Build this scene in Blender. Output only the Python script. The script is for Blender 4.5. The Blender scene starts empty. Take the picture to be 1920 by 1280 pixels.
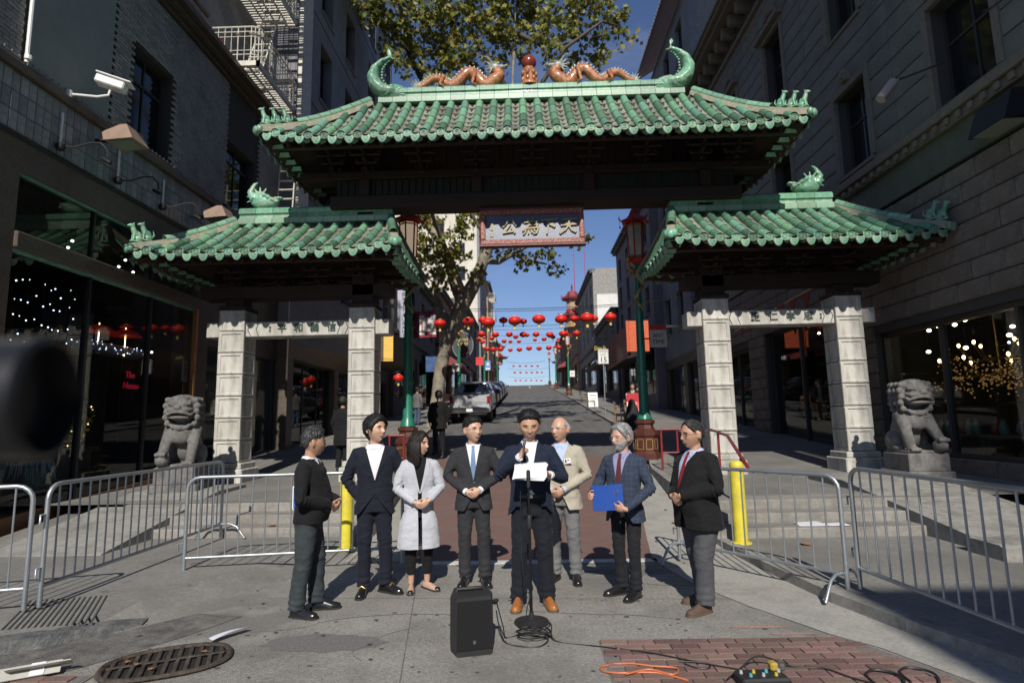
import bpy, bmesh, math, random
import numpy as np
from mathutils import Matrix, Vector, Quaternion, noise
from mathutils.bvhtree import BVHTree
PI = math.pi
R = math.radians
random.seed(7)
SC = bpy.context.scene
COL = SC.collection
# ------------------------------------------------------------------ camera, sky, sun, exposure
cd = bpy.data.cameras.new('camera')
cd.sensor_width = 36.0
cd.lens = 20.625
cd.clip_start, cd.clip_end = 0.05, 3000.0
cd.dof.use_dof = True
cd.dof.focus_distance = 6.2
cd.dof.aperture_fstop = 2.0
cam = bpy.data.objects.new('camera', cd)
COL.objects.link(cam)
cam.matrix_world = (Matrix.Translation((0, 0, 1.66)) @ Matrix.Rotation(R(1.3), 4, 'Z')
     @ Matrix.Rotation(R(97.75), 4, 'X') @ Matrix.Rotation(R(-1.15), 4, 'Z'))
SC.camera = cam
SUN_EL = 38.0
SUN_AZ = 0.6            # degrees the light drifts towards -X while it travels +Y
wd = bpy.data.worlds.new('World')
SC.world = wd
wd.use_nodes = True
wn, wl = wd.node_tree.nodes, wd.node_tree.links
wn.clear()
wo = wn.new('ShaderNodeOutputWorld')
bg = wn.new('ShaderNodeBackground')
sky = wn.new('ShaderNodeTexSky')
sky.sky_type = 'NISHITA'
sky.sun_disc = False
sky.sun_elevation = R(SUN_EL)
sky.sun_rotation = R(180.0 - SUN_AZ)
sky.air_density = 1.0
sky.dust_density = 0.1
sky.ozone_density = 3.5
# thin wisps of cloud over the blue
wtc = wn.new('ShaderNodeTexCoord')
wmp = wn.new('ShaderNodeMapping')
wmp.inputs['Scale'].default_value = (1.0, 1.0, 3.2)
wmp.inputs['Rotation'].default_value = (0.3, 0.5, 0.2)
wnz = wn.new('ShaderNodeTexNoise')
wnz.inputs['Scale'].default_value = 2.3
wnz.inputs['Detail'].default_value = 7
wnz.inputs['Roughness'].default_value = 0.62
wrp = wn.new('ShaderNodeValToRGB')
wrp.color_ramp.elements[0].position = 0.50
wrp.color_ramp.elements[1].position = 0.95
wrp.color_ramp.elements[1].color = (0.45, 0.45, 0.45, 1)
wmx = wn.new('ShaderNodeMixRGB')
wmx.inputs[2].default_value = (6.5, 7.0, 7.8, 1)
wl.new(wtc.outputs['Generated'], wmp.inputs['Vector'])
wl.new(wmp.outputs[0], wnz.inputs['Vector'])
wl.new(wnz.outputs['Fac'], wrp.inputs[0])
wl.new(wrp.outputs[0], wmx.inputs[0])
wl.new(sky.outputs[0], wmx.inputs[1])
wtn = wn.new('ShaderNodeMixRGB')
wtn.blend_type = 'MULTIPLY'
wtn.inputs[0].default_value = 1.0
wtn.inputs[2].default_value = (0.98, 0.98, 1.13, 1)
wl.new(wmx.outputs[0], wtn.inputs[1])
wl.new(wtn.outputs[0], bg.inputs['Color'])
bg.inputs['Strength'].default_value = 0.082
wl.new(bg.outputs[0], wo.inputs['Surface'])
sl = bpy.data.lights.new('sun', 'SUN')
sl.energy = 5.0
sl.angle = R(0.5)
sl.color = (1.0, 0.945, 0.855)
so = bpy.data.objects.new('sun', sl)
COL.objects.link(so)
so.rotation_euler = (R(90 - SUN_EL), 0, R(SUN_AZ))
so.location = (0, -30, 40)
vs = SC.view_settings
vs.view_transform = 'Standard'
vs.look = 'None'
vs.exposure = 0.02
vs.gamma = 1.0
vs.use_curve_mapping = False
SC.cycles.max_bounces = 6
SC.cycles.transparent_max_bounces = 12
SC.cycles.use_denoising = True
SC.cycles.use_adaptive_sampling = True
# ------------------------------------------------------------------ materials
MATS = {}
def mat(name, col, rough=0.7, metal=0.0, var=0.0, vs_=6.0, bump=0.0, bs=40.0, rnd=0.0, dirt=None, ds=2.0, da=0.5,
  emit=None, es=0.0, coat=0.0, spec=0.5, trans=0.0, stretch=None, det=6):
 """procedural principled material: noise variation, bump, per-object variation, stains"""
 if name in MATS:
  return MATS[name]
 m = bpy.data.materials.new(name)
 MATS[name] = m
 m.use_nodes = True
 nt = m.node_tree
 n, l = nt.nodes, nt.links
 b = n['Principled BSDF']
 b.inputs['Roughness'].default_value = rough
 b.inputs['Metallic'].default_value = metal
 b.inputs['Specular IOR Level'].default_value = spec
 if coat:
  b.inputs['Coat Weight'].default_value = coat
  b.inputs['Coat Roughness'].default_value = 0.08
 if trans:
  b.inputs['Transmission Weight'].default_value = trans
 c4 = (*col, 1)
 b.inputs['Base Color'].default_value = c4
 src = None
 tc = n.new('ShaderNodeTexCoord')
 vec = tc.outputs['Object']
 if stretch:
  mp = n.new('ShaderNodeMapping')
  mp.inputs['Scale'].default_value = stretch
  l.new(vec, mp.inputs['Vector'])
  vec = mp.outputs[0]
 if var:
  nz = n.new('ShaderNodeTexNoise')
  nz.inputs['Scale'].default_value = vs_
  nz.inputs['Detail'].default_value = det
  nz.inputs['Roughness'].default_value = 0.65
  l.new(vec, nz.inputs['Vector'])
  rp = n.new('ShaderNodeValToRGB')
  rp.color_ramp.elements[0].position = 0.3
  rp.color_ramp.elements[1].position = 0.7
  rp.color_ramp.elements[0].color = (*[max(0, c * (1 - var)) for c in col], 1)
  rp.color_ramp.elements[1].color = (*[min(1, c * (1 + var)) for c in col], 1)
  l.new(nz.outputs['Fac'], rp.inputs[0])
  src = rp.outputs[0]
 if dirt is not None:
  nz = n.new('ShaderNodeTexNoise')
  nz.inputs['Scale'].default_value = ds
  nz.inputs['Detail'].default_value = 8
  nz.inputs['Roughness'].default_value = 0.7
  l.new(vec, nz.inputs['Vector'])
  rp = n.new('ShaderNodeValToRGB')
  rp.color_ramp.elements[0].position = 0.46
  rp.color_ramp.elements[1].position = 0.68
  rp.color_ramp.elements[1].color = (da, da, da, 1)
  l.new(nz.outputs['Fac'], rp.inputs[0])
  mx = n.new('ShaderNodeMixRGB')
  mx.inputs[1].default_value = c4
  mx.inputs[2].default_value = (*dirt, 1)
  l.new(rp.outputs[0], mx.inputs[0])
  if src:
   l.new(src, mx.inputs[1])
  src = mx.outputs[0]
 if rnd:
  oi = n.new('ShaderNodeObjectInfo')
  hs = n.new('ShaderNodeHueSaturation')
  hs.inputs['Color'].default_value = c4
  ma = n.new('ShaderNodeMapRange')
  ma.inputs[3].default_value = 1 - rnd
  ma.inputs[4].default_value = 1 + rnd
  l.new(oi.outputs['Random'], ma.inputs[0])
  l.new(ma.outputs[0], hs.inputs['Value'])
  mb = n.new('ShaderNodeMapRange')
  mb.inputs[3].default_value = 0.5 - rnd * 0.06
  mb.inputs[4].default_value = 0.5 + rnd * 0.06
  ml = n.new('ShaderNodeMath')
  ml.operation = 'MULTIPLY'
  ml.inputs[1].default_value = 7.31
  fr = n.new('ShaderNodeMath')
  fr.operation = 'FRACT'
  l.new(oi.outputs['Random'], ml.inputs[0])
  l.new(ml.outputs[0], fr.inputs[0])
  l.new(fr.outputs[0], mb.inputs[0])
  l.new(mb.outputs[0], hs.inputs['Hue'])
  if src:
   l.new(src, hs.inputs['Color'])
  src = hs.outputs[0]
 if src:
  l.new(src, b.inputs['Base Color'])
 if bump:
  nb = n.new('ShaderNodeTexNoise')
  nb.inputs['Scale'].default_value = bs
  nb.inputs['Detail'].default_value = 5
  l.new(vec, nb.inputs['Vector'])
  bp = n.new('ShaderNodeBump')
  bp.inputs['Strength'].default_value = bump
  bp.inputs['Distance'].default_value = 0.02
  l.new(nb.outputs['Fac'], bp.inputs['Height'])
  l.new(bp.outputs[0], b.inputs['Normal'])
 if emit:
  b.inputs['Emission Color'].default_value = (*emit, 1)
  b.inputs['Emission Strength'].default_value = es
 return m
def layer(m, col, scale, lo, hi, amt, stretch=(1, 1, 1), det=6):
 """add one more field of stains to a material"""
 n, l = m.node_tree.nodes, m.node_tree.links
 b = n['Principled BSDF'].inputs['Base Color']
 tc = n.new('ShaderNodeTexCoord')
 mp = n.new('ShaderNodeMapping')
 mp.inputs['Scale'].default_value = stretch
 nz = n.new('ShaderNodeTexNoise')
 nz.inputs['Scale'].default_value = scale
 nz.inputs['Detail'].default_value = det
 rp = n.new('ShaderNodeValToRGB')
 rp.color_ramp.elements[0].position, rp.color_ramp.elements[1].position = lo, hi
 rp.color_ramp.elements[1].color = (amt, amt, amt, 1)
 mx = n.new('ShaderNodeMixRGB')
 mx.inputs[1].default_value = b.default_value
 mx.inputs[2].default_value = (*col, 1)
 l.new(tc.outputs['Object'], mp.inputs[0])
 l.new(mp.outputs[0], nz.inputs['Vector'])
 l.new(nz.outputs['Fac'], rp.inputs[0])
 l.new(rp.outputs[0], mx.inputs[0])
 if b.links:
  l.new(b.links[0].from_socket, mx.inputs[1])
 l.new(mx.outputs[0], b)
def glass_mat(name, tint=(0.75, 0.8, 0.8), refl=1.0):
 """window pane: see-through with a fresnel reflection"""
 m = bpy.data.materials.new(name)
 m.use_nodes = True
 n, l = m.node_tree.nodes, m.node_tree.links
 n.clear()
 o = n.new('ShaderNodeOutputMaterial')
 t = n.new('ShaderNodeBsdfTransparent')
 t.inputs[0].default_value = (*tint, 1)
 g = n.new('ShaderNodeBsdfGlossy')
 g.inputs['Roughness'].default_value = 0.02
 g.inputs[0].default_value = (refl, refl, refl, 1)
 f = n.new('ShaderNodeFresnel')
 f.inputs[0].default_value = 1.5
 x = n.new('ShaderNodeMixShader')
 ge = n.new('ShaderNodeNewGeometry')
 mu = n.new('ShaderNodeMath')
 mu.operation = 'MULTIPLY_ADD'
 mu.inputs[1].default_value = -1.0
 mu.inputs[2].default_value = 1.0
 l.new(ge.outputs['Backfacing'], mu.inputs[0])
 m2 = n.new('ShaderNodeMath')
 m2.operation = 'MULTIPLY'
 l.new(mu.outputs[0], m2.inputs[0])
 l.new(f.outputs[0], m2.inputs[1])
 l.new(m2.outputs[0], x.inputs[0])
 l.new(t.outputs[0], x.inputs[1])
 l.new(g.outputs[0], x.inputs[2])
 l.new(x.outputs[0], o.inputs[0])
 MATS[name] = m
 return m
# ------------------------------------------------------------------ mesh builder
class MB:
 def __init__(s, T=None):
  s.v, s.f, s.mi = [], [], []
  s.T = T or Matrix()
  s.m = 0
 def add(s, vs, fs):
  k = len(s.v)
  T = s.T
  s.v.extend([tuple(T @ Vector(p)) for p in vs])
  s.f.extend([tuple(k + i for i in f) for f in fs])
  s.mi.extend([s.m] * len(fs))
  return s
 def box(s, c, d, b=0.0, rz=0.0):
  hx, hy, hz = d[0] / 2, d[1] / 2, d[2] / 2
  if not b:
   P = [(x, y, z) for x in (-hx, hx) for y in (-hy, hy) for z in (-hz, hz)]
   F = [(0, 1, 3, 2), (4, 6, 7, 5), (0, 4, 5, 1), (2, 3, 7, 6), (0, 2, 6, 4), (1, 5, 7, 3)]
  else:
   b = min(b, hx * .9, hy * .9, hz * .9)
   P, idx = [], {}
   for sx in (-1, 1):
    for sy in (-1, 1):
     for sz in (-1, 1):
      for a in range(3):
       q = [sx * hx, sy * hy, sz * hz]
       for j, (sg, h) in enumerate(((sx, hx), (sy, hy), (sz, hz))):
        if j != a:
         q[j] = sg * (h - b)
       idx[(sx, sy, sz, a)] = len(P)
       P.append(tuple(q))
   F = []
   I = idx
   for a in range(3):
    o = [j for j in range(3) if j != a]
    for sg in (-1, 1):
     q = []
     for u, v in ((-1, -1), (1, -1), (1, 1), (-1, 1)):
      k = [0, 0, 0]
      k[a], k[o[0]], k[o[1]] = sg, u, v
      q.append(I[(*k, a)])
     F.append(tuple(q))
    for u in (-1, 1):
     for v in (-1, 1):
      k = [0, 0, 0]
      k[o[0]], k[o[1]] = u, v
      k1, k2 = k[:], k[:]
      k1[a], k2[a] = -1, 1
      F.append((I[(*k1, o[0])], I[(*k2, o[0])], I[(*k2, o[1])], I[(*k1, o[1])]))
   for sx in (-1, 1):
    for sy in (-1, 1):
     for sz in (-1, 1):
      F.append(tuple(I[(sx, sy, sz, a)] for a in range(3)))
  M = Matrix.Translation(c) @ Matrix.Rotation(rz, 4, 'Z') if rz else Matrix.Translation(c)
  return s.add([tuple(M @ Vector(p)) for p in P], F)
 def bx(s, x0, x1, y0, y1, z0, z1, b=0.0):
  return s.box(((x0 + x1) / 2, (y0 + y1) / 2, (z0 + z1) / 2), (abs(x1 - x0), abs(y1 - y0), abs(z1 - z0)), b)
 def quad(s, a, b, c, d):
  return s.add([a, b, c, d], [(0, 1, 2, 3)])
 def tube(s, pts, r, n=8, cap=True, flat=1.0, closed=False):
  """sweep a circle along pts; r may be a list"""
  P = [Vector(p) for p in pts]
  N = len(P)
  rr = r if isinstance(r, (list, tuple)) else [r] * N
  vs, fs = [], []
  t0 = None
  for i in range(N):
   if closed:
    t = (P[(i + 1) % N] - P[i - 1]).normalized()
   else:
    t = (P[min(i + 1, N - 1)] - P[max(i - 1, 0)]).normalized()
   if t0 is None:
    up = Vector((0, 0, 1)) if abs(t.z) < 0.9 else Vector((1, 0, 0))
    x = up.cross(t).normalized()
   else:
    x = (x - t * x.dot(t))
    x = x.normalized() if x.length > 1e-6 else Vector((1, 0, 0))
   t0 = t
   y = t.cross(x)
   for k in range(n):
    a = 2 * PI * k / n
    vs.append(P[i] + x * (rr[i] * math.cos(a)) + y * (rr[i] * math.sin(a) * flat))
  for i in range(N if closed else N - 1):
   for k in range(n):
    j = (i + 1) % N
    fs.append((i * n + k, i * n + (k + 1) % n, j * n + (k + 1) % n, j * n + k))
  if cap and not closed:
   fs.append(tuple(range(n - 1, -1, -1)))
   fs.append(tuple((N - 1) * n + k for k in range(n)))
  return s.add(vs, fs)
 def cyl(s, a, b, r, n=12, r2=None):
  return s.tube([a, b], [r, r if r2 is None else r2], n)
 def lathe(s, prof, n=16, c=(0, 0, 0), a0=0.0):
  vs, fs = [], []
  m = len(prof)
  for (r, z) in prof:
   for k in range(n):
    a = 2 * PI * k / n + a0
    vs.append((c[0] + r * math.cos(a), c[1] + r * math.sin(a), c[2] + z))
  for i in range(m - 1):
   for k in range(n):
    fs.append((i * n + k, i * n + (k + 1) % n, (i + 1) * n + (k + 1) % n, (i + 1) * n + k))
  fs.append(tuple(range(n - 1, -1, -1)))
  fs.append(tuple((m - 1) * n + k for k in range(n)))
  return s.add(vs, fs)
 def ell(s, c, r, nu=12, nv=8, M=None):
  vs, fs = [], []
  r = r if isinstance(r, (list, tuple)) else (r, r, r)
  for j in range(1, nv):
   p = PI * j / nv
   for i in range(nu):
    a = 2 * PI * i / nu
    vs.append(Vector((r[0] * math.sin(p) * math.cos(a), r[1] * math.sin(p) * math.sin(a), r[2] * math.cos(p))))
  vs.append(Vector((0, 0, r[2])))
  vs.append(Vector((0, 0, -r[2])))
  if M:
   vs = [M @ v for v in vs]
  vs = [v + Vector(c) for v in vs]
  for j in range(nv - 2):
   for i in range(nu):
    fs.append((j * nu + i, (j + 1) * nu + i, (j + 1) * nu + (i + 1) % nu, j * nu + (i + 1) % nu))
  T, B = len(vs) - 2, len(vs) - 1
  for i in range(nu):
   fs.append((T, i, (i + 1) % nu))
   fs.append((B, (nv - 2) * nu + (i + 1) % nu, (nv - 2) * nu + i))
  return s.add(vs, fs)
 def loft(s, rings, cap=True):
  """rings: equal-length loops of points"""
  n = len(rings[0])
  vs = [p for r in rings for p in r]
  fs = []
  for i in range(len(rings) - 1):
   for k in range(n):
    fs.append((i * n + k, i * n + (k + 1) % n, (i + 1) * n + (k + 1) % n, (i + 1) * n + k))
  if cap:
   fs.append(tuple(range(n - 1, -1, -1)))
   fs.append(tuple((len(rings) - 1) * n + k for k in range(n)))
  return s.add(vs, fs)
 def prism(s, poly, d, axis='z', o=0.0):
  """extrude a 2D polygon by d along an axis starting at o"""
  n = len(poly)
  def p3(u, v, w):
   return {'z': (u, v, w), 'y': (u, w, v), 'x': (w, u, v)}[axis]
  vs = [p3(u, v, o) for u, v in poly] + [p3(u, v, o + d) for u, v in poly]
  fs = [tuple(range(n - 1, -1, -1)), tuple(range(n, 2 * n))]
  fs += [(i, (i + 1) % n, n + (i + 1) % n, n + i) for i in range(n)]
  return s.add(vs, fs)
 def mesh(s, name, mats=(), smooth=False, ang=40):
  me = bpy.data.meshes.new(name)
  me.from_pydata(s.v, [], s.f)
  if isinstance(mats, bpy.types.Material):
   mats = (mats,)
  for m in mats:
   me.materials.append(m)
  if len(mats) > 1:
   me.polygons.foreach_set('material_index', s.mi)
  fixn(me)
  if smooth:
   shade(me, ang)
  return me
def fixn(me):
 bm = bmesh.new()
 bm.from_mesh(me)
 bmesh.ops.recalc_face_normals(bm, faces=bm.faces)
 bm.to_mesh(me)
 bm.free()
def shade(me, ang=40):
 me.polygons.foreach_set('use_smooth', [True] * len(me.polygons))
 if ang < 180:
  me.set_sharp_from_angle(angle=R(ang))
def link(name, data, parent=None, loc=None, rz=0.0, M=None):
 o = bpy.data.objects.new(name, data)
 COL.objects.link(o)
 if M is not None:
  o.matrix_local = M
 else:
  if loc is not None:
   o.location = loc
  if rz:
   o.rotation_euler = (0, 0, rz)
 if parent is not None:
  o.parent = parent
  w = parent.get('_o')
  if w is not None:
   o.matrix_parent_inverse = Matrix.Translation((-w[0], -w[1], -w[2]))
 return o
def part(name, mb, m, parent, smooth=False, ang=40, loc=None, kind=None, label=None):
 o = link(name, mb.mesh(name, m, smooth, ang), parent, loc)
 if kind:
  o['kind'] = kind
 if label:
  o['label'] = label
 return o
def tag(o, label=None, cat=None, group=None, kind=None):
 for k, v in (('label', label), ('category', cat), ('group', group), ('kind', kind)):
  if v:
   o[k] = v
 return o
def thing(name, label, cat, loc=(0, 0, 0), rz=0.0, group=None, sc=None, world=False):
 """an Empty at the base; world=True lets the children be written in world coordinates"""
 o = bpy.data.objects.new(name, None)
 COL.objects.link(o)
 o.empty_display_size = 0.2
 o.location = loc
 o.rotation_euler = (0, 0, rz)
 if sc:
  o.scale = (sc, sc, sc) if not isinstance(sc, (tuple, list)) else sc
 if world:
  o['_o'] = list(loc)
 return tag(o, label, cat, group)
def solo(name, mb, m, label, cat, group=None, smooth=False, ang=40, loc=None, rz=0.0):
 return tag(link(name, mb.mesh(name, m, smooth, ang), None, loc, rz), label, cat, group)
def struct(name, mb, m, parent=None, smooth=False):
 o = part(name, mb, m, parent, smooth)
 o['kind'] = 'structure'
 return o
def copy_tree(o, parent=None):
 c = o.copy()
 COL.objects.link(c)
 if parent is not None:
  pi = o.matrix_parent_inverse.copy()
  c.parent = parent
  c.matrix_parent_inverse = pi
 for ch in o.children:
  copy_tree(ch, c)
 return c
def frame(o, u, v):
 """matrix with local x along u, y along v, z along u x v"""
 u, v = Vector(u).normalized(), Vector(v).normalized()
 w = u.cross(v)
 return Matrix(((u.x, v.x, w.x, o[0]), (u.y, v.y, w.y, o[1]), (u.z, v.z, w.z, o[2]), (0, 0, 0, 1)))
def text_mb(body, h, d=0.004, T=None, width=None, align='CENTER', shear=0.0, bold=0.0, T0=None):
 """lettering as a solid mesh, local plane XY facing +Z, scaled to height h of the font size, optionally squeezed to width"""
 cu = bpy.data.curves.new('lettering', 'FONT')
 cu.body = body
 cu.size = h
 cu.extrude = d
 cu.align_x = align
 cu.align_y = 'CENTER'
 cu.shear = shear
 cu.offset = bold
 cu.resolution_u = 2
 o = bpy.data.objects.new('lettering', cu)
 COL.objects.link(o)
 dg = bpy.context.evaluated_depsgraph_get()
 me = bpy.data.meshes.new_from_object(o.evaluated_get(dg))
 bpy.data.objects.remove(o)
 bpy.data.curves.remove(cu)
 V = [v.co.copy() for v in me.vertices]
 F = [tuple(p.vertices) for p in me.polygons]
 bpy.data.meshes.remove(me)
 mb = MB(T)
 if V:
  xs = [v.x for v in V]
  k = width / (max(xs) - min(xs)) if width else 1.0
  mb.add([((v.x) * k, v.y, v.z) for v in V], F)
 return mb
def remesh(mb, vox, smooth=2, dec=None, disp=None):
 """fuse overlapping closed solids into one continuous skin"""
 me = bpy.data.meshes.new('tmp')
 me.from_pydata(mb.v, [], mb.f)
 fixn(me)
 o = bpy.data.objects.new('tmp', me)
 COL.objects.link(o)
 r = o.modifiers.new('r', 'REMESH')
 r.mode = 'VOXEL'
 r.voxel_size = vox
 r.adaptivity = 0
 if smooth:
  s = o.modifiers.new('s', 'SMOOTH')
  s.factor = 0.5
  s.iterations = smooth
 if dec:
  d = o.modifiers.new('d', 'DECIMATE')
  d.ratio = dec
 dg = bpy.context.evaluated_depsgraph_get()
 out = bpy.data.meshes.new_from_object(o.evaluated_get(dg))
 bpy.data.objects.remove(o)
 bpy.data.meshes.remove(me)
 if disp:
  n = len(out.vertices)
  nr = [v.normal.copy() for v in out.vertices]
  for v, q in zip(out.vertices, nr):
   v.co = v.co + q * disp(v.co)
 shade(out, 180)
 return out
def mesh_obj(name, me, m, parent, label=None):
 me.name = name
 me.materials.clear()
 for x in (m if isinstance(m, (list, tuple)) else [m]):
  me.materials.append(x)
 o = link(name, me, parent)
 if label:
  o['label'] = label
 return o
def road_z(y):
 return 0.0 if y < 7 else (0.078 * (y - 7) ** 2 / 4 if y < 9 else (0.078 * (y - 8.0) if y < 130 else 9.516 - 0.05 * (y - 130)))
# ================================================================== GROUND
M_CONC = mat('street_concrete', (0.275, 0.263, 0.237), 0.9, var=0.34, vs_=34, bump=0.75, bs=90, dirt=(0.10, 0.095, 0.088), ds=0.8, da=0.62, det=9)
M_WALK = mat('sidewalk_concrete', (0.205, 0.198, 0.182), 0.9, var=0.22, vs_=26, bump=0.4, bs=120, dirt=(0.10, 0.095, 0.09), ds=1.1, da=0.5)
M_STEP = mat('step_stone', (0.265, 0.25, 0.225), 0.85, var=0.18, vs_=18, bump=0.3, bs=70, dirt=(0.11, 0.10, 0.09), ds=1.6, da=0.6)
M_GUT = mat('gutter_concrete', (0.33, 0.32, 0.29), 0.9, var=0.18, vs_=30, bump=0.3, bs=90, dirt=(0.14, 0.13, 0.12), ds=1.8, da=0.5)
M_ASPH = mat('asphalt', (0.125, 0.122, 0.118), 0.9, var=0.22, vs_=2.2, bump=0.4, bs=160, dirt=(0.06, 0.06, 0.06), ds=0.5, da=0.5, stretch=(1.6, 0.22, 1))
M_CURB = mat('curb_concrete', (0.27, 0.26, 0.235), 0.88, var=0.2, vs_=14, bump=0.3, bs=60, dirt=(0.09, 0.085, 0.08), ds=2.6, da=0.7)
M_CURBD = mat('dark_curb', (0.085, 0.088, 0.088), 0.8, var=0.5, vs_=12, bump=0.6, bs=50, dirt=(0.22, 0.21, 0.20), ds=7, da=0.6)
M_WHITE = mat('road_paint', (0.62, 0.61, 0.57), 0.75, var=0.15, vs_=14, dirt=(0.3, 0.28, 0.26), ds=5, da=0.7)
M_BRICK = mat('paver_brick', (0.19, 0.115, 0.095), 0.88, var=0.22, vs_=20, bump=0.5, bs=90, rnd=0.32, dirt=(0.11, 0.095, 0.09), ds=5.0, da=0.75)
M_JOINT = mat('brick_joint', (0.16, 0.14, 0.13), 0.95, var=0.3, vs_=30)
layer(M_CONC, (.13, .125, .118), .45, .50, .62, .55)
layer(M_CONC, (.36, .35, .325), 2.6, .56, .72, .5)
layer(M_CONC, (.06, .058, .056), 5.5, .66, .74, .6)
layer(M_WALK, (.115, .11, .10), .7, .50, .66, .5)
layer(M_WALK, (.07, .066, .06), 6, .66, .74, .55)
layer(M_STEP, (.10, .095, .085), 2.2, .5, .7, .6, (.4, 1, 3))
def brick_paving_mat():
 m = mat('brick_paving', (0.2, 0.11, 0.09), 0.88, bump=0.3, bs=90)
 n, l = m.node_tree.nodes, m.node_tree.links
 tc = n.new('ShaderNodeTexCoord')
 br = n.new('ShaderNodeTexBrick')
 br.inputs['Scale'].default_value = 1.0
 br.inputs['Brick Width'].default_value = 0.2
 br.inputs['Row Height'].default_value = 0.1
 br.inputs['Mortar Size'].default_value = 0.006
 br.inputs['Color1'].default_value = (0.175, 0.092, 0.074, 1)
 br.inputs['Color2'].default_value = (0.145, 0.082, 0.068, 1)
 br.inputs['Mortar'].default_value = (0.135, 0.115, 0.10, 1)
 l.new(tc.outputs['Object'], br.inputs['Vector'])
 nz = n.new('ShaderNodeTexNoise')
 nz.inputs['Scale'].default_value = 1.7
 nz.inputs['Detail'].default_value = 9
 nz.inputs['Roughness'].default_value = 0.7
 l.new(tc.outputs['Object'], nz.inputs['Vector'])
 rp = n.new('ShaderNodeValToRGB')
 rp.color_ramp.elements[0].position = 0.45
 rp.color_ramp.elements[1].position = 0.75
 rp.color_ramp.elements[1].color = (0.65, 0.65, 0.65, 1)
 l.new(nz.outputs['Fac'], rp.inputs[0])
 mx = n.new('ShaderNodeMixRGB')
 mx.inputs[2].default_value = (0.15, 0.13, 0.12, 1)
 l.new(rp.outputs[0], mx.inputs[0])
 l.new(br.outputs['Color'], mx.inputs[1])
 l.new(mx.outputs[0], n['Principled BSDF'].inputs['Base Color'])
 return m
M_BPAVE = brick_paving_mat()
mb = MB()
mb.quad((-900, -900, -0.6), (900, -900, -0.6), (900, 900, -0.6), (-900, 900, -0.6))
struct('ground', mb, mat('far_ground', (0.12, 0.115, 0.105), 0.95, var=0.2, vs_=0.1))
mb = MB()
mb.add([(-40, -14, 0), (40, -14, 0), (40, 9.0, 0), (-40, 9.0, 0)], [(0, 1, 2, 3)])
struct('street', mb, M_CONC)
def ribbon(ys, xl, xr, dz, n=1):
 """sheet between two edge functions following the hill"""
 mb = MB()
 vs, fs = [], []
 for y in ys:
  for k in range(n + 1):
   vs.append((xl(y) + (xr(y) - xl(y)) * k / n, y, road_z(y) + dz))
 w = n + 1
 for i in range(len(ys) - 1):
  for k in range(n):
   fs.append((i * w + k, i * w + k + 1, (i + 1) * w + k + 1, (i + 1) * w + k))
 return mb.add(vs, fs)
def pl(pts):
 def f(y):
  if y <= pts[0][1]:
   return pts[0][0]
  for (a, ya), (b, yb) in zip(pts, pts[1:]):
   if y <= yb:
    return a + (b - a) * (y - ya) / (yb - ya)
  return pts[-1][0]
 return f
curbR = pl([(2.42, 8.3), (2.42, 9), (2.78, 13.75), (3.3, 16.6), (3.62, 20), (3.75, 25), (4.0, 60), (4.1, 130)])
curbL = pl([(-2.25, 8.3), (-2.25, 9), (-2.62, 13.75), (-3.1, 16.6), (-3.7, 20), (-4.05, 25), (-4.1, 130)])
brkR = pl([(1.46, 7.36), (1.68, 8.9), (2.28, 12.95), (2.9, 16.6)])
brkL = pl([(-1.38, 7.36), (-1.6, 9), (-2.0, 14.3), (-2.6, 16.6)])
ys0 = [7.36 + 0.25 * i for i in range(38)]
ysF = [16.6 + 1.5 * i for i in range(77)] + [135, 150, 200]
struct('brick_road', ribbon(ys0, brkL, brkR, 0.008, 2), M_BPAVE)
struct('gutter', ribbon(ys0, brkR, lambda y: curbR(y) + 0.02, 0.005), M_GUT)
struct('gutter', ribbon(ys0, lambda y: curbL(y) - 0.02, brkL, 0.005), M_GUT)
struct('road', ribbon(ysF, lambda y: curbL(y) - 0.02, lambda y: curbR(y) + 0.02, 0.004, 4), M_ASPH)
mb = MB()
mb.bx(-1.3, 1.5, 7.2, 7.36, 0.0, 0.006)
struct('stop_line', mb, M_WHITE)
mb = ribbon([100, 106, 112, 118], lambda y: 0.55, lambda y: 0.75, 0.02)
struct('lane_line', mb, M_WHITE)
# curb-line polygons of the two corners
cR = [(3.7, 2.6), (3.4, 3.3), (3.12, 4.06), (2.87, 4.83), (2.68, 5.57), (2.55, 6.6), (2.47, 7.6), (2.42, 8.4)]
gR = [(3.2, 2.6), (3.0, 3.3), (2.7, 4.03), (2.49, 4.52), (2.28, 4.79), (1.91, 5.52), (1.61, 6.33), (1.44, 7.37)]
mb = MB()
for i in range(len(cR) - 1):
 mb.quad((*gR[i], 0.006), (*cR[i], 0.006), (*cR[i + 1], 0.006), (*gR[i + 1], 0.006))
struct('gutter', mb, M_GUT)
def corner(outer, inner, far, z, zo=-0.02):
 mb = MB()
 n = len(outer)
 vs = [(x, y, zo) for x, y in outer] + [(x, y, z) for x, y in inner] + [(x, y, z) for x, y in far]
 fs = [(i, i + 1, n + i + 1, n + i) for i in range(n - 1)]
 fs += [tuple(range(n, 2 * n)) + tuple(range(2 * n + len(far) - 1, 2 * n - 1, -1))]
 return mb.add(vs, fs)
inR = [(x + (0.025 if y < 6 else 0.03), y + 0.01) for x, y in cR]
struct('sidewalk', corner(cR, inR, [(30, 2.6), (30, 8.4)], 0.09), M_WALK)
mb = MB()
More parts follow.
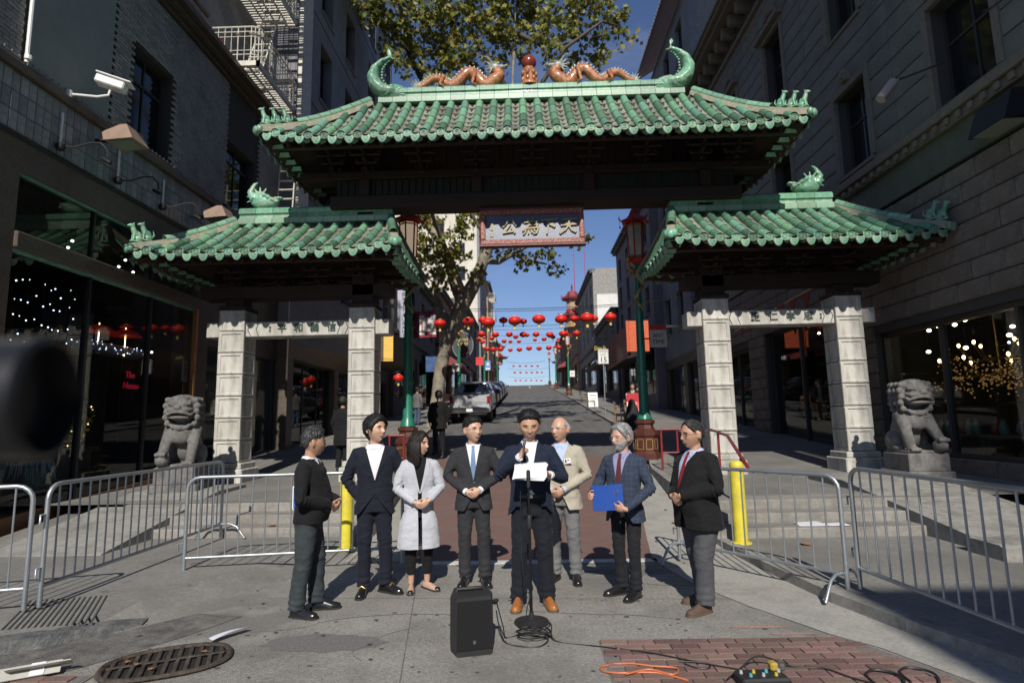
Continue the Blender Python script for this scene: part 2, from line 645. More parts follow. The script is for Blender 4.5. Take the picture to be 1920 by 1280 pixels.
for i in range(len(cR) - 1):     # curb stones with a lighter top along the corner
 a, b = cR[i], cR[i + 1]
 mb.loft([[(a[0] - .01, a[1], -.02), (a[0] - .005, a[1], .098), (a[0] + .14, a[1] + .03, .098), (a[0] + .14, a[1] + .03, -.02)],
             [(b[0] - .01, b[1] - .006, -.02), (b[0] - .005, b[1] - .006, .098), (b[0] + .14, b[1] + .024, .098), (b[0] + .14, b[1] + .024, -.02)]])
struct('curb', mb, M_CURB)
oL = [(-30, 3.85), (-4.6, 4.25), (-3.75, 4.75), (-3.3, 5.25), (-2.9, 5.8), (-2.5, 6.6), (-2.3, 7.4), (-2.2, 8.55)]
iL = [(-30, 3.90), (-4.62, 4.32), (-3.82, 4.86), (-3.6, 5.6), (-3.4, 6.3), (-3.1, 7.1), (-2.9, 7.8), (-2.5, 8.6)]
struct('sidewalk', corner(oL, iL, [(-30, 8.6)], 0.09), M_WALK)
mb = MB()
cl = [(-30, 3.83), (-4.6, 4.23), (-4.2, 4.45), (-3.75, 4.74), (-3.5, 5.0), (-3.32, 5.2)]
for i in range(5):
 a, b = cl[i], cl[i + 1]
 za, zb = (.1, .1, .1, .085, .06, .0)[i], (.1, .1, .1, .085, .06, .012)[i + 1]
 mb.loft([[(a[0], a[1] - .03, -.02), (a[0], a[1], za), (a[0] - .05, a[1] + .16, za + .003), (a[0] - .05, a[1] + .16, -.02)],
             [(b[0], b[1] - .03, -.02), (b[0], b[1], zb), (b[0] - .05, b[1] + .16, zb + .003), (b[0] - .05, b[1] + .16, -.02)]])
struct('curb', mb, M_CURBD)
mb = MB()
mb.add([(-30, 3.2, .004), (-4.3, 3.6, .004), (-3.2, 4.3, .004), (-2.8, 4.9, .004), (-2.55, 5.4, .004), (-3.0, 5.5, .004), (-3.4, 5.05, .004), (-3.8, 4.72, .004), (-4.6, 4.22, .004), (-30, 3.82, .004)],
       [tuple(range(10))])
struct('gutter', mb, mat('dirty_gutter', (0.135, 0.128, 0.118), 0.9, var=0.45, vs_=9, bump=0.6, bs=60, dirt=(0.05, 0.05, 0.048), ds=2.2, da=0.8))
def step(mb, x0, x1, y0, y1, z0, z1):
 mb.bx(x0, x1, y0, y1, z0, z1, 0.012)
# three steps up to the raised walk on both sides, each slab its own
for (x0, x1, yy, dz) in ((2.44, 6.2, (8.0, 8.4, 8.8), 0), (-6.4, -2.28, (8.6, 9.0, 9.4), 0)):
 for k in range(3):
  mb = MB()
  step(mb, x0, x1, yy[k], yy[k] + (0.42 if k < 2 else 0.6), -0.05, 0.09 + 0.125 * (k + 1) + 0.001 * k)
  struct('step', mb, M_STEP)
def walk_z(y):
 return 0.465 + 0.02 * (y - 9) if y < 13 else max(0.545, road_z(y) + 0.13)
def walk(xa, xb, ys, name, m):
 mb = MB()
 vs, fs = [], []
 for y in ys:
  z = walk_z(y)
  a, b = xa(y), xb(y)
  vs += [(a, y, road_z(y) - .05), (a, y, z - 0.004), (b, y, z - 0.004)]
 for i in range(len(ys) - 1):
  for k in range(2):
   fs.append((i * 3 + k, i * 3 + k + 1, (i + 1) * 3 + k + 1, (i + 1) * 3 + k))
 return struct(name, mb.add(vs, fs), m)
ysW = [9.0 + 0.5 * i for i in range(20)] + [20, 24, 30, 40, 60, 80, 100, 115, 130, 136, 160]
walk(lambda y: curbR(y) + 0.16, lambda y: 16.0, ysW, 'sidewalk', M_WALK)
walk(lambda y: curbL(y) - 0.16, lambda y: -16.0, [9.5] + ysW[2:], 'sidewalk', M_WALK)
for cf, sg in ((curbR, 1), (curbL, -1)):
 mb = MB()
 pv = None
 for y in ([8.35] + ysW if sg > 0 else [8.65] + ysW):
  z = walk_z(y) if y > 8.9 else 0.3
  x = cf(y)
  rg = [(x, y, road_z(y) - .05), (x + sg * .012, y, z), (x + sg * .165, y, z + .001), (x + sg * .165, y, z - .2)]
  if pv:
   mb.loft([pv, rg])
  pv = rg
 struct('curb', mb, M_CURB)
# brick crosswalk: every brick its own piece on a bedding sheet
bed = MB()
bed.add([(0.5, 2.6, .003), (0.5, 4.72, .003), (2.34, 4.74, .003), (2.72, 4.0, .003), (3.1, 2.9, .003), (3.1, 2.6, .003)], [(0, 5, 4, 3, 2, 1)])
cross = struct('brick_crosswalk', bed, M_JOINT)
bms = [MB().box((0, 0, 0), (0.192, 0.090, 0.016), 0.004).mesh('brick', M_BRICK)]
rb = random.Random(3)
def lay(x0, y0, rows, cols, inside, parent):
 for r in range(rows):
  for c in range(cols):
   x, y = x0 + 0.2 * c + (0.1 if r % 2 else 0) + rb.uniform(-.002, .002), y0 - 0.098 * r
   if inside(x, y):
    link('brick', bms[0], parent, M=Matrix.Translation((x, y, .007 + rb.uniform(-.001, .002)))
                     @ Matrix.Rotation(rb.uniform(-.012, .012), 4, 'Z') @ Matrix.Rotation(rb.uniform(-.02, .02), 4, 'X'))
def in_cross(x, y):
 xr = 2.34 + (4.74 - y) * 0.42
 return 0.6 <= x <= xr - 0.07
lay(0.61, 4.67, 19, 14, in_cross, cross)
bed = MB()
bed.quad((-4.2, 3.3, .006), (-2.98, 3.3, .006), (-2.98, 4.2, .006), (-3.6, 4.1, .006))
cross2 = struct('brick_crosswalk', bed, M_JOINT)
lay(-3.98, 4.12, 8, 6, lambda x, y: x < -3.08 and y < 4.2 + (x + 3.6) * .16 and y > 3.4 - (x + 4.2) * .1, cross2)
# drag marks of red brick dust on the concrete
for (x, y, w, d) in ((1.82, 4.98, .5, .05), (2.02, 4.82, .42, .035)):
 mb = MB()
 mb.add([(x - w / 2, y, .0035), (x - w / 4, y - d / 2, .0035), (x + w / 4, y - d / 2.2, .0035), (x + w / 2, y, .0035), (x + w / 5, y + d / 2, .0035), (x - w / 3, y + d / 2.5, .0035)], [tuple(range(6))])
 struct('brick_dust', mb, mat('brick_dust', (0.36, 0.20, 0.155), 0.95, var=0.3, vs_=50))
# raised strips coloured dark for the shaded grooves of the left sidewalk
mb = MB()
for k in range(15):
 a = k / 14
 x0, y0 = -4.66 + .62 * a, 5.62 + .14 * a
 mb.box((x0 + .21, y0 - .38, .093), (.012, .9, .008), rz=R(29))
struct('groove_strips', mb, mat('groove_shade', (0.05, 0.05, 0.05), 0.9))['kind'] = 'structure'
# sloping cheek walls beside the steps, and the ramped walk along the house fronts
for (xa, xb, y0, y1, y2, z0, z1) in ((-6.95, -5.42, 7.55, 10.4, 11.4, .10, .56), (5.15, 6.75, 7.0, 10.0, 11.2, .20, .60)):
 mb = MB()
 mb.prism([(y0, -.02), (y0, z0 - .03), (y0 + .03, z0), (y1, z1), (y2, z1 + .01), (y2, -.02)], xb - xa, 'x', xa)
 struct('cheek_wall', mb, M_CURB)
for (xa, xb) in ((-7.6, -6.95), (6.75, 8.1)):
 mb = MB()
 mb.prism([(8.0, -.02), (8.0, .094), (11.6, .53), (11.6, -.02)], xb - xa, 'x', xa)
 struct('ramp', mb, M_WALK)
mb = MB()
mb.prism([(6.55, .0), (6.55, .22), (6.62, .25), (7.1, .25), (7.1, .0)], 1.9, 'x', 5.0)
struct('cheek_wall', mb, M_CURB)
rg1 = random.Random(41)
M_CRACK = mat('crack_dark', (.055, .052, .048), .95)
for (x, y, a, n) in ((-2.3, 5.0, 20, 14), (.4, 6.3, -8, 16), (-1.2, 4.3, 70, 10), (1.2, 5.2, 150, 10), (-.6, 6.9, 3, 12), (1.9, 6.6, 100, 7), (-3.4, 6.9, 40, 9)):
 mb = MB()
 P, d = [(x, y)], R(a)
 for k in range(n):
  d += rg1.gauss(0, .28)
  P.append((P[-1][0] + .16 * math.cos(d), P[-1][1] + .10 * math.sin(d)))
 L = []
 for i, p in enumerate(P):
  w = .0035 * (1 - abs(2 * i / n - 1)) + .0012
  L.append([(p[0], p[1] - w, .0025), (p[0], p[1] + w, .0028)])
 for p, q in zip(L, L[1:]):
  mb.quad(p[0], q[0], q[1], p[1])
 struct('crack', mb, M_CRACK)
M_SEAM = mat('joint_seam', (.12, .115, .105), .95, var=.4, vs_=9)
mb = MB()
mb.quad((-2.6, 5.95, .002), (1.9, 5.72, .002), (1.9, 5.728, .002), (-2.6, 5.958, .002))
mb.quad((-.72, 3.0, .002), (-.712, 3.0, .002), (-1.3, 7.18, .002), (-1.31, 7.18, .002))
struct('joint', mb, M_SEAM)
M_SPOT2 = mat('gum_spot', (.085, .082, .078), .9, var=.3)
sp1 = MB()
for k in range(150):
 x, y, r_ = rg1.uniform(-3.4, 2.4), rg1.uniform(3.9, 7.2), rg1.uniform(.006, .022)
 e = rg1.uniform(.6, 1.3)
 sp1.add([(x + r_ * math.cos(q) * (1 + .25 * rg1.random()), y + r_ * e * math.sin(q), .0030) for q in [2 * PI * j / 9 for j in range(9)]], [tuple(range(9))])
o = struct('gum_spots', sp1, M_SPOT2)
o['kind'] = 'stuff'
# tar patches with ragged edges
for (x, y, a, b_) in ((-1.6, 4.75, .42, .16), (1.1, 6.75, .5, .12)):
 mb = MB()
 mb.add([(x + a * (1 + .25 * rg1.random()) * math.cos(q), y + b_ * (1 + .3 * rg1.random()) * math.sin(q), .0026) for q in [2 * PI * j / 26 for j in range(26)]], [tuple(range(26))])
 struct('tar_patch', mb, mat('tar_patch', (.15, .146, .14), .9, var=.3, vs_=40, bump=.5, bs=120))
# ================================================================== THE GATE
M_STONE = mat('pillar_stone', (0.50, 0.485, 0.44), 0.8, var=0.14, vs_=9, bump=0.3, bs=70, rnd=0.12, dirt=(0.25, 0.235, 0.205), ds=3.2, da=0.75, stretch=(1.5, 1.5, .45))
M_TILE = mat('green_glaze', (0.095, 0.245, 0.155), 0.44, var=0.30, vs_=7, bump=0.12, bs=30, rnd=0.5, dirt=(0.20, 0.20, 0.14), ds=4.2, da=0.85, det=9)
M_TILE2 = mat('green_glaze_pale', (0.145, 0.335, 0.225), 0.4, var=0.25, vs_=9, bump=0.12, bs=30, rnd=0.22, dirt=(0.34, 0.34, 0.26), ds=4, da=0.75, coat=0.08)
M_PAN = mat('pan_tile_clay', (0.205, 0.205, 0.165), 0.7, var=0.3, vs_=12, bump=0.3, bs=40, rnd=0.28, dirt=(0.12, 0.27, 0.17), ds=2.5, da=0.7)
M_SOFF = mat('dark_timber', (0.028, 0.013, 0.009), 0.75, var=0.3, vs_=5, bump=0.2, bs=30, rnd=0.2)
M_SOFG = mat('dark_green_paint', (0.008, 0.022, 0.015), 0.7, var=0.3, vs_=5)
M_MOR = mat('roof_mortar', (0.30, 0.27, 0.20), 0.9, var=0.3, vs_=14, bump=0.5, bs=40, dirt=(0.12, 0.22, 0.15), ds=3, da=0.6)
M_DRAG = mat('dragon_glaze', (0.42, 0.145, 0.055), 0.3, var=0.45, vs_=14, bump=0.6, bs=60, coat=0.3, dirt=(0.5, 0.36, 0.2), ds=9, da=0.6)
M_PEARL = mat('red_glaze', (0.22, 0.035, 0.02), 0.25, var=0.3, vs_=8, coat=0.4)
M_GREY = mat('pewter_glaze', (0.30, 0.34, 0.31), 0.3, var=0.4, vs_=20, bump=0.4, coat=0.2)
M_CHAR = mat('dark_green_letter', (0.03, 0.055, 0.04), 0.5, var=0.2)
M_GOLD = mat('gold_letter', (0.26, 0.21, 0.12), 0.55, metal=0.1, var=0.2, vs_=12)
layer(M_DRAG, (.16, .05, .02), 30, .52, .60, .8)
layer(M_STONE, (.20, .19, .165), 1.4, .52, .72, .6, (2, 2, .35))
layer(M_STONE, (.12, .115, .10), 8, .66, .76, .6)
layer(M_TILE, (.05, .11, .075), 9, .6, .72, .6)
GX, GY = 0.25, 12.48
gate = thing('chinese_gate', 'stone pillared gate with three green tiled roofs spanning the street', 'gate', (GX, GY, 0.5), world=True)
def panel_block(w, d, h, b=0.05, r=0.022, ch=0.012):
 """a stone block with a recessed panel on its four faces and softened edges"""
 mb = MB()
 mb.box((0, 0, 0), (w - 2 * r - .02, d - 2 * r - .02, h), 0)
 for ang, ww, dd in ((0, w, d), (90, d, w), (180, w, d), (270, d, w)):
  T = Matrix.Rotation(R(ang), 4, 'Z')
  hx, hz, y = ww / 2, h / 2, -dd / 2
  P = []
  for (ax, az) in ((-1, -1), (1, -1), (1, 1), (-1, 1)):
   P.append((ax * (hx - ch), y, az * (hz - ch)))
  for (ax, az) in ((-1, -1), (1, -1), (1, 1), (-1, 1)):
   P.append((ax * (hx - b - .02), y, az * (hz - b)))
  for (ax, az) in ((-1, -1), (1, -1), (1, 1), (-1, 1)):
   P.append((ax * (hx - b - .035), y + r, az * (hz - b - .014)))
  F = [(i, (i + 1) % 4, 4 + (i + 1) % 4, 4 + i) for i in range(4)] + [(4 + i, 4 + (i + 1) % 4, 8 + (i + 1) % 4, 8 + i) for i in range(4)] + [(8, 9, 10, 11)]
  # chamfer skirt back to the core
  P += [(ax * hx, y + ch, az * hz) for (ax, az) in ((-1, -1), (1, -1), (1, 1), (-1, 1))]
  F += [(i, (i + 1) % 4, 12 + (i + 1) % 4, 12 + i) for i in range(4)]
  P += [(ax * (hx - r), y + r + .001, az * hz) for (ax, az) in ((-1, -1), (1, -1), (1, 1), (-1, 1))]
  F += [(12, 13, 17, 16), (14, 15, 19, 18)]
  mb.add([tuple(T @ Vector(p)) for p in P], F)
 return mb
def raw_mesh(mb, name, m):
 me = bpy.data.meshes.new(name)
 me.from_pydata(mb.v, [], mb.f)
 me.materials.append(m)
 fixn(me)
 return me
BW, BH = 0.56, 0.46
blk = raw_mesh(panel_block(BW, BW, BH - 0.014), 'block', M_STONE)
PX = (-6.25, -3.46, 4.0, 6.75)
for ix, px in enumerate(PX):
 base = MB()
 base.bx(px - .40, px + .40, GY - .40, GY + .40, 0.40, 0.80, .02)
 base.bx(px - .345, px + .345, GY - .345, GY + .345, 0.80, 0.92, .02)
 pil = part('pillar', base, M_STONE, gate)
 for k in range(7):
  o = link('block', blk, pil, M=Matrix.Translation((px, GY, 0.92 + BH * (k + .5))))
 fr = MB()
 fr.T = frame((px, GY - .402, .6), (1, 0, 0), (0, 0, 1))
 for (x, y, w, h) in ((0, .13, .56, .02), (0, -.13, .56, .02), (-.28, 0, .02, .28), (.28, 0, .02, .28)):
  fr.box((x, y, 0.004), (w, h, .012))
 part('plinth_moulding', fr, M_STONE, pil)
# lintels with raised lettering
for (x0, x1, cx, chars, xs, seal) in ((-6.83, -2.9, -4.85, '平和義信', (-5.19, -4.83, -4.49, -4.12), -5.45),
                                      (3.42, 7.33, 5.375, '愛仁孝忠', (4.84, 5.21, 5.58, 5.94), 6.2)):
 mb = MB()
 mb.bx(x0, x1, 12.27, 12.69, 3.56, 3.88, .012)
 lin = part('lintel', mb, M_STONE, gate)
 fr = MB()
 a = 1.02
 for sx in (-1, 1):
  q = cx + sx * a
  for (p, r_) in (((q, 3.58), (q + sx * .06, 3.72)), ((q + sx * .06, 3.72), (q, 3.86)), ((q - sx * .17, 3.58), (q - sx * .12, 3.72)), ((q - sx * .12, 3.72), (q - sx * .17, 3.86))):
   fr.tube([(p[0], 12.268, p[1]), (r_[0], 12.268, r_[1])], .008, 4)
 part('line_ornament', fr, M_CHAR, lin)
 for ch, x in zip(chars, xs):
  part('lettering', text_mb(ch, 0.20, .012, frame((x, 12.262, 3.72), (1, 0, 0), (0, 0, 1)), bold=.003), M_CHAR, lin)
 part('seal_mark', MB().box((seal, 12.264, 3.75), (.035, .014, .05)).box((seal, 12.264, 3.68), (.035, .014, .04)), M_CHAR, lin)
# ------------------------------------------------ roofs
SEG = 10
def cover_mesh(r=0.083, L=1.0, end=False):
 """half-round cover tile lying along +Y, a collar at its lower end"""
 mb = MB()
 prof = [(0.0, r * 1.10), (0.05, r * 1.10), (0.055, r * 1.0), (1.0, r * .97)]
 rings = []
 for (t, rr) in prof:
  rings.append([(rr * math.cos(PI * k / SEG), t * L, rr * math.sin(PI * k / SEG) - .012) for k in range(SEG + 1)])
 mb.loft(rings, cap=False)
 k = SEG + 1
 mb.f = [f for f in mb.f if not (f[0] % k == SEG and f[1] % k == 0)]
 mb.mi = [0] * len(mb.f)
 return mb
def end_mesh(r=0.094):
 """round end cap with rings and a boss"""
 mb = MB(Matrix.Rotation(PI / 2, 4, 'X'))
 n = 14
 mb.lathe([(r * .9, -.05), (r, -.045), (r, .012), (r * .86, .018), (r * .80, .004), (r * .62, .004), (r * .55, .016), (r * .40, .016), (r * .33, .004), (r * .2, .012), (.001, .016)], n)
 return mb
def drip_mesh(w=0.165):
 """pointed drip tile hanging at the eave, with a relief rib"""
 mb = MB()
 h = w / 2
 out = []
 for k in range(9):
  u = -1 + 2 * k / 8
  top = -.055 + .045 * u * u
  bot = -.06 - .115 * (1 - abs(u) ** 3.2) - .02 * (1 - abs(u))
  out.append((u * h, top, bot))
 P, F = [], []
 for (x, t, b) in out:
  P += [(x, -.012, t), (x, -.012, b), (x, .012, t), (x, .012, b), (x * .72, -.022, t - .012), (x * .72, -.022, b * .86 - .006)]
 for k in range(8):
  a, c = k * 6, (k + 1) * 6
  F += [(a + 4, c + 4, c + 5, a + 5), (a, c, c + 4, a + 4), (a + 5, c + 5, c + 1, a + 1), (a + 2, a + 3, c + 3, c + 2), (a, a + 2, c + 2, c), (a + 1, c + 1, c + 3, a + 3)]
 mb.add(P, F)
 for (x, z) in ((-.03, -.085), (.03, -.085), (0, -.13)):
  mb.ell((x, -.022, z), (.016, .01, .016), 6, 4)
 # tongue of the tile running up under the covers
 mb.loft([[(-h, 0, -.012), (-h * .5, 0, -.045), (0, 0, -.055), (h * .5, 0, -.045), (h, 0, -.012), (0, 0, -.07)],
             [(-h, .3, -.005), (-h * .5, .3, -.04), (0, .3, -.05), (h * .5, .3, -.04), (h, .3, -.005), (0, .3, -.065)]])
 return mb
def pan_mesh(w=0.18, L=1.0):
 mb = MB()
 h = w / 2
 us = (-1, -.5, 0, .5, 1)
 a = [(u * h, 0, -.02 - .036 * (1 - u * u) + .014) for u in us]
 a2 = [(u * h, .0, -.02 - .036 * (1 - u * u) - .016) for u in us]
 b = [(u * h, L * 1.05, -.02 - .036 * (1 - u * u)) for u in us]
 P = a2 + a + b
 F = [(i, i + 1, 5 + i + 1, 5 + i) for i in range(4)] + [(5 + i, 5 + i + 1, 10 + i + 1, 10 + i) for i in range(4)]
 return mb.add(P, F)
me_cover = cover_mesh().mesh('cover_tile', M_TILE, True, 50)
me_end = end_mesh().mesh('tile_end', M_TILE, True, 30)
me_drip = drip_mesh().mesh('drip_tile', M_TILE2, True, 40)
me_pan = raw_mesh(pan_mesh(), 'pan_tile', M_PAN)
me_ridge = None
rr_ = random.Random(11)
class Roof:
 """tiled roof: eave rectangle x0..x1 / yf..yb, ridge from r0 to r1 at height zr; ends hipped or cut straight"""
 def __init__(s, x0, x1, yf, yb, ze, r0, r1, zr, lift=0.12):
  s.x0, s.x1, s.yf, s.yb, s.ze, s.r0, s.r1, s.zr, s.lift = x0, x1, yf, yb, ze, r0, r1, zr, lift
  s.yr = (yf + yb) / 2
 def prof(s, t):
  return s.ze + (s.zr - s.ze) * (0.80 * t + 0.20 * t * t)
 def up(s, x, t):
  e = 0.0
  for c, hip in ((s.x0, s.r0 > s.x0 + .3), (s.x1, s.r1 < s.x1 - .3)):
   if hip:
    d = max(0, 1 - abs(x - c) / 1.5)
    e += s.lift * d * d * max(0, 1 - t * 1.3)
  return e
 def F(s, x, t, back=False):
  y = s.yf + (s.yr - s.yf) * t
  if back:
   y = 2 * s.yr - y
  return Vector((x, y, s.prof(t) + s.up(x, t)))
 def S(s, u, t, left):
  """hip slope on the side: u in 0..1 along the eave front to back"""
  c, r_ = (s.x0, s.r0) if left else (s.x1, s.r1)
  y = s.yf + (s.yb - s.yf) * u
  x = c + (r_ - c) * t
  e = min(abs(y - s.yf), abs(y - s.yb))
  d = max(0, 1 - e / 1.2)
  return Vector((x, y, s.prof(t) + s.lift * d * d * max(0, 1 - t * 1.3)))
 def tmax(s, x):
  t = 1.0
  if s.r0 > s.x0 + .05:
   t = min(t, (x - s.x0) / (s.r0 - s.x0))
  if s.r1 < s.x1 - .05:
   t = min(t, (s.x1 - x) / (s.x1 - s.r1))
  return max(0, min(1, t))
def orient(p, q, up=(0, 0, 1), sx=1.0):
 """matrix with local y along p->q, scaled to its length, origin at p"""
 y = Vector(q) - Vector(p)
 L = y.length
 y.normalize()
 x = y.cross(Vector(up)).normalized()
 z = x.cross(y)
 return Matrix(((x.x * sx, y.x * L, z.x, p[0]), (x.y * sx, y.y * L, z.y, p[1]), (x.z * sx, y.z * L, z.z, p[2]), (0, 0, 0, 1)))
def build_roof(rf, sp, nseg, npan, rows_soff, label):
 deck = MB()
 n = 24
 xs = [rf.x0 + (rf.x1 - rf.x0) * i / n for i in range(n + 1)]
 ts = [i / 6 for i in range(7)]
 hipL, hipR = rf.r0 > rf.x0 + .3, rf.r1 < rf.x1 - .3
 def cl(x, t):
  lo = rf.x0 + (rf.r0 - rf.x0) * t
  hi = rf.x1 + (rf.r1 - rf.x1) * t
  return lo + (hi - lo) * (x - rf.x0) / (rf.x1 - rf.x0)
 for back in (False, True):
  P = [rf.F(cl(x, t), t, back) - Vector((0, 0, .065)) for t in ts for x in xs]
  w = n + 1
  deck.add(P, [(j * w + i, j * w + i + 1, (j + 1) * w + i + 1, (j + 1) * w + i) for j in range(6) for i in range(n)])
  Q = [rf.F(cl(x, t), t, back) - Vector((0, 0, .065 + .05 + .11 * t)) for t in ts for x in xs]
  deck.add(Q, [(j * w + i, j * w + i + 1, (j + 1) * w + i + 1, (j + 1) * w + i) for j in range(6) for i in range(n)])
  deck.add([P[i] for i in range(w)] + [Q[i] for i in range(w)], [(i, i + 1, w + i + 1, w + i) for i in range(n)])
 for left, hip in ((True, hipL), (False, hipR)):
  if hip:
   us = [i / 10 for i in range(11)]
   def cu(u, t):
    return u * (1 - t) + .5 * t
   P = [rf.S(cu(u, t), t, left) - Vector((0, 0, .065)) for t in ts for u in us]
   Q = [rf.S(cu(u, t), t, left) - Vector((0, 0, .115 + .11 * t)) for t in ts for u in us]
   for W_ in (P, Q):
    deck.add(W_, [(j * 11 + i, j * 11 + i + 1, (j + 1) * 11 + i + 1, (j + 1) * 11 + i) for j in range(6) for i in range(10)])
   deck.add([P[i] for i in range(11)] + [Q[i] for i in range(11)], [(i, i + 1, 12 + i, 11 + i) for i in range(10)])
  else:
   P = []
   x = rf.x0 if left else rf.x1
   for back in (False, True):
    a = [rf.F(x, t, back) - Vector((0, 0, .065)) for t in ts]
    b = [rf.F(x, t, back) - Vector((0, 0, .40)) for t in ts]
    deck.add(a + b, [(i, i + 1, 8 + i, 7 + i) for i in range(6)])
 roof = part('roof', deck, M_SOFF, gate, label=label)
 stuff = MB()
 cnt = int(round((rf.x1 - rf.x0) / sp))
 d = (rf.x1 - rf.x0) / cnt
 T0 = .012
 for i in range(cnt + 1):
  x = rf.x0 + d * i
  edge = (i == 0 and hipL) or (i == cnt and hipR)
  # round cover rows
  tm = rf.tmax(x)
  if not edge:
   ns = max(1, int(round(nseg * tm)))
   for k in range(ns):
    p, q = rf.F(x, tm * k / ns), rf.F(x, tm * (k + 1) / ns)
    if tm > .08:
     link('cover_tile', me_cover, roof, M=orient(p, q))
    p, q = rf.F(x, tm * k / ns, True), rf.F(x, tm * (k + 1) / ns, True)
    stuff.T = orient(p, q)
    stuff.tube([(0, 0, -.01), (0, 1, -.01)], .083, 8, cap=False)
    stuff.T = Matrix()
   for back in (False, True):
    p = rf.F(x, 0, back)
    sg = 1 if back else -1
    link('tile_end', me_end, roof, M=Matrix.Translation(p + Vector((0, sg * .01, -.01))) @ Matrix.Rotation(PI if back else 0, 4, 'Z') @ Matrix.Rotation(R(-8 + rr_.uniform(-3, 3)), 4, 'X'))
  # pans and drips between rows
  if i < cnt:
   xm = x + d / 2
   tm = rf.tmax(xm)
   for back in (False, True):
    p = rf.F(xm, 0, back)
    link('drip_tile', me_drip, roof, M=Matrix.Translation(p + Vector((0, (.015 if back else -.015), .0))) @ Matrix.Rotation(PI if back else 0, 4, 'Z') @ Matrix.Rotation(R(rr_.uniform(-4, 4)), 4, 'Y') @ Matrix.Diagonal((d / .30 * 1.12, 1, 1, 1)))
   ns = max(1, int(round(npan * tm)))
   for k in range(ns):
    if k == 0 and tm > .2:
     t0, t1 = 0.04, 1 / ns
    else:
     t0, t1 = k / ns, (k + 1) / ns
    p, q = rf.F(xm, tm * t0), rf.F(xm, tm * t1)
    link('pan_tile', me_pan, roof, M=orient(p, q, sx=d / .30 * 1.15))
 # hip sides: joined tubes, ends and drips one by one
 cs = int(round((rf.yb - rf.yf) / sp))
 dy = 1.0 / cs
 for left, hip in ((True, hipL), (False, hipR)):
  if not hip:
   continue
  for i in range(cs + 1):
   u = dy * i
   tm = min(1, 2 * u, 2 * (1 - u))
   if 0 < i < cs:
    ns = max(1, int(round(nseg * tm)))
    for k in range(ns):
     stuff.T = orient(rf.S(u, tm * k / ns, left), rf.S(u, tm * (k + 1) / ns, left))
     stuff.tube([(0, 0, -.01), (0, 1, -.01)], .083, 8, cap=False)
     stuff.T = Matrix()
    link('tile_end', me_end, roof, M=Matrix.Translation(rf.S(u, 0, left)) @ Matrix.Rotation(-PI / 2 if left else PI / 2, 4, 'Z'))
   if i < cs:
    link('drip_tile', me_drip, roof, M=Matrix.Translation(rf.S(u + dy / 2, 0, left)) @ Matrix.Rotation(-PI / 2 if left else PI / 2, 4, 'Z') @ Matrix.Diagonal((sp / .30 * 1.12, 1, 1, 1)))
 part('rear_tiling', stuff, M_TILE, roof, True, 50, kind='stuff')
 # hip ridges: mortar bed under glazed segments
 for left, hip in ((True, hipL), (False, hipR)):
  c, r_ = (rf.x0, rf.r0) if left else (rf.x1, rf.r1)
  if hip:
   for back in (False, True):
    P = []
    for k in range(13):
     t = k / 12
     p = rf.F(c + (r_ - c) * t, t, back)
     P.append(p)
    mort = MB()
    rings = []
    out = Vector((P[-1].x - P[0].x, P[-1].y - P[0].y, 0)).normalized()
    side = Vector((-out.y, out.x, 0))
    for p in P:
     rings.append([p + side * .12 - Vector((0, 0, .06)), p + side * .075 + Vector((0, 0, .10)), p - side * .075 + Vector((0, 0, .10)), p - side * .12 - Vector((0, 0, .06))])
    mort.loft(rings)
    hipo = part('hip_ridge', mort, M_MOR, roof)
    if not back:
     hs = 7
     for k in range(hs):
      t0, t1 = .30 + .70 * k / hs, .30 + .70 * (k + 1) / hs
      p = rf.F(c + (r_ - c) * t0, t0, back) + Vector((0, 0, .10))
      q = rf.F(c + (r_ - c) * t1, t1, back) + Vector((0, 0, .10))
      link('ridge_tile', me_rt, roof, M=orient(p, q, sx=.9))
     cm = MB(Matrix.Translation(P[0] - out * .04 + Vector((0, 0, -.02))) @ Matrix.Rotation(math.atan2(out.y, out.x) - PI / 2, 4, 'Z'))
     cm.box((0, 0.02, 0.02), (.26, .12, .16), .04)
     cm.ell((0, -.03, .0), (.08, .05, .09), 10, 7)
     part('corner_tile', cm, M_TILE2, roof, True, 50)
  else:
   # cut end: a big round verge tube with tile ends, front and back
   x = c
   for back in (False, True):
    for k in range(nseg):
     p, q = rf.F(x, k / nseg, back) + Vector((0, 0, .07)), rf.F(x, (k + 1) / nseg, back) + Vector((0, 0, .07))
     link('ridge_tile', me_rt, roof, M=orient(p, q, sx=1.15))
    link('tile_end', me_end, roof, M=Matrix.Translation(rf.F(x, 0, back) + Vector((0, -.03 if not back else .03, .05))) @ Matrix.Rotation(PI if back else 0, 4, 'Z') @ Matrix.Scale(1.15, 4))
 return roof
me_rt = cover_mesh(.10).mesh('ridge_tile', M_TILE2, True, 50)
main = Roof(-5.12, 5.58, 10.72, 14.24, 7.27, -3.42, 3.92, 8.90, .14)
lefr = Roof(-7.64, -2.46, 10.88, 14.08, 5.04, -6.42, -2.92, 6.14, .10)
rigr = Roof(2.82, 8.05, 10.88, 14.08, 5.04, 3.28, 6.86, 6.14, .10)
roof_m = build_roof(main, .325, 4, 7, 0, 'wide upper roof with dragons on its ridge')
roof_l = build_roof(lefr, .315, 5, 4, 0, 'lower roof over the lintel lettered 平和義信')
roof_r = build_roof(rigr, .315, 5, 4, 0, 'lower roof over the lintel lettered 愛仁孝忠')
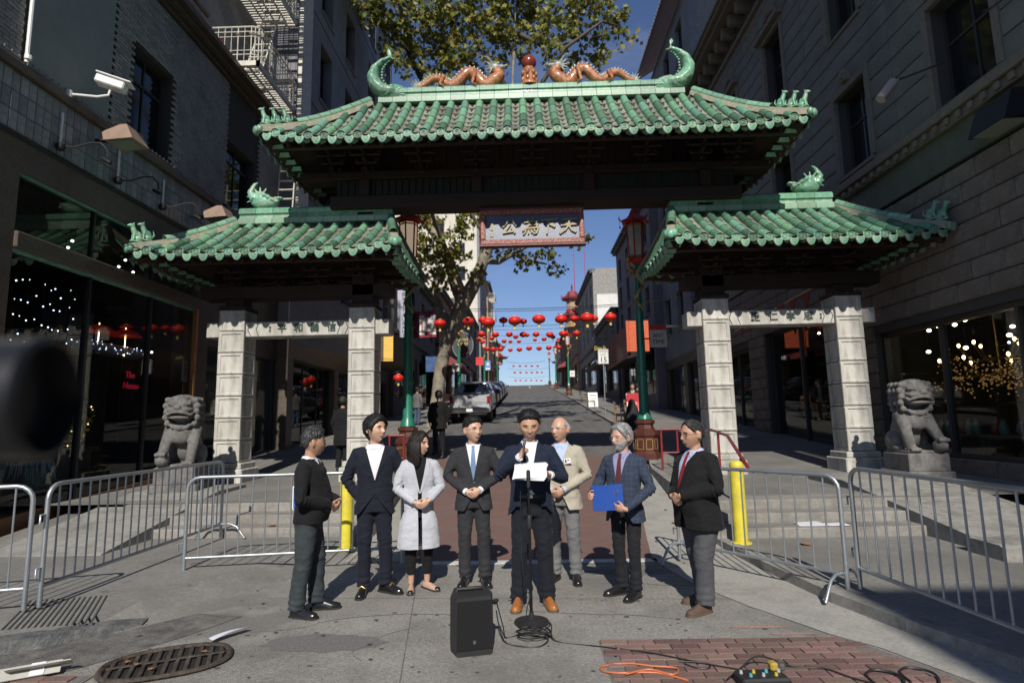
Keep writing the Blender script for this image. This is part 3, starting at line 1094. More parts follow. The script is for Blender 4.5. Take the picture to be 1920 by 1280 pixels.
def ridge(roof, x0, x1, y, z, n, dark=None):
 """stacked ridge mouldings cut into glazed lengths"""
 d = (x1 - x0) / n
 def prof(L):
  mb = MB()
  pr = [(-.16, -.03), (-.16, .09), (-.115, .105), (-.10, .13), (-.10, .185), (-.14, .21), (-.145, .30), (-.10, .345), (0, .36), (.10, .345), (.145, .30), (.14, .21), (.10, .185), (.10, .13), (.115, .105), (.16, .09), (.16, -.03)]
  mb.loft([[(0.004, a, b) for a, b in pr], [(L - .004, a, b) for a, b in pr]])
  return mb
 me = prof(d).mesh('ridge_block', M_TILE2, True, 35)
 for k in range(n):
  link('ridge_block', me, roof, M=Matrix.Translation((x0 + d * k, y, z)))
ridge(roof_m, -3.2, 3.7, GY, 8.88, 21)
ridge(roof_l, -6.28, -2.86, GY, 6.12, 9)
ridge(roof_r, 3.22, 6.74, GY, 6.12, 9)
# ridge-end fish: arched body, forked tail, fins
def fish(px, z, sgn, roof):
 mb = MB()
 pts, rad = [], []
 ctl = [(.36, .17, .21), (.10, .18, .27), (-.08, .34, .27), (-.16, .56, .22), (-.10, .78, .165), (.05, .95, .11), (.24, 1.05, .06)]
 for k in range(19):
  q = k / 18 * 5.999
  i, f = int(q), q - int(q)
  c = [ctl[i][m] * (1 - f) + ctl[i + 1][m] * f for m in range(3)]
  pts.append((sgn * c[0], 0, c[1]))
  rad.append(c[2])
 mb.tube(pts, rad, 12, flat=.62)
 mb.ell((sgn * .30, 0, .17), (.36, .17, .20), 14, 10)
 mb.ell((sgn * .55, 0, .10), (.17, .13, .11), 12, 8)
 tip = Vector(pts[-1])
 for (dx, dz) in ((-.06, .27), (.28, -.03)):
  mb.loft([[tip + Vector((-.06 * sgn, -.03, -.02)), tip + Vector((.05 * sgn, -.03, -.05)), tip + Vector((.05 * sgn, .03, -.05)), tip + Vector((-.06 * sgn, .03, -.02))],
                 [tip + Vector((sgn * dx * .6 - .05, -.03, dz * .6)), tip + Vector((sgn * dx * .6 + .05, -.03, dz * .55)), tip + Vector((sgn * dx * .6 + .05, .03, dz * .55)), tip + Vector((sgn * dx * .6 - .05, .03, dz * .6))],
                 [tip + Vector((sgn * dx - .008, -.008, dz)), tip + Vector((sgn * dx + .008, -.008, dz)), tip + Vector((sgn * dx + .008, .008, dz)), tip + Vector((sgn * dx - .008, .008, dz))]])
 me = remesh(mb, .02, 2, .6, lambda c: .012 * noise.noise(c * 14))
 me.transform(Matrix.Translation((px, GY, z)))
 f = mesh_obj('ridge_fish', me, M_TILE2, roof)
 sp = MB(Matrix.Translation((px, GY, z)))
 for k in range(5, 17):       # scutes down the back and whiskers at the jaw
  p = Vector(pts[k])
  sp.ell((p.x + sgn * rad[k] * .92, 0, p.z - .01), (.028, .022, .03), 6, 4)
 for k in range(5):
  sp.ell((sgn * (.30 + .085 * k), -.15 + .01 * k, .27 - .035 * k), (.05, .03, .035), 7, 5)
 sp.ell((sgn * .45, -.13, .16), (.03, .03, .03), 8, 6)
 sp.tube([(sgn * .1, -.13, .05), (sgn * .25, -.19, .1), (sgn * .2, -.2, .22), (sgn * .08, -.17, .24)], .025, 6)
 part('fin', sp, M_TILE2, f, True, 60)
fish(-3.2, 8.98, 1, roof_m)
fish(3.70, 8.98, -1, roof_m)
def dragon(xh, xt, z, roof):
 """undulating dragon along the ridge; head towards xh"""
 sg = 1 if xh > xt else -1
 L = abs(xh - xt)
 body = MB()
 pts, rad = [], []
 for k in range(41):
  t = k / 40
  x = xt + sg * L * .93 * t
  amp = (.11 + .15 * t) * (0.25 if t < .04 else 1)
  zz = .10 + amp * (1 - math.cos(2 * PI * 2.15 * t)) * .5 * 1.5
  pts.append(Vector((x, GY + .03 * math.sin(9 * t), z + zz)))
  rad.append(.05 + .105 * t ** .7)
 top = pts[-1]
 for k in range(1, 9):
  t = k / 8
  pts.append(Vector((top.x + sg * .16 * math.sin(PI * t * .9), GY, top.z + .30 * t)))
  rad.append(.155 - .05 * t)
 body.tube(pts, rad, 10)
 d = part('ridge_dragon', body, M_DRAG, roof, True, 80)
 sp = MB()
 for k in range(2, len(pts) - 1):
  p, q = pts[k], pts[k + 1]
  tdir = (q - p).normalized()
  nn = Vector((-tdir.z * sg, 0, tdir.x * sg))
  a = p + nn * rad[k] * .92
  sp.loft([[a - tdir * .03 - Vector((0, .012, 0)), a + tdir * .03 - Vector((0, .012, 0)), a + tdir * .03 + Vector((0, .012, 0)), a - tdir * .03 + Vector((0, .012, 0))],
                 [a + nn * .06 - tdir * .025 - Vector((0, .002, 0)), a + nn * .06 - tdir * .02 - Vector((0, .002, 0)), a + nn * .06 - tdir * .02 + Vector((0, .002, 0)), a + nn * .06 - tdir * .025 + Vector((0, .002, 0))]])
 part('spine', sp, M_GREY, d)
 h = pts[-1]
 hd = MB()
 hd.ell((h.x + sg * .02, GY, h.z + .03), (.15, .11, .11), 12, 8)
 hd.ell((h.x + sg * .17, GY, h.z + .04), (.13, .075, .05), 10, 6)
 hd.ell((h.x + sg * .14, GY, h.z - .06), (.10, .06, .03), 10, 6)
 hd.ell((h.x + sg * .27, GY, h.z + .07), (.045, .05, .04), 8, 6)
 for s in (-1, 1):
  hd.ell((h.x + sg * .09, GY + s * .08, h.z + .09), (.03, .03, .03), 8, 6)
  hd.tube([(h.x - sg * .02, GY + s * .05, h.z + .10), (h.x - sg * .16, GY + s * .10, h.z + .24), (h.x - sg * .30, GY + s * .12, h.z + .26)], [.028, .018, .006], 6)
  hd.tube([(h.x + sg * .24, GY + s * .05, h.z + .03), (h.x + sg * .36, GY + s * .12, h.z + .10), (h.x + sg * .30, GY + s * .2, h.z + .22)], .008, 5)
  for k in range(5):
   a = R(100 + 38 * k)
   hd.tube([(h.x - sg * .05, GY + s * .07, h.z), (h.x - sg * .05 + sg * .2 * math.cos(a), GY + s * .14, h.z + .2 * math.sin(a))], [.03, .004], 5)
 part('dragon_head', hd, M_GREY, d, True, 60)
 for (t, s) in ((.30, -1), (.74, -1), (.86, 1)):
  lg = MB()
  p = pts[int(40 * t)]
  lg.tube([p, p + Vector((sg * .1, s * .13, -.02)), Vector((p.x + sg * .02, GY + s * .17, z + .05))], [.06, .05, .035], 7)
  for c in (-1, 0, 1):
   lg.tube([(p.x + sg * .02, GY + s * .17, z + .05), (p.x + sg * .13, GY + s * .17 + .05 * c, z + .02)], [.02, .005], 5)
  part('claw', lg, M_DRAG, d, True, 60)
 p = pts[0]
 tl = MB()
 for k in range(6):
  a = R(50 + 26 * k)
  tl.tube([p, p + Vector((-sg * .0 + .17 * math.cos(a) * sg * -1 * -1, 0, .20 * math.sin(a)))], [.03, .004], 5)
 part('tail_tuft', tl, M_GREY, d, True, 60)
dragon(-.48, -2.34, 9.18, roof_m)
dragon(.84, 2.62, 9.18, roof_m)
pb = MB()
pb.lathe([(.20, 0), (.21, .05), (.17, .09), (.15, .16), (.16, .24), (.13, .30), (.14, .40), (.12, .45), (.10, .47)], 16, (GX - .02, GY, 9.20))
for k in range(14):
 a = 2 * PI * k / 7
 pb.ell((GX - .02 + .155 * math.cos(a), GY + .155 * math.sin(a), 9.35 + .15 * (k // 7)), (.05, .05, .07), 7, 5)
fin = part('finial', pb, M_DRAG, roof_m, True, 60)
part('pearl', MB().ell((GX - .02, GY, 9.79), .17, 18, 12).tube([(GX - .02, GY, 9.93), (GX - .02, GY, 10.02)], [.03, .008], 6), M_PEARL, fin, True)
def beast(p, dirx, roof, sc=1.0, sit=True):
 """small seated roof animal facing dirx"""
 mb = MB()
 mb.ell((0, 0, .12), (.085, .055, .10), 10, 7)
 mb.tube([(.03, 0, .12), (.075, 0, .22), (.10, 0, .29)], [.062, .055, .04], 8)
 mb.ell((.115, 0, .315), (.065, .045, .045), 10, 7)
 mb.ell((.17, 0, .305), (.035, .028, .024), 8, 6)
 for s in (-1, 1):
  mb.tube([(.07, s * .035, .18), (.085, s * .04, .01)], [.026, .02], 7)
  mb.ell((.10, s * .04, .012), (.032, .02, .016), 7, 5)
  mb.ell((-.02, s * .05, .05), (.07, .03, .055), 8, 6)
  mb.tube([(.09, s * .03, .35), (.075, s * .04, .40)], [.016, .004], 5)
 mb.tube([(-.08, 0, .06), (-.13, 0, .14), (-.10, 0, .24)], [.024, .022, .008], 6)
 mb.box((.01, 0, -.012), (.24, .12, .03))
 me = remesh(mb, .012, 1, .5)
 a = math.atan2(dirx[1], dirx[0])
 me.transform(Matrix.Translation(p) @ Matrix.Rotation(a, 4, 'Z') @ Matrix.Scale(sc, 4))
 mesh_obj('roof_beast', me, M_TILE2, roof)
for rf, roof, hips, nb in ((main, roof_m, ((1, -1), (0, 1)), 3), (lefr, roof_l, ((1, -1),), 2), (rigr, roof_r, ((0, 1),), 2)):
 for left, sg in hips:
  c, r_ = (rf.x0, rf.r0) if left else (rf.x1, rf.r1)
  dv = Vector((c - r_, rf.yf - rf.yr, 0)).normalized()
  for k in range(nb):
   t = .055 + .085 * k
   p = rf.F(c + (r_ - c) * t, t) + Vector((0, 0, .13))
   beast(p, (dv.x, dv.y), roof, .85 if nb == 3 else .95)
def ridge_beast(x, z, sg, roof):
 """fish-dragon crouched on the small ridge: open jaws, curled crest"""
 mb = MB()
 mb.ell((0, 0, .20), (.26, .13, .18), 12, 8)
 mb.ell((.22 * sg, 0, .16), (.18, .12, .11), 10, 7)
 mb.ell((.36 * sg, 0, .25), (.12, .08, .045), 10, 6)
 mb.tube([(-.16 * sg, 0, .22), (-.25 * sg, 0, .40), (-.17 * sg, 0, .58), (-.10 * sg, 0, .66)], [.15, .12, .07, .01], 9, flat=.7)
 for k in range(6):
  a = R(60 + 28 * k)
  mb.tube([(-.02 * sg, -.05, .26), (sg * (-.02 + .3 * math.cos(a)), -.09, .24 + .26 * math.sin(a))], [.06, .012], 6)
 for k in range(4):
  mb.ell((sg * (.1 + .09 * k), -.11, .30 - .05 * k), (.05, .05, .04), 7, 5)
 me = remesh(mb, .018, 1, .6, lambda c: .014 * noise.noise(c * 18))
 me.transform(Matrix.Translation((x, GY, z)))
 mesh_obj('ridge_beast', me, M_TILE2, roof)
ridge_beast(-5.83, 6.46, 1, roof_l)
ridge_beast(6.3, 6.46, -1, roof_r)
# ------------------------------------------------ timber under the roofs
raf = MB().box((0, .5, -.235), (.075, 1.0, .095)).mesh('rafter', M_SOFF)
for rf, roof, n in ((main, roof_m, 34), (lefr, roof_l, 16), (rigr, roof_r, 16)):
 for i in range(n):
  x = rf.x0 + (rf.x1 - rf.x0) * (i + .5) / n
  tm = rf.tmax(x)
  for back in ((False,) if rf is not main else (False, True)):
   p, q = rf.F(x, .05, back), rf.F(x, max(.12, min(.78, tm * .95)), back)
   link('rafter', raf, roof, M=orient(p, q))
def beam(x0, x1, y0, y1, z0, z1, name='beam', m=M_SOFF):
 return part(name, MB().bx(x0, x1, y0, y1, z0, z1, .015), m, gate)
def bracket(x, y, z, sc=1.0, front=-1):
 """stepped bracket set: crossed arms on bearing blocks, reaching out under the eave"""
 mb = MB()
 s = sc
 mb.box((x, y, z + .06 * s), (.26 * s, .26 * s, .12 * s), .02)
 for k in range(3):
  w = (.5 + .32 * k) * s
  zz = z + (.18 + .20 * k) * s
  yy = y + front * .22 * k * s
  mb.box((x, yy, zz), (w, .11 * s, .10 * s), .02)
  mb.box((x, y + front * (.1 + .14 * k) * s, zz), (.11 * s, (.5 + .34 * k) * s, .10 * s), .02)
  for q in (-1, 0, 1):
   mb.box((x + q * (w / 2 - .06 * s), yy, zz + .09 * s), (.13 * s, .13 * s, .08 * s), .015)
 return part('bracket', mb, M_SOFF, gate)
# main bay: beam box, frieze with mullions, posts standing on the inner pillars
bm_ = beam(-4.2, 4.75, 12.2, 12.76, 6.34, 6.62)
beam(-4.9, 5.4, 12.25, 12.71, 7.02, 7.2)
fz = MB()
fz.bx(-4.1, 4.65, 12.36, 12.60, 6.62, 7.02)
fzo = part('frieze', fz, M_SOFG, gate)
sm = MB().box((0, 0, 0), (.035, .05, .39)).mesh('slat', M_SOFF)
for i in range(58):
 link('slat', sm, fzo, M=Matrix.Translation((-4.02 + 8.6 * i / 57, 12.34, 6.82)))
for x in (-3.46, -.98, 1.48, 4.0):
 part('post', MB().bx(x - .12, x + .12, 12.22, 12.5, 6.62, 7.02, .02), M_SOFF, gate)
for x in (-4.15, -3.4, -2.2, -.98, .25, 1.48, 2.7, 3.9, 4.65):
 bracket(x, 12.3, 7.12, .62, -1)
 bracket(x, 12.66, 7.12, .62, 1)
beam(-5.1, 5.6, 11.28, 11.42, 7.30, 7.44, 'purlin')
beam(-5.1, 5.6, 13.54, 13.68, 7.30, 7.44, 'purlin')
beam(-5.0, 5.5, 11.75, 11.88, 7.66, 7.80, 'purlin')
for x in (-3.46, 4.0):
 part('post', MB().bx(x - .24, x + .24, 12.24, 12.72, 4.14, 5.5, .02).bx(x - .2, x + .2, 12.38, 12.58, 5.5, 6.34, .02), M_SOFF, gate)
for (x0, x1, xs) in ((-7.0, -2.85, (-6.25, -5.3, -4.4, -3.46)), (3.4, 7.5, (4.0, 4.9, 5.8, 6.75))):
 beam(x0, x1, 12.24, 12.72, 4.40, 4.66)
 beam(x0 - .3, x1 + .2, 11.5, 11.64, 4.98, 5.1, 'purlin')
 beam(x0 - .3, x1 + .2, 13.32, 13.46, 4.98, 5.1, 'purlin')
 for x in xs:
  bracket(x, 12.3, 4.62, .55, -1)
  bracket(x, 12.66, 4.62, .55, 1)
for px in PX:
 cp = MB()
 cp.bx(px - .30, px + .30, GY - .30, GY + .30, 4.142, 4.22, .015)
 cp.bx(px - .20, px + .20, GY - .20, GY + .20, 4.22, 4.40, .015)
 for q in (-.2, 0, .2):
  cp.ell((px + q, GY - .30, 4.2), (.05, .03, .04), 7, 5)
 part('capital', cp, M_SOFF, gate)
# corner beams reaching to the upturned corners
for rf, sides in ((main, (1, 0)), (lefr, (1,)), (rigr, (0,))):
 for left in sides:
  c, r_ = (rf.x0, rf.r0) if left else (rf.x1, rf.r1)
  for back in (False, True):
   mb = MB()
   p, q = rf.F(c + (r_ - c) * .05, .05, back) - Vector((0, 0, .24)), rf.F(c + (r_ - c) * .8, .8, back) - Vector((0, 0, .34))
   mb.tube([p, q], .10, 4)
   part('corner_beam', mb, M_SOFF, gate)
# ------------------------------------------------ hanging name board
sg = thing('name_board', 'dark blue board with gold characters in a red patterned frame hanging under the gate roof', 'sign', (.21, 12.35, 5.3), world=True)
SW, SH = 2.25, .82
T = Matrix.Translation((.21, 12.33, 5.83)) @ Matrix.Rotation(R(-5), 4, 'X') @ Matrix.Rotation(PI / 2, 4, 'X')
def frame_mat():
 m = mat('carved_frame', (0.38, 0.10, 0.07), 0.45, bump=0.5, bs=60)
 n, l = m.node_tree.nodes, m.node_tree.links
 tc = n.new('ShaderNodeTexCoord')
 w = n.new('ShaderNodeTexVoronoi')
 w.inputs['Scale'].default_value = 26
 l.new(tc.outputs['Object'], w.inputs['Vector'])
 rp = n.new('ShaderNodeValToRGB')
 rp.color_ramp.elements[0].color = (0.42, 0.27, 0.20, 1)
 rp.color_ramp.elements[1].color = (0.24, 0.06, 0.045, 1)
 rp.color_ramp.elements[0].position = 0.25
 rp.color_ramp.elements[1].position = 0.42
 l.new(w.outputs['Distance'], rp.inputs[0])
 l.new(rp.outputs[0], n['Principled BSDF'].inputs['Base Color'])
 return m
part('board', MB(T).box((0, 0, 0), (SW - .1, SH - .1, .05)), mat('board_blue', (0.075, 0.095, 0.155), 0.4, var=0.2, vs_=7, bump=.1), sg)
fr = MB(T)
for (x, y, w, h) in ((0, SH / 2 - .06, SW, .12), (0, -SH / 2 + .06, SW, .12), (-SW / 2 + .055, 0, .11, SH - .244), (SW / 2 - .055, 0, .11, SH - .244)):
 fr.box((x, y, .02), (w, h, .13), .02)
part('board_frame', fr, frame_mat(), sg)
fr = MB(T)
for (x, y, w, h) in ((0, SH / 2 + .012, SW + .04, .03), (0, -SH / 2 - .012, SW + .04, .03)):
 fr.box((x, y, 0), (w, h, .16))
part('board_edge', fr, mat('oxblood_paint', (0.10, 0.015, 0.012), 0.5, var=.2), sg)
for ch, x in zip('公為下天', (-.52, -.05, .32, .76)):
 part('lettering', text_mb(ch, .40 if ch != '公' else .36, .022, T @ Matrix.Translation((x, -.03, .05)) @ Matrix.Rotation(R(4), 4, 'Z'), shear=.22, bold=.004), M_GOLD, sg)
part('seal_mark', MB(T).box((-.88, .02, .035), (.06, .15, .02)).box((-.88, -.17, .035), (.075, .085, .02)), M_GOLD, sg)
part('hanger', MB().tube([(-.55, 12.36, 6.2), (-.55, 12.36, 6.36)], .018, 6).tube([(.97, 12.36, 6.2), (.97, 12.36, 6.36)], .018, 6), mat('iron', (.03, .03, .03), .5), sg)
# ================================================================== BUILDINGS, LEFT SIDE
M_DBRICK = mat('painted_dark_brick', (0.30, 0.295, 0.28), 0.55, var=0.2, vs_=12, bump=0.3, bs=50, rnd=0.22, dirt=(0.055, 0.05, 0.05), ds=2, da=.5)
M_DMORT = mat('dark_mortar', (0.055, 0.053, 0.05), 0.9, var=.2, vs_=20)
M_LBRICK = mat('sunlit_brick', (0.62, 0.60, 0.56), 0.5, var=0.12, vs_=12, bump=0.2, bs=50, rnd=0.1)  # sunlit south face: the brightness is put into the brick colour
M_BROWN = mat('brown_granite', (0.10, 0.078, 0.06), 0.5, var=0.25, vs_=18, bump=0.1, bs=90, dirt=(0.04, .032, .028), ds=3, da=.6)
M_RUST = mat('rust_granite', (0.17, 0.085, 0.045), 0.45, var=0.3, vs_=30, bump=.1, bs=90)
M_STUCCO = mat('grey_green_stucco', (0.24, 0.265, 0.25), 0.85, var=0.10, vs_=3, bump=.1, bs=80)
M_DSTUC = mat('dark_stucco', (0.24, 0.235, 0.22), 0.9, var=0.25, vs_=9, bump=0.8, bs=30)
M_GSTUC = mat('blue_grey_stucco', (0.21, 0.21, 0.225), 0.85, var=0.10, vs_=2.5, bump=.15, bs=40, dirt=(.10, .10, .11), ds=.6, da=.5)
M_METAL = mat('fascia_metal', (0.24, 0.255, 0.265), 0.42, metal=.35, var=0.25, vs_=8, bump=.1, bs=30, rnd=0.22)
M_IRON = mat('black_iron', (0.025, 0.025, 0.027), 0.5, metal=.4)
M_CREAM = mat('cream_iron', (0.62, 0.60, 0.53), 0.55, var=.2, vs_=12, dirt=(.25, .2, .15), ds=6, da=.5)
M_WFRAME = mat('dark_window_frame', (0.04, 0.038, 0.036), 0.5)
M_GLASS = glass_mat('window_glass')
M_DGLASS = mat('dark_pane', (0.012, 0.014, 0.016), 0.06, spec=.6)
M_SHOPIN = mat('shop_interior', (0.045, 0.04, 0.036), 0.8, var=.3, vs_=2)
M_SHOPFL = mat('shop_floor', (0.06, 0.05, 0.042), 0.4, var=.3, vs_=3)
M_SPOT = mat('spot_lamp', (.9, .88, .8), .4, emit=(1, .93, .8), es=14)
M_FAIRY = mat('fairy_lamp', (.8, .85, 1), .4, emit=(.72, .78, 1), es=6)
M_WARM = mat('warm_lamp', (1, .8, .5), .4, emit=(1, .66, .30), es=11)
M_RED = mat('red_paint', (0.45, 0.03, 0.025), .45, var=.15)
M_BOLT = mat('white_paint', (0.72, 0.72, 0.70), .5, var=.06)
def wallgrid(mb, u0, u1, v0, v1, holes, depth, n0=0.0):
 us = sorted({u0, u1, *[h[0] for h in holes], *[h[1] for h in holes]})
 us = [u for u in us if u0 <= u <= u1]
 for a, b in zip(us, us[1:]):
  m = (a + b) / 2
  hs = sorted([(h[2], h[3]) for h in holes if h[0] < m < h[1]])
  z = v0
  for (p, q) in hs:
   if p > z + 1e-4:
    mb.bx(a, b, z, p, n0 - depth, n0)
   z = max(z, q)
  if z < v1 - 1e-4:
   mb.bx(a, b, z, v1, n0 - depth, n0)
 return mb
def LT(x):
 return frame((x, 0, 0), (0, 1, 0), (0, 0, 1))
def RT(x):
 """right hand walls: pass u = -y"""
 return frame((x, 0, 0), (0, -1, 0), (0, 0, 1))
def window(parent, T, u0, u1, v0, v1, nu=1, nv=2, fm=None, gm=None, rec=.14, fw=.06, sill=True, sm=None, label=None, split=None):
 """sash window: frame with bars, pane and sill"""
 fm = fm or M_WFRAME
 mb = MB(T)
 d0, d1 = -rec - .06, -rec
 mb.bx(u0, u1, v0, v0 + fw, d0, d1)
 mb.bx(u0, u1, v1 - fw, v1, d0, d1)
 mb.bx(u0, u0 + fw, v0 + fw, v1 - fw, d0, d1)
 mb.bx(u1 - fw, u1, v0 + fw, v1 - fw, d0, d1)
 for i in range(1, nu):
  u = u0 + (u1 - u0) * i / nu
  mb.bx(u - fw * .35, u + fw * .35, v0 + fw, v1 - fw, d0 + .005, d1 - .006)
 vs_ = [v0 + (v1 - v0) * i / nv for i in range(1, nv)] if split is None else split
 for v in vs_:
  mb.bx(u0 + fw, u1 - fw, v - fw * .4, v + fw * .4, d0 + .01, d1 + .004)
 w = part('window', mb, fm, parent, label=label)
 part('pane', MB(T).bx(u0 + fw * .5, u1 - fw * .5, v0 + fw * .5, v1 - fw * .5, d0 + .018, d0 + .03), gm or M_DGLASS, w)
 if sill:
  part('sill', MB(T).bx(u0 - .08, u1 + .08, v0 - .10, v0 - .002, -rec - .05, .07, .012), sm or M_BROWN, w)
 return w
P3_BEFORE = set(bpy.data.objects)
bl = thing('shop_building', 'dark brick corner building with a tall glazed shop front on the ground floor', 'building', (-7.5, 11, 0.1), world=True)
A0, A1 = 7.74, 18.2
T = LT(-7.5)
W1 = (10.85, 12.12, 7.45, 9.46)
W2 = (14.62, 16.2, 7.45, 9.3)
# the wall behind the bricks, and the plain stucco panel
wl_ = wallgrid(MB(T), A0, A1, 7.25, 10.9, [W1, W2], .42, -.03)
part('wall', wl_, M_DMORT, bl)
part('wall', MB(T).bx(8.42, 10.2, 7.36, 11.0, -.03, .03), M_STUCCO, bl)
part('wall', MB().bx(-30, -7.97, A0, A0 + .4, 6.2, 16, 0), M_LBRICK, bl)
part('wall', MB().bx(-30, -7.9, A1 - .3, A1, 0.3, 16, 0), M_DSTUC, bl)
part('wall', MB().bx(-8.4, -8.0, A0 + .4, A1, 11.25, 24, 0), M_DSTUC, bl)
part('roof', MB().bx(-30, -8.4, A0 + .4, A1, 15.8, 16, 0), M_DSTUC, bl)
bk = MB().box((0, 0, 0), (.205, .062, .035), .006).mesh('brick', M_DBRICK)
bkl = MB().box((0, 0, 0), (.205, .062, .035), .006).mesh('brick', M_LBRICK)
def bricks(parent, T, me, u0, u1, v0, v1, holes, limit, seed=1, half=None):
 rb = random.Random(seed)
 c = []
 rows = int((v1 - v0) / .0725)
 for r in range(rows):
  v = v0 + .036 + .0725 * r
  u = u0 + (.105 if r % 2 == 0 else 0.0)
  while u < u1 - .05:
   w = min(.205, u1 - u)
   uc = u + w / 2
   if w > .06 and not any(h[0] - .02 < uc < h[1] + .02 and h[2] - .04 < v < h[3] + .04 for h in holes):
    c.append((uc, v, w))
   u += .215
 c.sort(key=lambda q: q[0] + abs(q[1] - 8) * .3)
 rest = MB(T)
 for k, (u, v, w) in enumerate(c):
  n = rb.uniform(-.004, .004)
  if k < limit:
   link('brick', me, parent, M=T @ Matrix.Translation((u, v, n)) @ Matrix.Diagonal((w / .205, 1, 1, 1)))
  else:
   rest.box((u, v, n), (w, .062, .035))
 if len(rest.v):
  part('brickwork', rest, me.materials[0], parent, kind='stuff')
bricks(bl, T, bk, 10.2, 14.55, 7.34, 10.85, [W1], 250, 2)
bricks(bl, T, bk, 16.3, A1, 7.34, 10.85, [], 0, 4)
bricks(bl, frame((0, A0, 0), (1, 0, 0), (0, 0, 1)), bkl, -8.6, -7.5, 6.3, 12.5, [], 50, 3)
bricks(bl, T, bk, A0 + .02, 8.3, 7.34, 12.4, [], 0, 5)
window(bl, T, *W1, 2, 2, split=(8.85,), rec=.22)
window(bl, T, *W2, 2, 2, split=(8.85,), rec=.22)
cor = MB(T)
for (a, b, c, d) in ((10.86, 10.98, -.3, .10), (10.98, 11.08, -.3, .26), (11.08, 11.24, -.5, .38)):
 cor.bx(A0 - .02, A1, a, b, c, d, .012)
part('cornice', cor, M_BROWN, bl)
for u in (9.4, 11.6, 13.6, 16.9):
 window(bl, LT(-8.0), u - .5, u + .5, 12.6, 14.6, 1, 2)
 window(bl, LT(-8.0), u - .5, u + .5, 16.2, 18.2, 1, 2)
 window(bl, LT(-8.0), u - .5, u + .5, 19.8, 21.8, 1, 2)
# fascia of upright metal tiles between two ledges
fa = MB(T)
fa.bx(A0, A1, 6.24, 7.2, -.4, -.03)
fas = part('fascia', fa, M_DMORT, bl)
ft = MB().box((0, 0, 0), (.148, .305, .03), .006).mesh('fascia_tile', M_METAL)
rf_ = random.Random(5)
for c in range(66):
 for r in range(3):
  u = A0 + .08 + .156 * c
  if u < A1 - .05:
   link('fascia_tile', ft, fas, M=T @ Matrix.Translation((u, 6.41 + .315 * r, -.012 + rf_.uniform(-.003, .003))))
led = MB(T)
led.bx(A0 - .04, A1, 7.2, 7.34, -.4, .10, .02)
led.bx(A0 - .03, A1, 7.34, 7.40, -.3, .03, .01)
part('ledge', led, M_BROWN, bl)
st = MB(T)
for k in range(80):
 st.ell((A0 + .1 + .13 * k, 7.43, .06), (.018, .022, .018), 6, 4)
part('studs', st, M_METAL, bl, True)
led = MB(T)
led.bx(A0 - .03, A1, 6.16, 6.24, -.4, .03, .012)
part('ledge', led, M_IRON, bl)
part('lintel', MB(T).bx(A0, A1, 5.66, 6.16, -.5, 0), M_BROWN, bl)
part('corner_pier', MB(T).bx(A0, 8.5, .05, 5.66, -.7, .0), M_BROWN, bl)
part('corner_pier', MB().bx(-30, -8.2, A0, A0 + .5, .05, 6.2), M_BROWN, bl)
part('corner_pier', MB(T).bx(13.62, 14.1, .3, 5.66, -.6, .0), M_BROWN, bl)
part('corner_pier', MB(T).bx(14.1, A1, 3.7, 5.66, -.6, -.06), M_BROWN, bl)
bs_ = MB()
bs_.loft([[(-7.5, 8.5, .05), (-7.5, 8.5, .36), (-8.0, 8.5, .36), (-8.0, 8.5, .05)], [(-7.5, 13.62, .4), (-7.5, 13.62, .72), (-8.0, 13.62, .72), (-8.0, 13.62, .4)]])
part('base', bs_, M_RUST, bl)
part('base', MB(T).bx(14.1, A1, .5, .82, -.4, -.05), M_RUST, bl)
part('transom', MB(T).bx(8.5, 13.62, 4.45, 4.72, -.2, .05, .02), M_BROWN, bl)
tr = MB(T)
for u in (10.2, 11.95):
 tr.bx(u - .03, u + .03, .4, 4.45, -.14, -.04)
 tr.bx(u - .02, u + .02, 4.72, 5.66, -.14, -.06)
part('mullion', tr, M_IRON, bl)
part('mullion', MB(T).bx(13.5, 13.58, .7, 4.45, -.05, .04), mat('copper_trim', (.5, .27, .13), .35, metal=.8, var=.2, stretch=(1, 1, .2)), bl)
for (u0, u1) in ((8.5, 10.17), (10.23, 11.92), (11.98, 13.5)):
 part('pane', MB(T).bx(u0, u1, .4, 4.45, -.105, -.09), M_GLASS, bl)
 part('pane', MB(T).bx(u0, u1, 4.72, 5.66, -.115, -.10), M_GLASS, bl)
ed = MB(T)
ed.bx(8.5, 13.5, 5.63, 5.66, -.09, -.03)
ed.bx(8.5, 13.5, 4.40, 4.45, -.09, -.03)
part('pane_reflection', ed, mat('green_reflection', (.16, .36, .28), .25, var=.3, vs_=6), bl)  # green reflection at the top of the glass, painted as strips
for (u0, u1) in ((14.1, 15.6), (15.66, 16.9), (16.96, 18.2)):
 part('pane', MB(T).bx(u0, u1, .82, 3.7, -.2, -.185), M_GLASS, bl)
dm = MB(T)
for u in (15.63, 16.93):
 dm.bx(u - .03, u + .03, .82, 3.7, -.26, -.15)
part('mullion', dm, M_IRON, bl)
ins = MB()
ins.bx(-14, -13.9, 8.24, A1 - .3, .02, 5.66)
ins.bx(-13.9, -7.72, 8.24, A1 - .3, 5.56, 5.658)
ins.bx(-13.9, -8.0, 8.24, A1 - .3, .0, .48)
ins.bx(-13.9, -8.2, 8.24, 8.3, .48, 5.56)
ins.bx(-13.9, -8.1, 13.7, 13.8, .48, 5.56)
part('interior', ins, M_SHOPIN, bl)
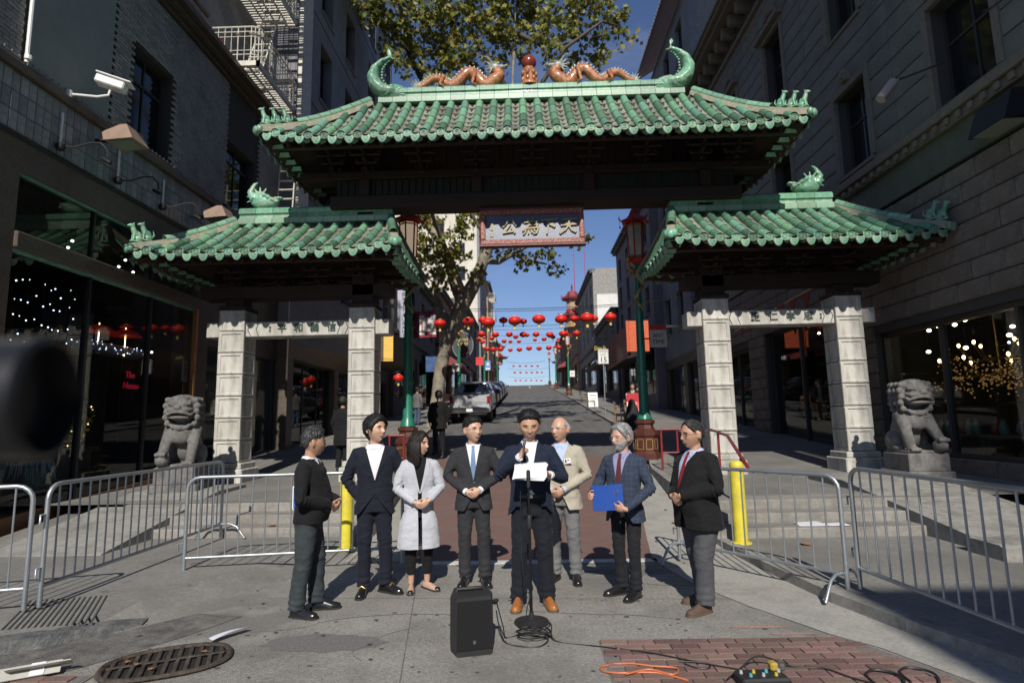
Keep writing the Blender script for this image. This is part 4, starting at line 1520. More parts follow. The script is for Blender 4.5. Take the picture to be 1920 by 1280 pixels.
# what stands and hangs in the shop window
rs = random.Random(21)
ORD = ('leftmost', 'second', 'third', 'fourth', 'fifth', 'sixth', 'seventh', 'eighth', 'ninth', 'tenth', 'eleventh', 'twelfth', 'thirteenth', 'fourteenth', 'fifteenth', 'sixteenth', 'seventeenth', 'eighteenth', 'nineteenth', 'twentieth', 'twenty-first')
for k, (x, y, z) in enumerate(sorted(((-8.6, 9.6, 5.36), (-8.6, 11.0, 5.36), (-9.0, 11.4, 5.36), (-9.6, 12.6, 5.36), (-9.0, 12.9, 5.36), (-8.5, 12.4, 5.36), (-9.0, 13.4, 5.36), (-8.3, 13.2, 3.4), (-9.2, 10.2, 5.36), (-8.6, 15.2, 3.4), (-9.2, 16.2, 3.3), (-8.8, 17.2, 3.4), (-9.4, 17.4, 2.8)), key=lambda p: p[0] / p[1])):
 t = thing('ceiling_spotlight', 'small round spotlight lit inside the left shop, %s counted from the left' % ORD[k], 'light', (x, y, z), group='spotlights inside the left shop')
 part('housing', MB().lathe([(.05, .02), (.06, .2 if z > 5 else .1)], 10), M_IRON, t, True)
 part('lamp', MB().ell((0, 0, 0), (.026, .026, .02), 10, 6), M_SPOT, t, True)
cb = thing('fairy_light_curtain', 'curtain of tiny white lamps on strings hung in the left shop window', 'lights', (-8.3, 9.8, 2.6), world=True)
wires, lamps = MB(), MB()
for k in range(15):
 y = 8.75 + .145 * k
 x = -8.25 - .1 * rs.random()
 b = 2.5 + .9 * rs.random()
 wires.tube([(x, y, 4.35), (x, y, b)], .004, 4)
 z = 4.3 - .3 * rs.random()
 while z > b:
  q_ = rs.uniform(.007, .014)
  lamps.ell((x + .01, y, z), (q_, q_, q_), 6, 4)
  z -= .24 + .2 * rs.random()
part('wire', wires, M_IRON, cb)
part('lamps', lamps, M_FAIRY, cb, True, kind='stuff')
aw = thing('sequin_awning', 'small scalloped canopy covered in white sequins inside the left shop', 'awning', (-9.2, 12.6, 2.9), world=True)
aa = MB()
for k in range(12):
 aa.ell((-9.0, 11.5 + .19 * k, 3.42), (.28, .11, .14), 8, 6)
part('canopy', aa, mat('sequins', (.32, .31, .38), .35, metal=.3, var=.9, vs_=90, bump=1, bs=80), aw, True)
ab = MB()
for k in range(34):
 ab.ell((-8.72 + .05 * rs.random(), 11.45 + 2.2 * rs.random(), 3.3 + .22 * rs.random()), rs.uniform(.005, .012), 5, 4)
part('lamps', ab, M_FAIRY, aw, kind='stuff')  # glowing beads stand in for the sparkle of the sequins
ac = MB()
ac.cyl((-9.2, 11.5, .5), (-9.2, 11.5, 3.4), .03)
ac.cyl((-9.2, 13.5, .5), (-9.2, 13.5, 3.4), .03)
part('post', ac, M_IRON, aw)
ut = thing('display_plinth', 'dark plinth under the golden ornaments in the left shop window', 'plinth', (-8.6, 10.6, .48), world=True)
part('top', MB().bx(-9.1, -8.1, 9.9, 11.5, 1.25, 1.33, .01), M_IRON, ut)
part('body', MB().bx(-9.0, -8.2, 10.0, 11.4, .48, 1.25), M_SHOPIN, ut)
def tinsel(name, label, cat, loc, pts, n, col, sz):
 t = thing(name, label, cat, loc, world=True)
 core = MB()
 core.tube(pts, [sz * .5] * len(pts), 8)
 part('core', core, M_SHOPIN, t, True)
 lf = MB()
 for k in range(n):
  i = rs.randrange(len(pts) - 1)
  a = rs.random()
  p = Vector(pts[i]).lerp(Vector(pts[i + 1]), a)
  d = Vector((rs.gauss(0, 1), rs.gauss(0, 1), rs.gauss(0, 1))).normalized() * sz
  q = p + d
  e = Vector((rs.gauss(0, 1), rs.gauss(0, 1), rs.gauss(0, 1))).normalized() * sz * .45
  lf.add([q, q + e, q + e.cross(d.normalized()) * .6 + d * .3], [(0, 1, 2)])
 part('foliage', lf, mat('tinsel_' + cat, col, .3, metal=.5, var=.6, vs_=40), t, kind='stuff')
 lm = MB()
 for k in range(n // 40):
  p = Vector(pts[rs.randrange(len(pts))])
  lm.ell(p + Vector((rs.uniform(.3, 1) * sz, rs.uniform(-1, 1) * sz, rs.uniform(-1, 1) * sz)), .009, 5, 4)
 part('lamps', lm, M_WARM, t, kind='stuff')
 return t
tinsel('glitter_wreath', 'round silver and green wreath in the left shop window', 'wreath', (-8.3, 10.45, 1.33), [(-8.35, 10.45 + .35 * math.cos(a), 1.9 + .42 * math.sin(a)) for a in [2 * PI * k / 14 for k in range(15)]], 500, (.24, .26, .18), .11)
tinsel('golden_tree', 'small leaning golden tinsel tree in the left shop window', 'ornament', (-8.3, 11.0, 1.33), [(-8.3, 10.85, 1.34), (-8.3, 11.0, 1.5), (-8.3, 11.15, 1.72), (-8.3, 11.3, 2.05)], 420, (.42, .40, .08), .15)
fb = thing('fringed_basket', 'blue and silver fringed basket low in the left shop window', 'basket', (-8.2, 9.9, .5), world=True)
part('basket', MB().lathe([(.20, 0), (.30, .3), (.34, .62)], 18, (-8.25, 10.0, .55)), mat('blue_foil', (.06, .13, .17), .35, metal=.4, var=.9, vs_=60, stretch=(1, 1, .15)), fb, True)
fr_ = MB()
for k in range(60):
 a = rs.random() * 2 * PI
 fr_.tube([(-8.25 + .34 * math.cos(a), 10 + .34 * math.sin(a), 1.17), (-8.25 + .4 * math.cos(a), 10 + .4 * math.sin(a), .8 + .2 * rs.random())], .008, 4)
part('fringe', fr_, mat('silver_foil', (.4, .5, .52), .3, metal=.7), fb, kind='stuff')
for (y, x, lb) in ((12.3, -8.9, 'nearer'), (13.0, -8.8, 'farther')):
 pr = thing('red_parasol', 'small red paper parasol hanging in the left shop, the %s of two' % lb, 'parasol', (x, y, 3.75))
 part('canopy', MB().lathe([(.34, 0), (.2, .10), (.03, .16)], 12), mat('red_paper', (.30, .015, .015), .5, emit=(.5, .01, .01), es=.12), pr, True)
 part('stick', MB().cyl((0, 0, -.45), (0, 0, .2), .008), M_WARM, pr)
ns = thing('red_light_sign', 'small glowing red word sign inside the left shop', 'sign', (-8.6, 12.9, 2.6), world=True)
part('lettering', text_mb('The', .20, .01, LT(-8.6) @ Matrix.Translation((12.95, 2.86, 0)), shear=.2), mat('red_neon', (.6, .02, .05), .4, emit=(1, .03, .09), es=.22), ns)
part('lettering', text_mb('House', .20, .01, LT(-8.6) @ Matrix.Translation((13.0, 2.62, 0)), shear=.2), MATS['red_neon'], ns)
pq = thing('door_plaque', 'narrow grey plaque upright on the edge of the left shop glass', 'sign', (-7.56, 13.3, 2.8), world=True)
part('plate', MB(LT(-7.57)).bx(13.22, 13.42, 2.72, 3.2, -.01, 0), mat('plaque_grey', (.22, .23, .21), .5), pq)
part('lettering', text_mb('OPEN', .17, .004, LT(-7.57) @ Matrix.Translation((13.32, 2.96, .004)) @ Matrix.Rotation(-PI / 2, 4, 'Z')), M_IRON, pq)
# second shop bay, seen between the gate pillars: mannequin, shelf, red ornaments
mq = thing('mannequin', 'headless shop mannequin in a dark dress seen between the left gate pillars', 'mannequin', (-8.4, 14.75, .5))
part('dress', MB().lathe([(.26, .55), (.2, .9), (.13, 1.12), (.17, 1.35), (.19, 1.45), (.07, 1.52)], 14), mat('dress', (.05, .05, .06), .5, var=.5, vs_=30), mq, True)
part('stand', MB().lathe([(.16, 0), (.16, .02), (.015, .03), (.015, .6)], 12), M_IRON, mq, True)
part('hat', MB().lathe([(.24, 1.62), (.24, 1.64), (.12, 1.66), (.10, 1.78), (.02, 1.8)], 14), M_RED, mq, True)
sh = thing('display_shelf', 'lit shelf of green and red ornaments in the shop between the left gate pillars', 'shelf', (-8.5, 17, .5), world=True)
part('board', MB().bx(-8.9, -8.3, 16.6, 17.9, 1.9, 1.94).bx(-8.9, -8.3, 16.6, 17.9, 1.1, 1.14).bx(-8.9, -8.3, 16.6, 17.9, 2.7, 2.74), M_CREAM, sh)
part('upright', MB().bx(-8.9, -8.86, 16.6, 16.64, .5, 2.9).bx(-8.9, -8.86, 17.86, 17.9, .5, 2.9), M_CREAM, sh)
for k in range(16):
 y, z = 16.7 + .36 * (k % 4) + rs.uniform(-.05, .05), (1.14, 1.94, 2.74)[k // 6]
 o = solo('ornament', MB().lathe([(.05, 0), (.11, .1), (.09, .22), (.03, .32)], 10), mat('ornament_%d' % (k % 3), ((.32, .02, .02), (.08, .12, .03), (.36, .26, .08))[k % 3], .35, var=.3), 'small %s ornament on the %s board of the lit shop shelf, place %s' % (('red', 'green', 'golden')[k % 3], ('lowest', 'middle', 'top')[k // 6], ORD[k % 6]), 'ornament', 'ornaments on the lit shop shelf', True, loc=(-8.5, y, z))
solo('shelf_lamp', MB().ell((-8.6, 17.2, 3.0), .05, 8, 6), M_SPOT, 'small lamp above the ornament shelf in the left shop', 'light', smooth=True)
# lamps and gear on the wall
goos = []
for i, y in enumerate((9.15, 10.55, 11.95)):
 gl = thing('gooseneck_lamp', 'curved black gooseneck lamp on a pipe below the tile fascia, %s' % ('nearest of the three', 'middle one of the three', 'farthest of the three')[i], 'lamp', (-7.5, y, 6.38), group='gooseneck lamps along the fascia')
 part('pipe', MB().tube([(.05, 0, 0), (.05, 0, .62)], .018, 8), M_BOLT, gl, True)
 part('mount', MB().lathe([(.06, -.05), (.075, -.02), (.075, .04), (.04, .07)], 12, (.06, 0, 0)), M_IRON, gl, True)
 part('neck', MB().tube([(.08, 0, .01), (.25, .06, .02), (.48, .12, .12), (.62, .16, .13), (.72, .19, .02), (.73, .19, -.12)], .014, 8), M_IRON, gl, True)
 part('lamp_head', MB(Matrix.Translation((.71, .19, -.17)) @ Matrix.Rotation(R(-60), 4, 'Y')).lathe([(.035, -.10), (.035, .08), (.02, .10)], 10), M_IRON, gl, True)
for i, (y, z) in enumerate(((10.0, 6.92), (13.35, 6.66))):
 fl = thing('floodlight', 'square bronze floodlight tilted down over the fascia, %s' % ('beside the white camera', 'next to the green lower roof')[i], 'lamp', (-7.5, y, z), sc=1.15)
 mb = MB()
 mb.loft([[(.28, -.22, -.10), (.72, -.20, -.06), (.72, .20, -.06), (.28, .22, -.10)], [(.25, -.22, .02), (.62, -.20, .16), (.62, .20, .16), (.25, .22, .02)], [(.27, -.2, .06), (.50, -.18, .17), (.50, .18, .17), (.27, .2, .06)]])
 part('housing', mb, mat('bronze', (.28, .19, .14), .5, var=.15), fl)
 part('lens', MB().loft([[(.34, -.16, -.1), (.66, -.15, -.075), (.66, .15, -.075), (.34, .16, -.1)], [(.34, -.16, -.104), (.66, -.15, -.079), (.66, .15, -.079), (.34, .16, -.104)]]), mat('flood_lens', (.25, .3, .24), .2), fl)
 part('arm', MB().tube([(0, 0, 0), (.3, 0, -.02)], .035, 8), M_IRON, fl, True)
cm_ = thing('security_camera', 'white boxed security camera on a long bracket above the metal fascia', 'camera', (-7.5, 9.35, 7.42))
mb = MB(Matrix.Translation((.62, .10, .26)) @ Matrix.Rotation(R(18), 4, 'Z') @ Matrix.Rotation(R(14), 4, 'Y'))
mb.box((0, 0, 0), (.46, .22, .15), .02)
mb.box((.04, 0, .095), (.56, .27, .03), .01)
part('housing', mb, M_BOLT, cm_)
part('bracket', MB().tube([(0, -.1, -.02), (.45, .02, -.02), (.6, .08, .04), (.62, .1, .2)], .022, 8).lathe([(.06, -.06), (.06, .06)], 10, (.03, -.1, -.02)), M_BOLT, cm_, True)
pp = solo('wall_pipe', MB().tube([(-7.44, 8.36, 7.4), (-7.44, 8.36, 12.8)], .03, 8).tube([(-7.42, 8.36, 7.45), (-7.42, 8.36, 7.52)], .05, 8), M_BOLT, 'white drain pipe running up beside the plain grey panel', 'pipe', smooth=True)
sp_ = thing('standpipe', 'red capped pipe valve on the dark stucco wall above the cornice', 'pipe', (-7.95, 14.1, 11.6))
part('pipe', MB().tube([(.05, 0, 0), (.3, 0, 0)], .06, 10).tube([(.3, -.3, 0), (.3, .3, 0)], .065, 10), mat('grey_pipe', (.35, .34, .33), .5), sp_, True)
part('valve', MB().lathe([(.02, 0), (.02, .14), (.11, .15), (.11, .19)], 12, (.3, .1, .03)).tube([(.3, -.34, 0), (.3, -.24, 0)], .085, 10), M_RED, sp_, True)
# fire escape: curved-corner balconies, gratings, ladders
def fire_escape(name, label, y0, y1, zs, xw, out, ladder):
 fe = thing(name, label, 'fire escape', (xw, (y0 + y1) / 2, zs[0]), world=True, group='cream iron fire escapes')
 for j, z in enumerate(zs):
  b = MB()
  b.bx(xw + .05, xw + out, y0, y0 + .07, z - .14, z)
  b.bx(xw + .05, xw + out, y1 - .07, y1, z - .14, z)
  b.bx(xw + out - .07, xw + out, y0, y1, z - .14, z)
  pl_ = part('platform', b, M_CREAM, fe)
  g = MB()
  n = int((y1 - y0) / .11)
  for k in range(1, n):
   y = y0 + (y1 - y0) * k / n
   g.bx(xw + .05, xw + out - .07, y - .014, y + .014, z - .05, z - .02)
  for k in range(1, 4):
   x = xw + out * k / 4
   g.bx(x - .02, x + .02, y0 + .07, y1 - .07, z - .09, z - .052)
  part('grating', g, M_CREAM, pl_, kind='stuff')
  rl = MB()
  r_ = .22
  path = [(xw + .05, y0), (xw + out - r_, y0)] + [(xw + out - r_ + r_ * math.sin(a), y0 + r_ - r_ * math.cos(a)) for a in (R(25), R(50), R(75))] + [(xw + out, y0 + r_), (xw + out, y1 - r_)] \
   + [(xw + out - r_ + r_ * math.cos(a), y1 - r_ + r_ * math.sin(a)) for a in (R(25), R(50), R(75))] + [(xw + out - r_, y1), (xw + .05, y1)]
  for h, rr in ((.98, .022), (.84, .014), (.70, .010), (.30, .010), (.18, .014)):
   rl.tube([(x, y, z + h) for x, y in path], rr, 6)
  part('rail', rl, M_CREAM, fe, True)
  bb = MB()
  segs = []
  for (p, q) in zip(path, path[1:]):
   L = math.hypot(q[0] - p[0], q[1] - p[1])
   n = max(1, int(L / .16))
   for k in range(n):
    segs.append((p[0] + (q[0] - p[0]) * k / n, p[1] + (q[1] - p[1]) * k / n, k))
  for (x, y, k) in segs:
   bb.tube([(x, y, z), (x, y, z + .98)], .014 if k % 4 == 0 else .008, 5)
   if k % 4 == 0:
    bb.lathe([(.05, -.012), (.06, 0), (.05, .012)], 8, (x, y, z + .77))
  part('baluster', bb, M_CREAM, fe, kind='stuff')
 for (ya, za, yb, zb) in ladder:
  lt = MB()
  for s in (-.24, .24):
   x = xw + out * .55 + s
   lt.tube([(x, ya, za), (x, yb, zb)], .022, 6)
  n = int(math.hypot(yb - ya, zb - za) / .3)
  for k in range(1, n):
   t = k / n
   lt.bx(xw + out * .55 - .24, xw + out * .55 + .24, ya + (yb - ya) * t - .05, ya + (yb - ya) * t + .05, za + (zb - za) * t - .012, za + (zb - za) * t + .012)
  part('ladder', lt, M_CREAM, fe)
 return fe
fire_escape('fire_escape', 'cream fire escape with round cornered balconies climbing above the dark brick corner building', 14.35, 16.9, (11.35, 14.3, 17.3, 20.2), -8.0, 1.35, [(15.2, 11.4, 16.4, 14.2), (15.2, 14.4, 16.4, 17.2), (15.2, 17.4, 16.4, 20.1)])
fe2 = fire_escape('fire_escape', 'lower cream fire escape balcony behind the small roof on the left', 16.0, 17.6, (6.6,), -7.5, 1.0, [(16.9, 6.7, 17.3, 11.3)])
for o in [o for o in bpy.data.objects if o not in P3_BEFORE and o.parent is None]:
 o.location.x -= .3
# tall blue grey building behind it
bg_ = thing('grey_building', 'tall plain blue grey building with deep narrow windows behind the left lower roof', 'building', (-7.5, 25, .6), world=True)
B0, B1 = 18.24, 32.0
hs, ws = [], []
for u in (20.4, 23.4, 27.0, 30.4):
 for v in (6.6, 10.2, 13.8, 17.4, 21.0):
  hs.append((u, u + 1.3, v, v + 2.3))
part('wall', wallgrid(MB(LT(-7.5)), B0, B1, 4.4, 24.2, hs, .5), M_GSTUC, bg_)
for h in hs:
 window(bg_, LT(-7.5), *h, 1, 2, rec=.34, sm=M_GSTUC)
part('wall', MB().bx(-25, -8.0, B0, B0 + .4, .3, 24.2), M_GSTUC, bg_)
part('wall', MB().bx(-25, -8.0, B1 - .4, B1, .3, 24.2), M_GSTUC, bg_)
part('roof', MB().bx(-25, -8.0, B0 + .4, B1 - .4, 24, 24.2), M_GSTUC, bg_)
part('sunlit_strip', MB(LT(-7.5)).bx(B0 + .1, B0 + .9, 6, 24.2, 0, .16), M_CREAM, bg_)  # cream strip added in place of bright sunlit window panes
jl = MB(LT(-7.5))
for v in (9.6, 13.2, 16.8, 20.4):
 jl.bx(B0, B1, v - .02, v + .02, -.001, .012)
part('joint_line', jl, M_DMORT, bg_)
gfr = wallgrid(MB(LT(-7.5)), B0, B1, .5, 4.4, [(18.7, 22.8, .8, 3.8), (23.3, 27.2, .6, 3.8), (27.8, 31.4, .8, 3.8)], .4)
part('shopfront_wall', gfr, M_BROWN, bg_)
for (u0, u1) in ((18.7, 22.8), (23.3, 27.2), (27.8, 31.4)):
 window(bg_, LT(-7.5), u0, u1, .8, 3.8, 3, 1, gm=M_GLASS, rec=.2, sill=False)
part('interior', MB().bx(-12.1, -12, B0 + .4, B1 - .4, .4, 4.3).bx(-12, -7.9, B0 + .4, B1 - .4, 4.2, 4.3), M_SHOPIN, bg_)
yb = thing('yellow_awning_box', 'yellow box awning with shade dark sides over a shop behind the left gate pillar', 'awning', (-6.6, 28, 4.4), world=True)
part('end_panel', MB().bx(-6.36, -5.93, 25.98, 26.0, 4.44, 5.6), mat('yellow_panel', (.72, .46, .09), .5, var=.12, vs_=3), yb)
part('body', MB().bx(-7.49, -6.37, 26.0, 31.2, 4.44, 5.6).bx(-6.37, -5.93, 26.003, 31.2, 4.44, 5.6), mat('shaded_awning', (.10, .065, .03), .7, var=.2), yb)  # sides coloured dark for shade; only the end keeps the sunlit yellow
# ================================================================== BUILDINGS, RIGHT SIDE
M_SAND = mat('weathered_sandstone', (0.165, 0.142, 0.118), 0.85, var=0.22, vs_=7, bump=0.7, bs=26, rnd=0.14, dirt=(0.075, .066, .055), ds=2.5, da=.6)
M_TERRA = mat('grey_terracotta', (0.165, 0.165, 0.15), 0.75, var=0.16, vs_=5, bump=0.25, bs=40, rnd=0.07, dirt=(0.08, .085, .075), ds=1.2, da=.6)
M_TRIM = mat('tan_trim', (0.17, 0.15, 0.12), 0.75, var=0.2, vs_=7, bump=.3, bs=40)
M_GRN = mat('green_fascia', (0.07, 0.085, 0.062), 0.6, var=0.35, vs_=1.2)
P4_BEFORE = set(bpy.data.objects)
br_ = thing('stone_building', 'dark rusticated stone corner building with a lit shop behind big windows', 'building', (8.0, 12, .1), world=True)
C0, C1 = 7.72, 25.5
T8 = RT(8.0)
op = [(-13.9, -8.2, .75, 3.52), (-20.2, -15.9, .6, 4.45), (-25.0, -21.6, .6, 4.2)]
part('wall', wallgrid(MB(T8), -C1, -C0, .05, 6.26, op, .55, -.05), M_DMORT, br_)
part('wall', MB().bx(8.55, 30, C0, C0 + .5, .05, 16.4), M_SAND, br_)
part('wall', MB().bx(8.6, 30, C1 - .5, C1, .3, 16.4), M_DMORT, br_)
sb = {}
rs4 = random.Random(4)
cand = []
for r in range(17):
 v0, v1 = .08 + .363 * r, .08 + .363 * (r + 1) - .016
 u = -C1 + (.0 if r % 2 else .38)
 us = [-C1] if not r % 2 else []
 while u < -C0 - .1:
  us.append(u)
  u += .78
 us.append(-C0)
 us = sorted(set(us))
 for a, b in zip(us, us[1:]):
  # clip against openings
  segs = [(a, b)]
  for (h0, h1, g0, g1) in op:
   if v1 > g0 + .06 and v0 < g1 - .06:
    ns_ = []
    for (p, q) in segs:
     if q <= h0 or p >= h1:
      ns_.append((p, q))
     else:
      if p < h0:
       ns_.append((p, h0))
      if q > h1:
       ns_.append((h1, q))
    segs = ns_
  for (p, q) in segs:
   if q - p > .12:
    cand.append((p, q, v0, v1))
cand.sort(key=lambda c: -c[1])
rest = MB(T8)
ub = MB().box((0, 0, 0), (1, 1, .09), .0).mesh('stone_block', M_SAND)
ubm = MB()
n5 = [-.5, -.44, 0, .44, .5]
for k, (p, q, v0, v1) in enumerate(cand):
 w, h = q - p - .014, v1 - v0
 M = T8 @ Matrix.Translation(((p + q) / 2, (v0 + v1) / 2, -.035 + rs4.uniform(-.006, .008)))
 key = round(w, 2)
 if key not in sb:
  sb[key] = MB().box((0, 0, 0), (w, h, .10), .016).mesh('stone_block', M_SAND)
 if k < 290:
  link('stone_block', sb[key], br_, M=M)
 else:
  rest.box(((p + q) / 2, (v0 + v1) / 2, -.035), (w, h, .10), .016)
if rest.v:
 part('stonework', rest, M_SAND, br_, kind='stuff')
for (u0, u1, v0, v1) in op:
 fr = MB(T8)
 fr.bx(u0, u1, v1 - .10, v1, -.35, -.2)
 fr.bx(u0, u1, v0, v0 + .12, -.35, -.2)
 fr.bx(u0, u0 + .08, v0 + .12, v1 - .1, -.35, -.2)
 fr.bx(u1 - .08, u1, v0 + .12, v1 - .1, -.35, -.2)
 n = 3 if u1 - u0 > 5 else 2
 for i in range(1, n):
  u = u0 + (u1 - u0) * i / n
  fr.bx(u - .035, u + .035, v0 + .12, v1 - .1, -.34, -.21)
 wf = part('shop_window', fr, M_WFRAME, br_)
 for i in range(n):
  a, b = u0 + (u1 - u0) * i / n, u0 + (u1 - u0) * (i + 1) / n
  part('pane', MB(T8).bx(a + .04, b - .04, v0 + .1, v1 - .08, -.29, -.275), M_GLASS, wf)
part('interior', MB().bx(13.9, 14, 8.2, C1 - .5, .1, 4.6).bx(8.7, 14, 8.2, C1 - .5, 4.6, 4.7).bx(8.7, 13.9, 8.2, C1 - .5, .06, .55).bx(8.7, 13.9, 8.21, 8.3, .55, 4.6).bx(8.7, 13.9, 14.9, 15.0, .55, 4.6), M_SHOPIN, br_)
# belt course
bc = MB(T8)
for (a, b, c) in ((6.98, 7.16, .16), (7.16, 7.34, .26), (7.34, 7.44, .14)):
 bc.bx(-C1 - .02, -C0 + .02, a, b, -.5, c, .014)
part('belt_course', bc, M_TRIM, br_)
part('fascia', MB(T8).bx(-C1, -C0, 6.28, 6.98, -.5, .06, .01), M_GRN, br_)
bl4 = MB(T8)
for k in range(60):
 bl4.box((-C0 - .15 - .3 * k, 7.07, .18), (.12, .13, .09), .01)
part('dentils', bl4, M_TRIM, br_, kind='stuff')
# grooved upper storeys
wins = [(-10.98, -9.5, 7.5, 9.62), (-14.5, -13.15, 7.62, 9.7), (-18.4, -17.1, 7.62, 9.7), (-22.2, -20.9, 7.62, 9.7),
  (-10.9, -9.55, 11.3, 13.9), (-14.5, -13.15, 11.3, 13.9), (-18.4, -17.1, 11.3, 13.9), (-22.2, -20.9, 11.3, 13.9)]
part('wall', wallgrid(MB(T8), -C1, -C0, 7.44, 16.2, wins, .6, -.06), M_DMORT, br_)
cs = {}
for r in range(18):
 v0, v1 = 7.46 + .48 * r, 7.46 + .48 * (r + 1) - .022
 edges = [-C1, -23.4, -19.7, -15.8, -12.2, -C0]
 for a, b in zip(edges, edges[1:]):
  segs = [(a, b)]
  for (h0, h1, g0, g1) in wins:
   if v1 > g0 + .03 and v0 < g1 - .03:
    segs = [s for (p, q) in segs for s in (((p, q),) if q <= h0 or p >= h1 else (((p, h0),) if p < h0 else ()) + (((h1, q),) if q > h1 else ()))]
  for (p, q) in segs:
   w = q - p - .012
   if w < .1:
    continue
   key = round(w, 2)
   if key not in cs:
    cs[key] = MB().box((0, 0, 0), (w, .458, .12), .014).mesh('stone_course', M_TERRA)
   link('stone_course', cs[key], br_, M=T8 @ Matrix.Translation(((p + q) / 2, (v0 + v1) / 2, -.045)))
for w in wins:
 window(br_, T8, *w, 2, 2, rec=.28, fm=M_WFRAME, sm=M_TRIM, split=(w[2] + (w[3] - w[2]) * .62,))
 su = MB(T8)
 su.bx(w[0] - .16, w[0] - .005, w[2], w[3] + .16, -.1, .06, .012)
 su.bx(w[1] + .005, w[1] + .16, w[2], w[3] + .16, -.1, .06, .012)
 su.bx(w[0] - .005, w[1] + .005, w[3] + .002, w[3] + .16, -.1, .06, .012)
 if w[2] > 10:
  su.bx(w[0] - .25, w[1] + .25, w[3] + .16, w[3] + .3, -.1, .22, .012)
  for k in range(7):
   a = PI * k / 6
   su.ell(((w[0] + w[1]) / 2 + .5 * math.cos(a), w[3] + .45 + .32 * math.sin(a), .03), (.13, .11, .08), 8, 6)
 else:
  su.bx((w[0] + w[1]) / 2 - .12, (w[0] + w[1]) / 2 + .12, w[3] + .162, w[3] + .5, -.02, .16, .02)
  su.ell(((w[0] + w[1]) / 2, w[3] + .34, .16), (.09, .13, .07), 8, 6)
 part('window_surround', su, M_TRIM, br_)
cn = MB(T8)
for (a, b, c) in ((15.4, 15.55, .14), (16.2, 16.36, .75), (16.36, 16.5, .92), (16.5, 16.62, 1.0)):
 cn.bx(-C1 - .1, -C0 + .1, a, b, -.6, c, .014)
part('cornice', cn, M_TRIM, br_)
md = MB().box((0, 0, 0), (.22, .42, .55), .03).mesh('modillion', M_TRIM)
for k in range(24):
 link('modillion', md, br_, M=T8 @ Matrix.Translation((-C0 - .3 - .74 * k, 15.97, .26)))
md2 = MB()
md2.box((0, 0, 0), (.30, .5, .05), .02)
md2.ell((0, 0, .03), (.10, .17, .05), 10, 6)
me_r = md2.mesh('rosette', M_TRIM, True, 40)
for k in range(23):
 link('rosette', me_r, br_, M=T8 @ Matrix.Translation((-C0 - .67 - .74 * k, 15.0, -.02)))
part('roof', MB().bx(8.6, 30, C0 + .5, C1 - .5, 16.2, 16.4), M_DMORT, br_)
# red tiled cornice edge with bulbs, higher up beyond it
pg = thing('pagoda_building', 'tall dark building beyond the stone one with a red eave edged in white studs', 'building', (8.6, 30, .8), world=True)
D0, D1 = 25.7, 34.0
hs = []
for u in (-27.6, -30.2, -32.8):
 for v in (6.3, 9.6, 12.9, 16.2, 19.5):
  hs.append((u - .6, u + .6, v, v + 2.0))
part('wall', wallgrid(MB(RT(7.9)), -D1, -D0, 4.9, 22.4, hs, .4), M_GSTUC, pg)
for h in hs:
 window(pg, RT(7.9), *h, 1, 2, rec=.2, sm=M_GSTUC)
part('wall', MB().bx(8.3, 24, D0, D0 + .3, .8, 22.4), M_DSTUC, pg)
part('wall', MB().bx(8.3, 24, D1 - .3, D1, .8, 22.4), M_DSTUC, pg)
ev = MB()
ev.loft([[(7.0, D0 - .2, 22.3), (7.0, D1, 22.3), (7.0, D1, 22.5), (7.0, D0 - .2, 22.5)], [(9, D0 - .2, 23.5), (9, D1, 23.5), (9, D1, 23.7), (9, D0 - .2, 23.7)]])
part('eave', ev, mat('oxblood_tile', (.16, .03, .025), .5, var=.3), pg)
ed_ = MB()
for k in range(30):
 ed_.ell((6.98, D0 - .15 + .28 * k, 22.4), (.06, .08, .09), 6, 5)
part('studs', ed_, M_BOLT, pg, True, kind='stuff')
part('roof', MB().bx(8.3, 24, D0 + .3, D1 - .3, 22.2, 22.4), M_DMORT, pg)
part('shopfront', wallgrid(MB(RT(7.9)), -D1, -D0, .6, 4.9, [(-29.6, -26.2, 1.6, 4.4), (-33.6, -30.2, 1.6, 4.4)], .3), M_BROWN, pg)
for (a, b) in ((-29.6, -26.2), (-33.6, -30.2)):
 window(pg, RT(7.9), a, b, 1.6, 4.4, 3, 1, gm=M_GLASS, sill=False)
part('interior', MB().bx(11.9, 12, D0 + .3, D1 - .3, .8, 4.8).bx(8, 12, D0 + .3, D1 - .3, 4.7, 4.8), M_SHOPIN, pg)
# the lit shop on the right: spotlights, chandelier, garland, display tables
for k, (x, y, z) in enumerate(sorted(((8.9, 13.3, 3.5), (8.9, 13.0, 3.55), (8.9, 12.5, 3.5), (8.9, 12.2, 3.55), (9.6, 12.6, 3.9), (9.4, 11.2, 3.75), (9.6, 11.9, 3.35), (8.8, 10.3, 3.62), (8.8, 9.9, 3.7), (8.8, 9.4, 3.62), (8.8, 9.05, 3.68),
                  (8.9, 16.6, 4.2), (8.9, 17.2, 4.15), (9.0, 18.4, 4.2), (9.2, 16.3, 3.5), (8.7, 10.9, 3.05), (8.7, 12.0, 2.95), (8.7, 13.1, 3.0), (8.6, 8.75, 3.1), (9.0, 23, 3.6), (9.0, 22.2, 3.7)), key=lambda p: p[0] / p[1])):
 t = thing('shop_lamp', 'small bright lamp near the ceiling of the right shop, %s counted from the left' % ORD[k], 'light', (x, y, z), group='ceiling lamps of the right shop')
 part('rod', MB().cyl((0, 0, .04), (0, 0, 4.6 - z), .01), M_IRON, t)
 part('lamp', MB().ell((0, 0, 0), (.045, .045, .035), 8, 6), mat('shop_lamp', (1, .92, .75), .4, emit=(1, .82, .55), es=14), t, True)
ch = thing('chandelier', 'wide golden chandelier of candle lamps in the right shop window', 'chandelier', (9.8, 12.6, 2.3), world=True)
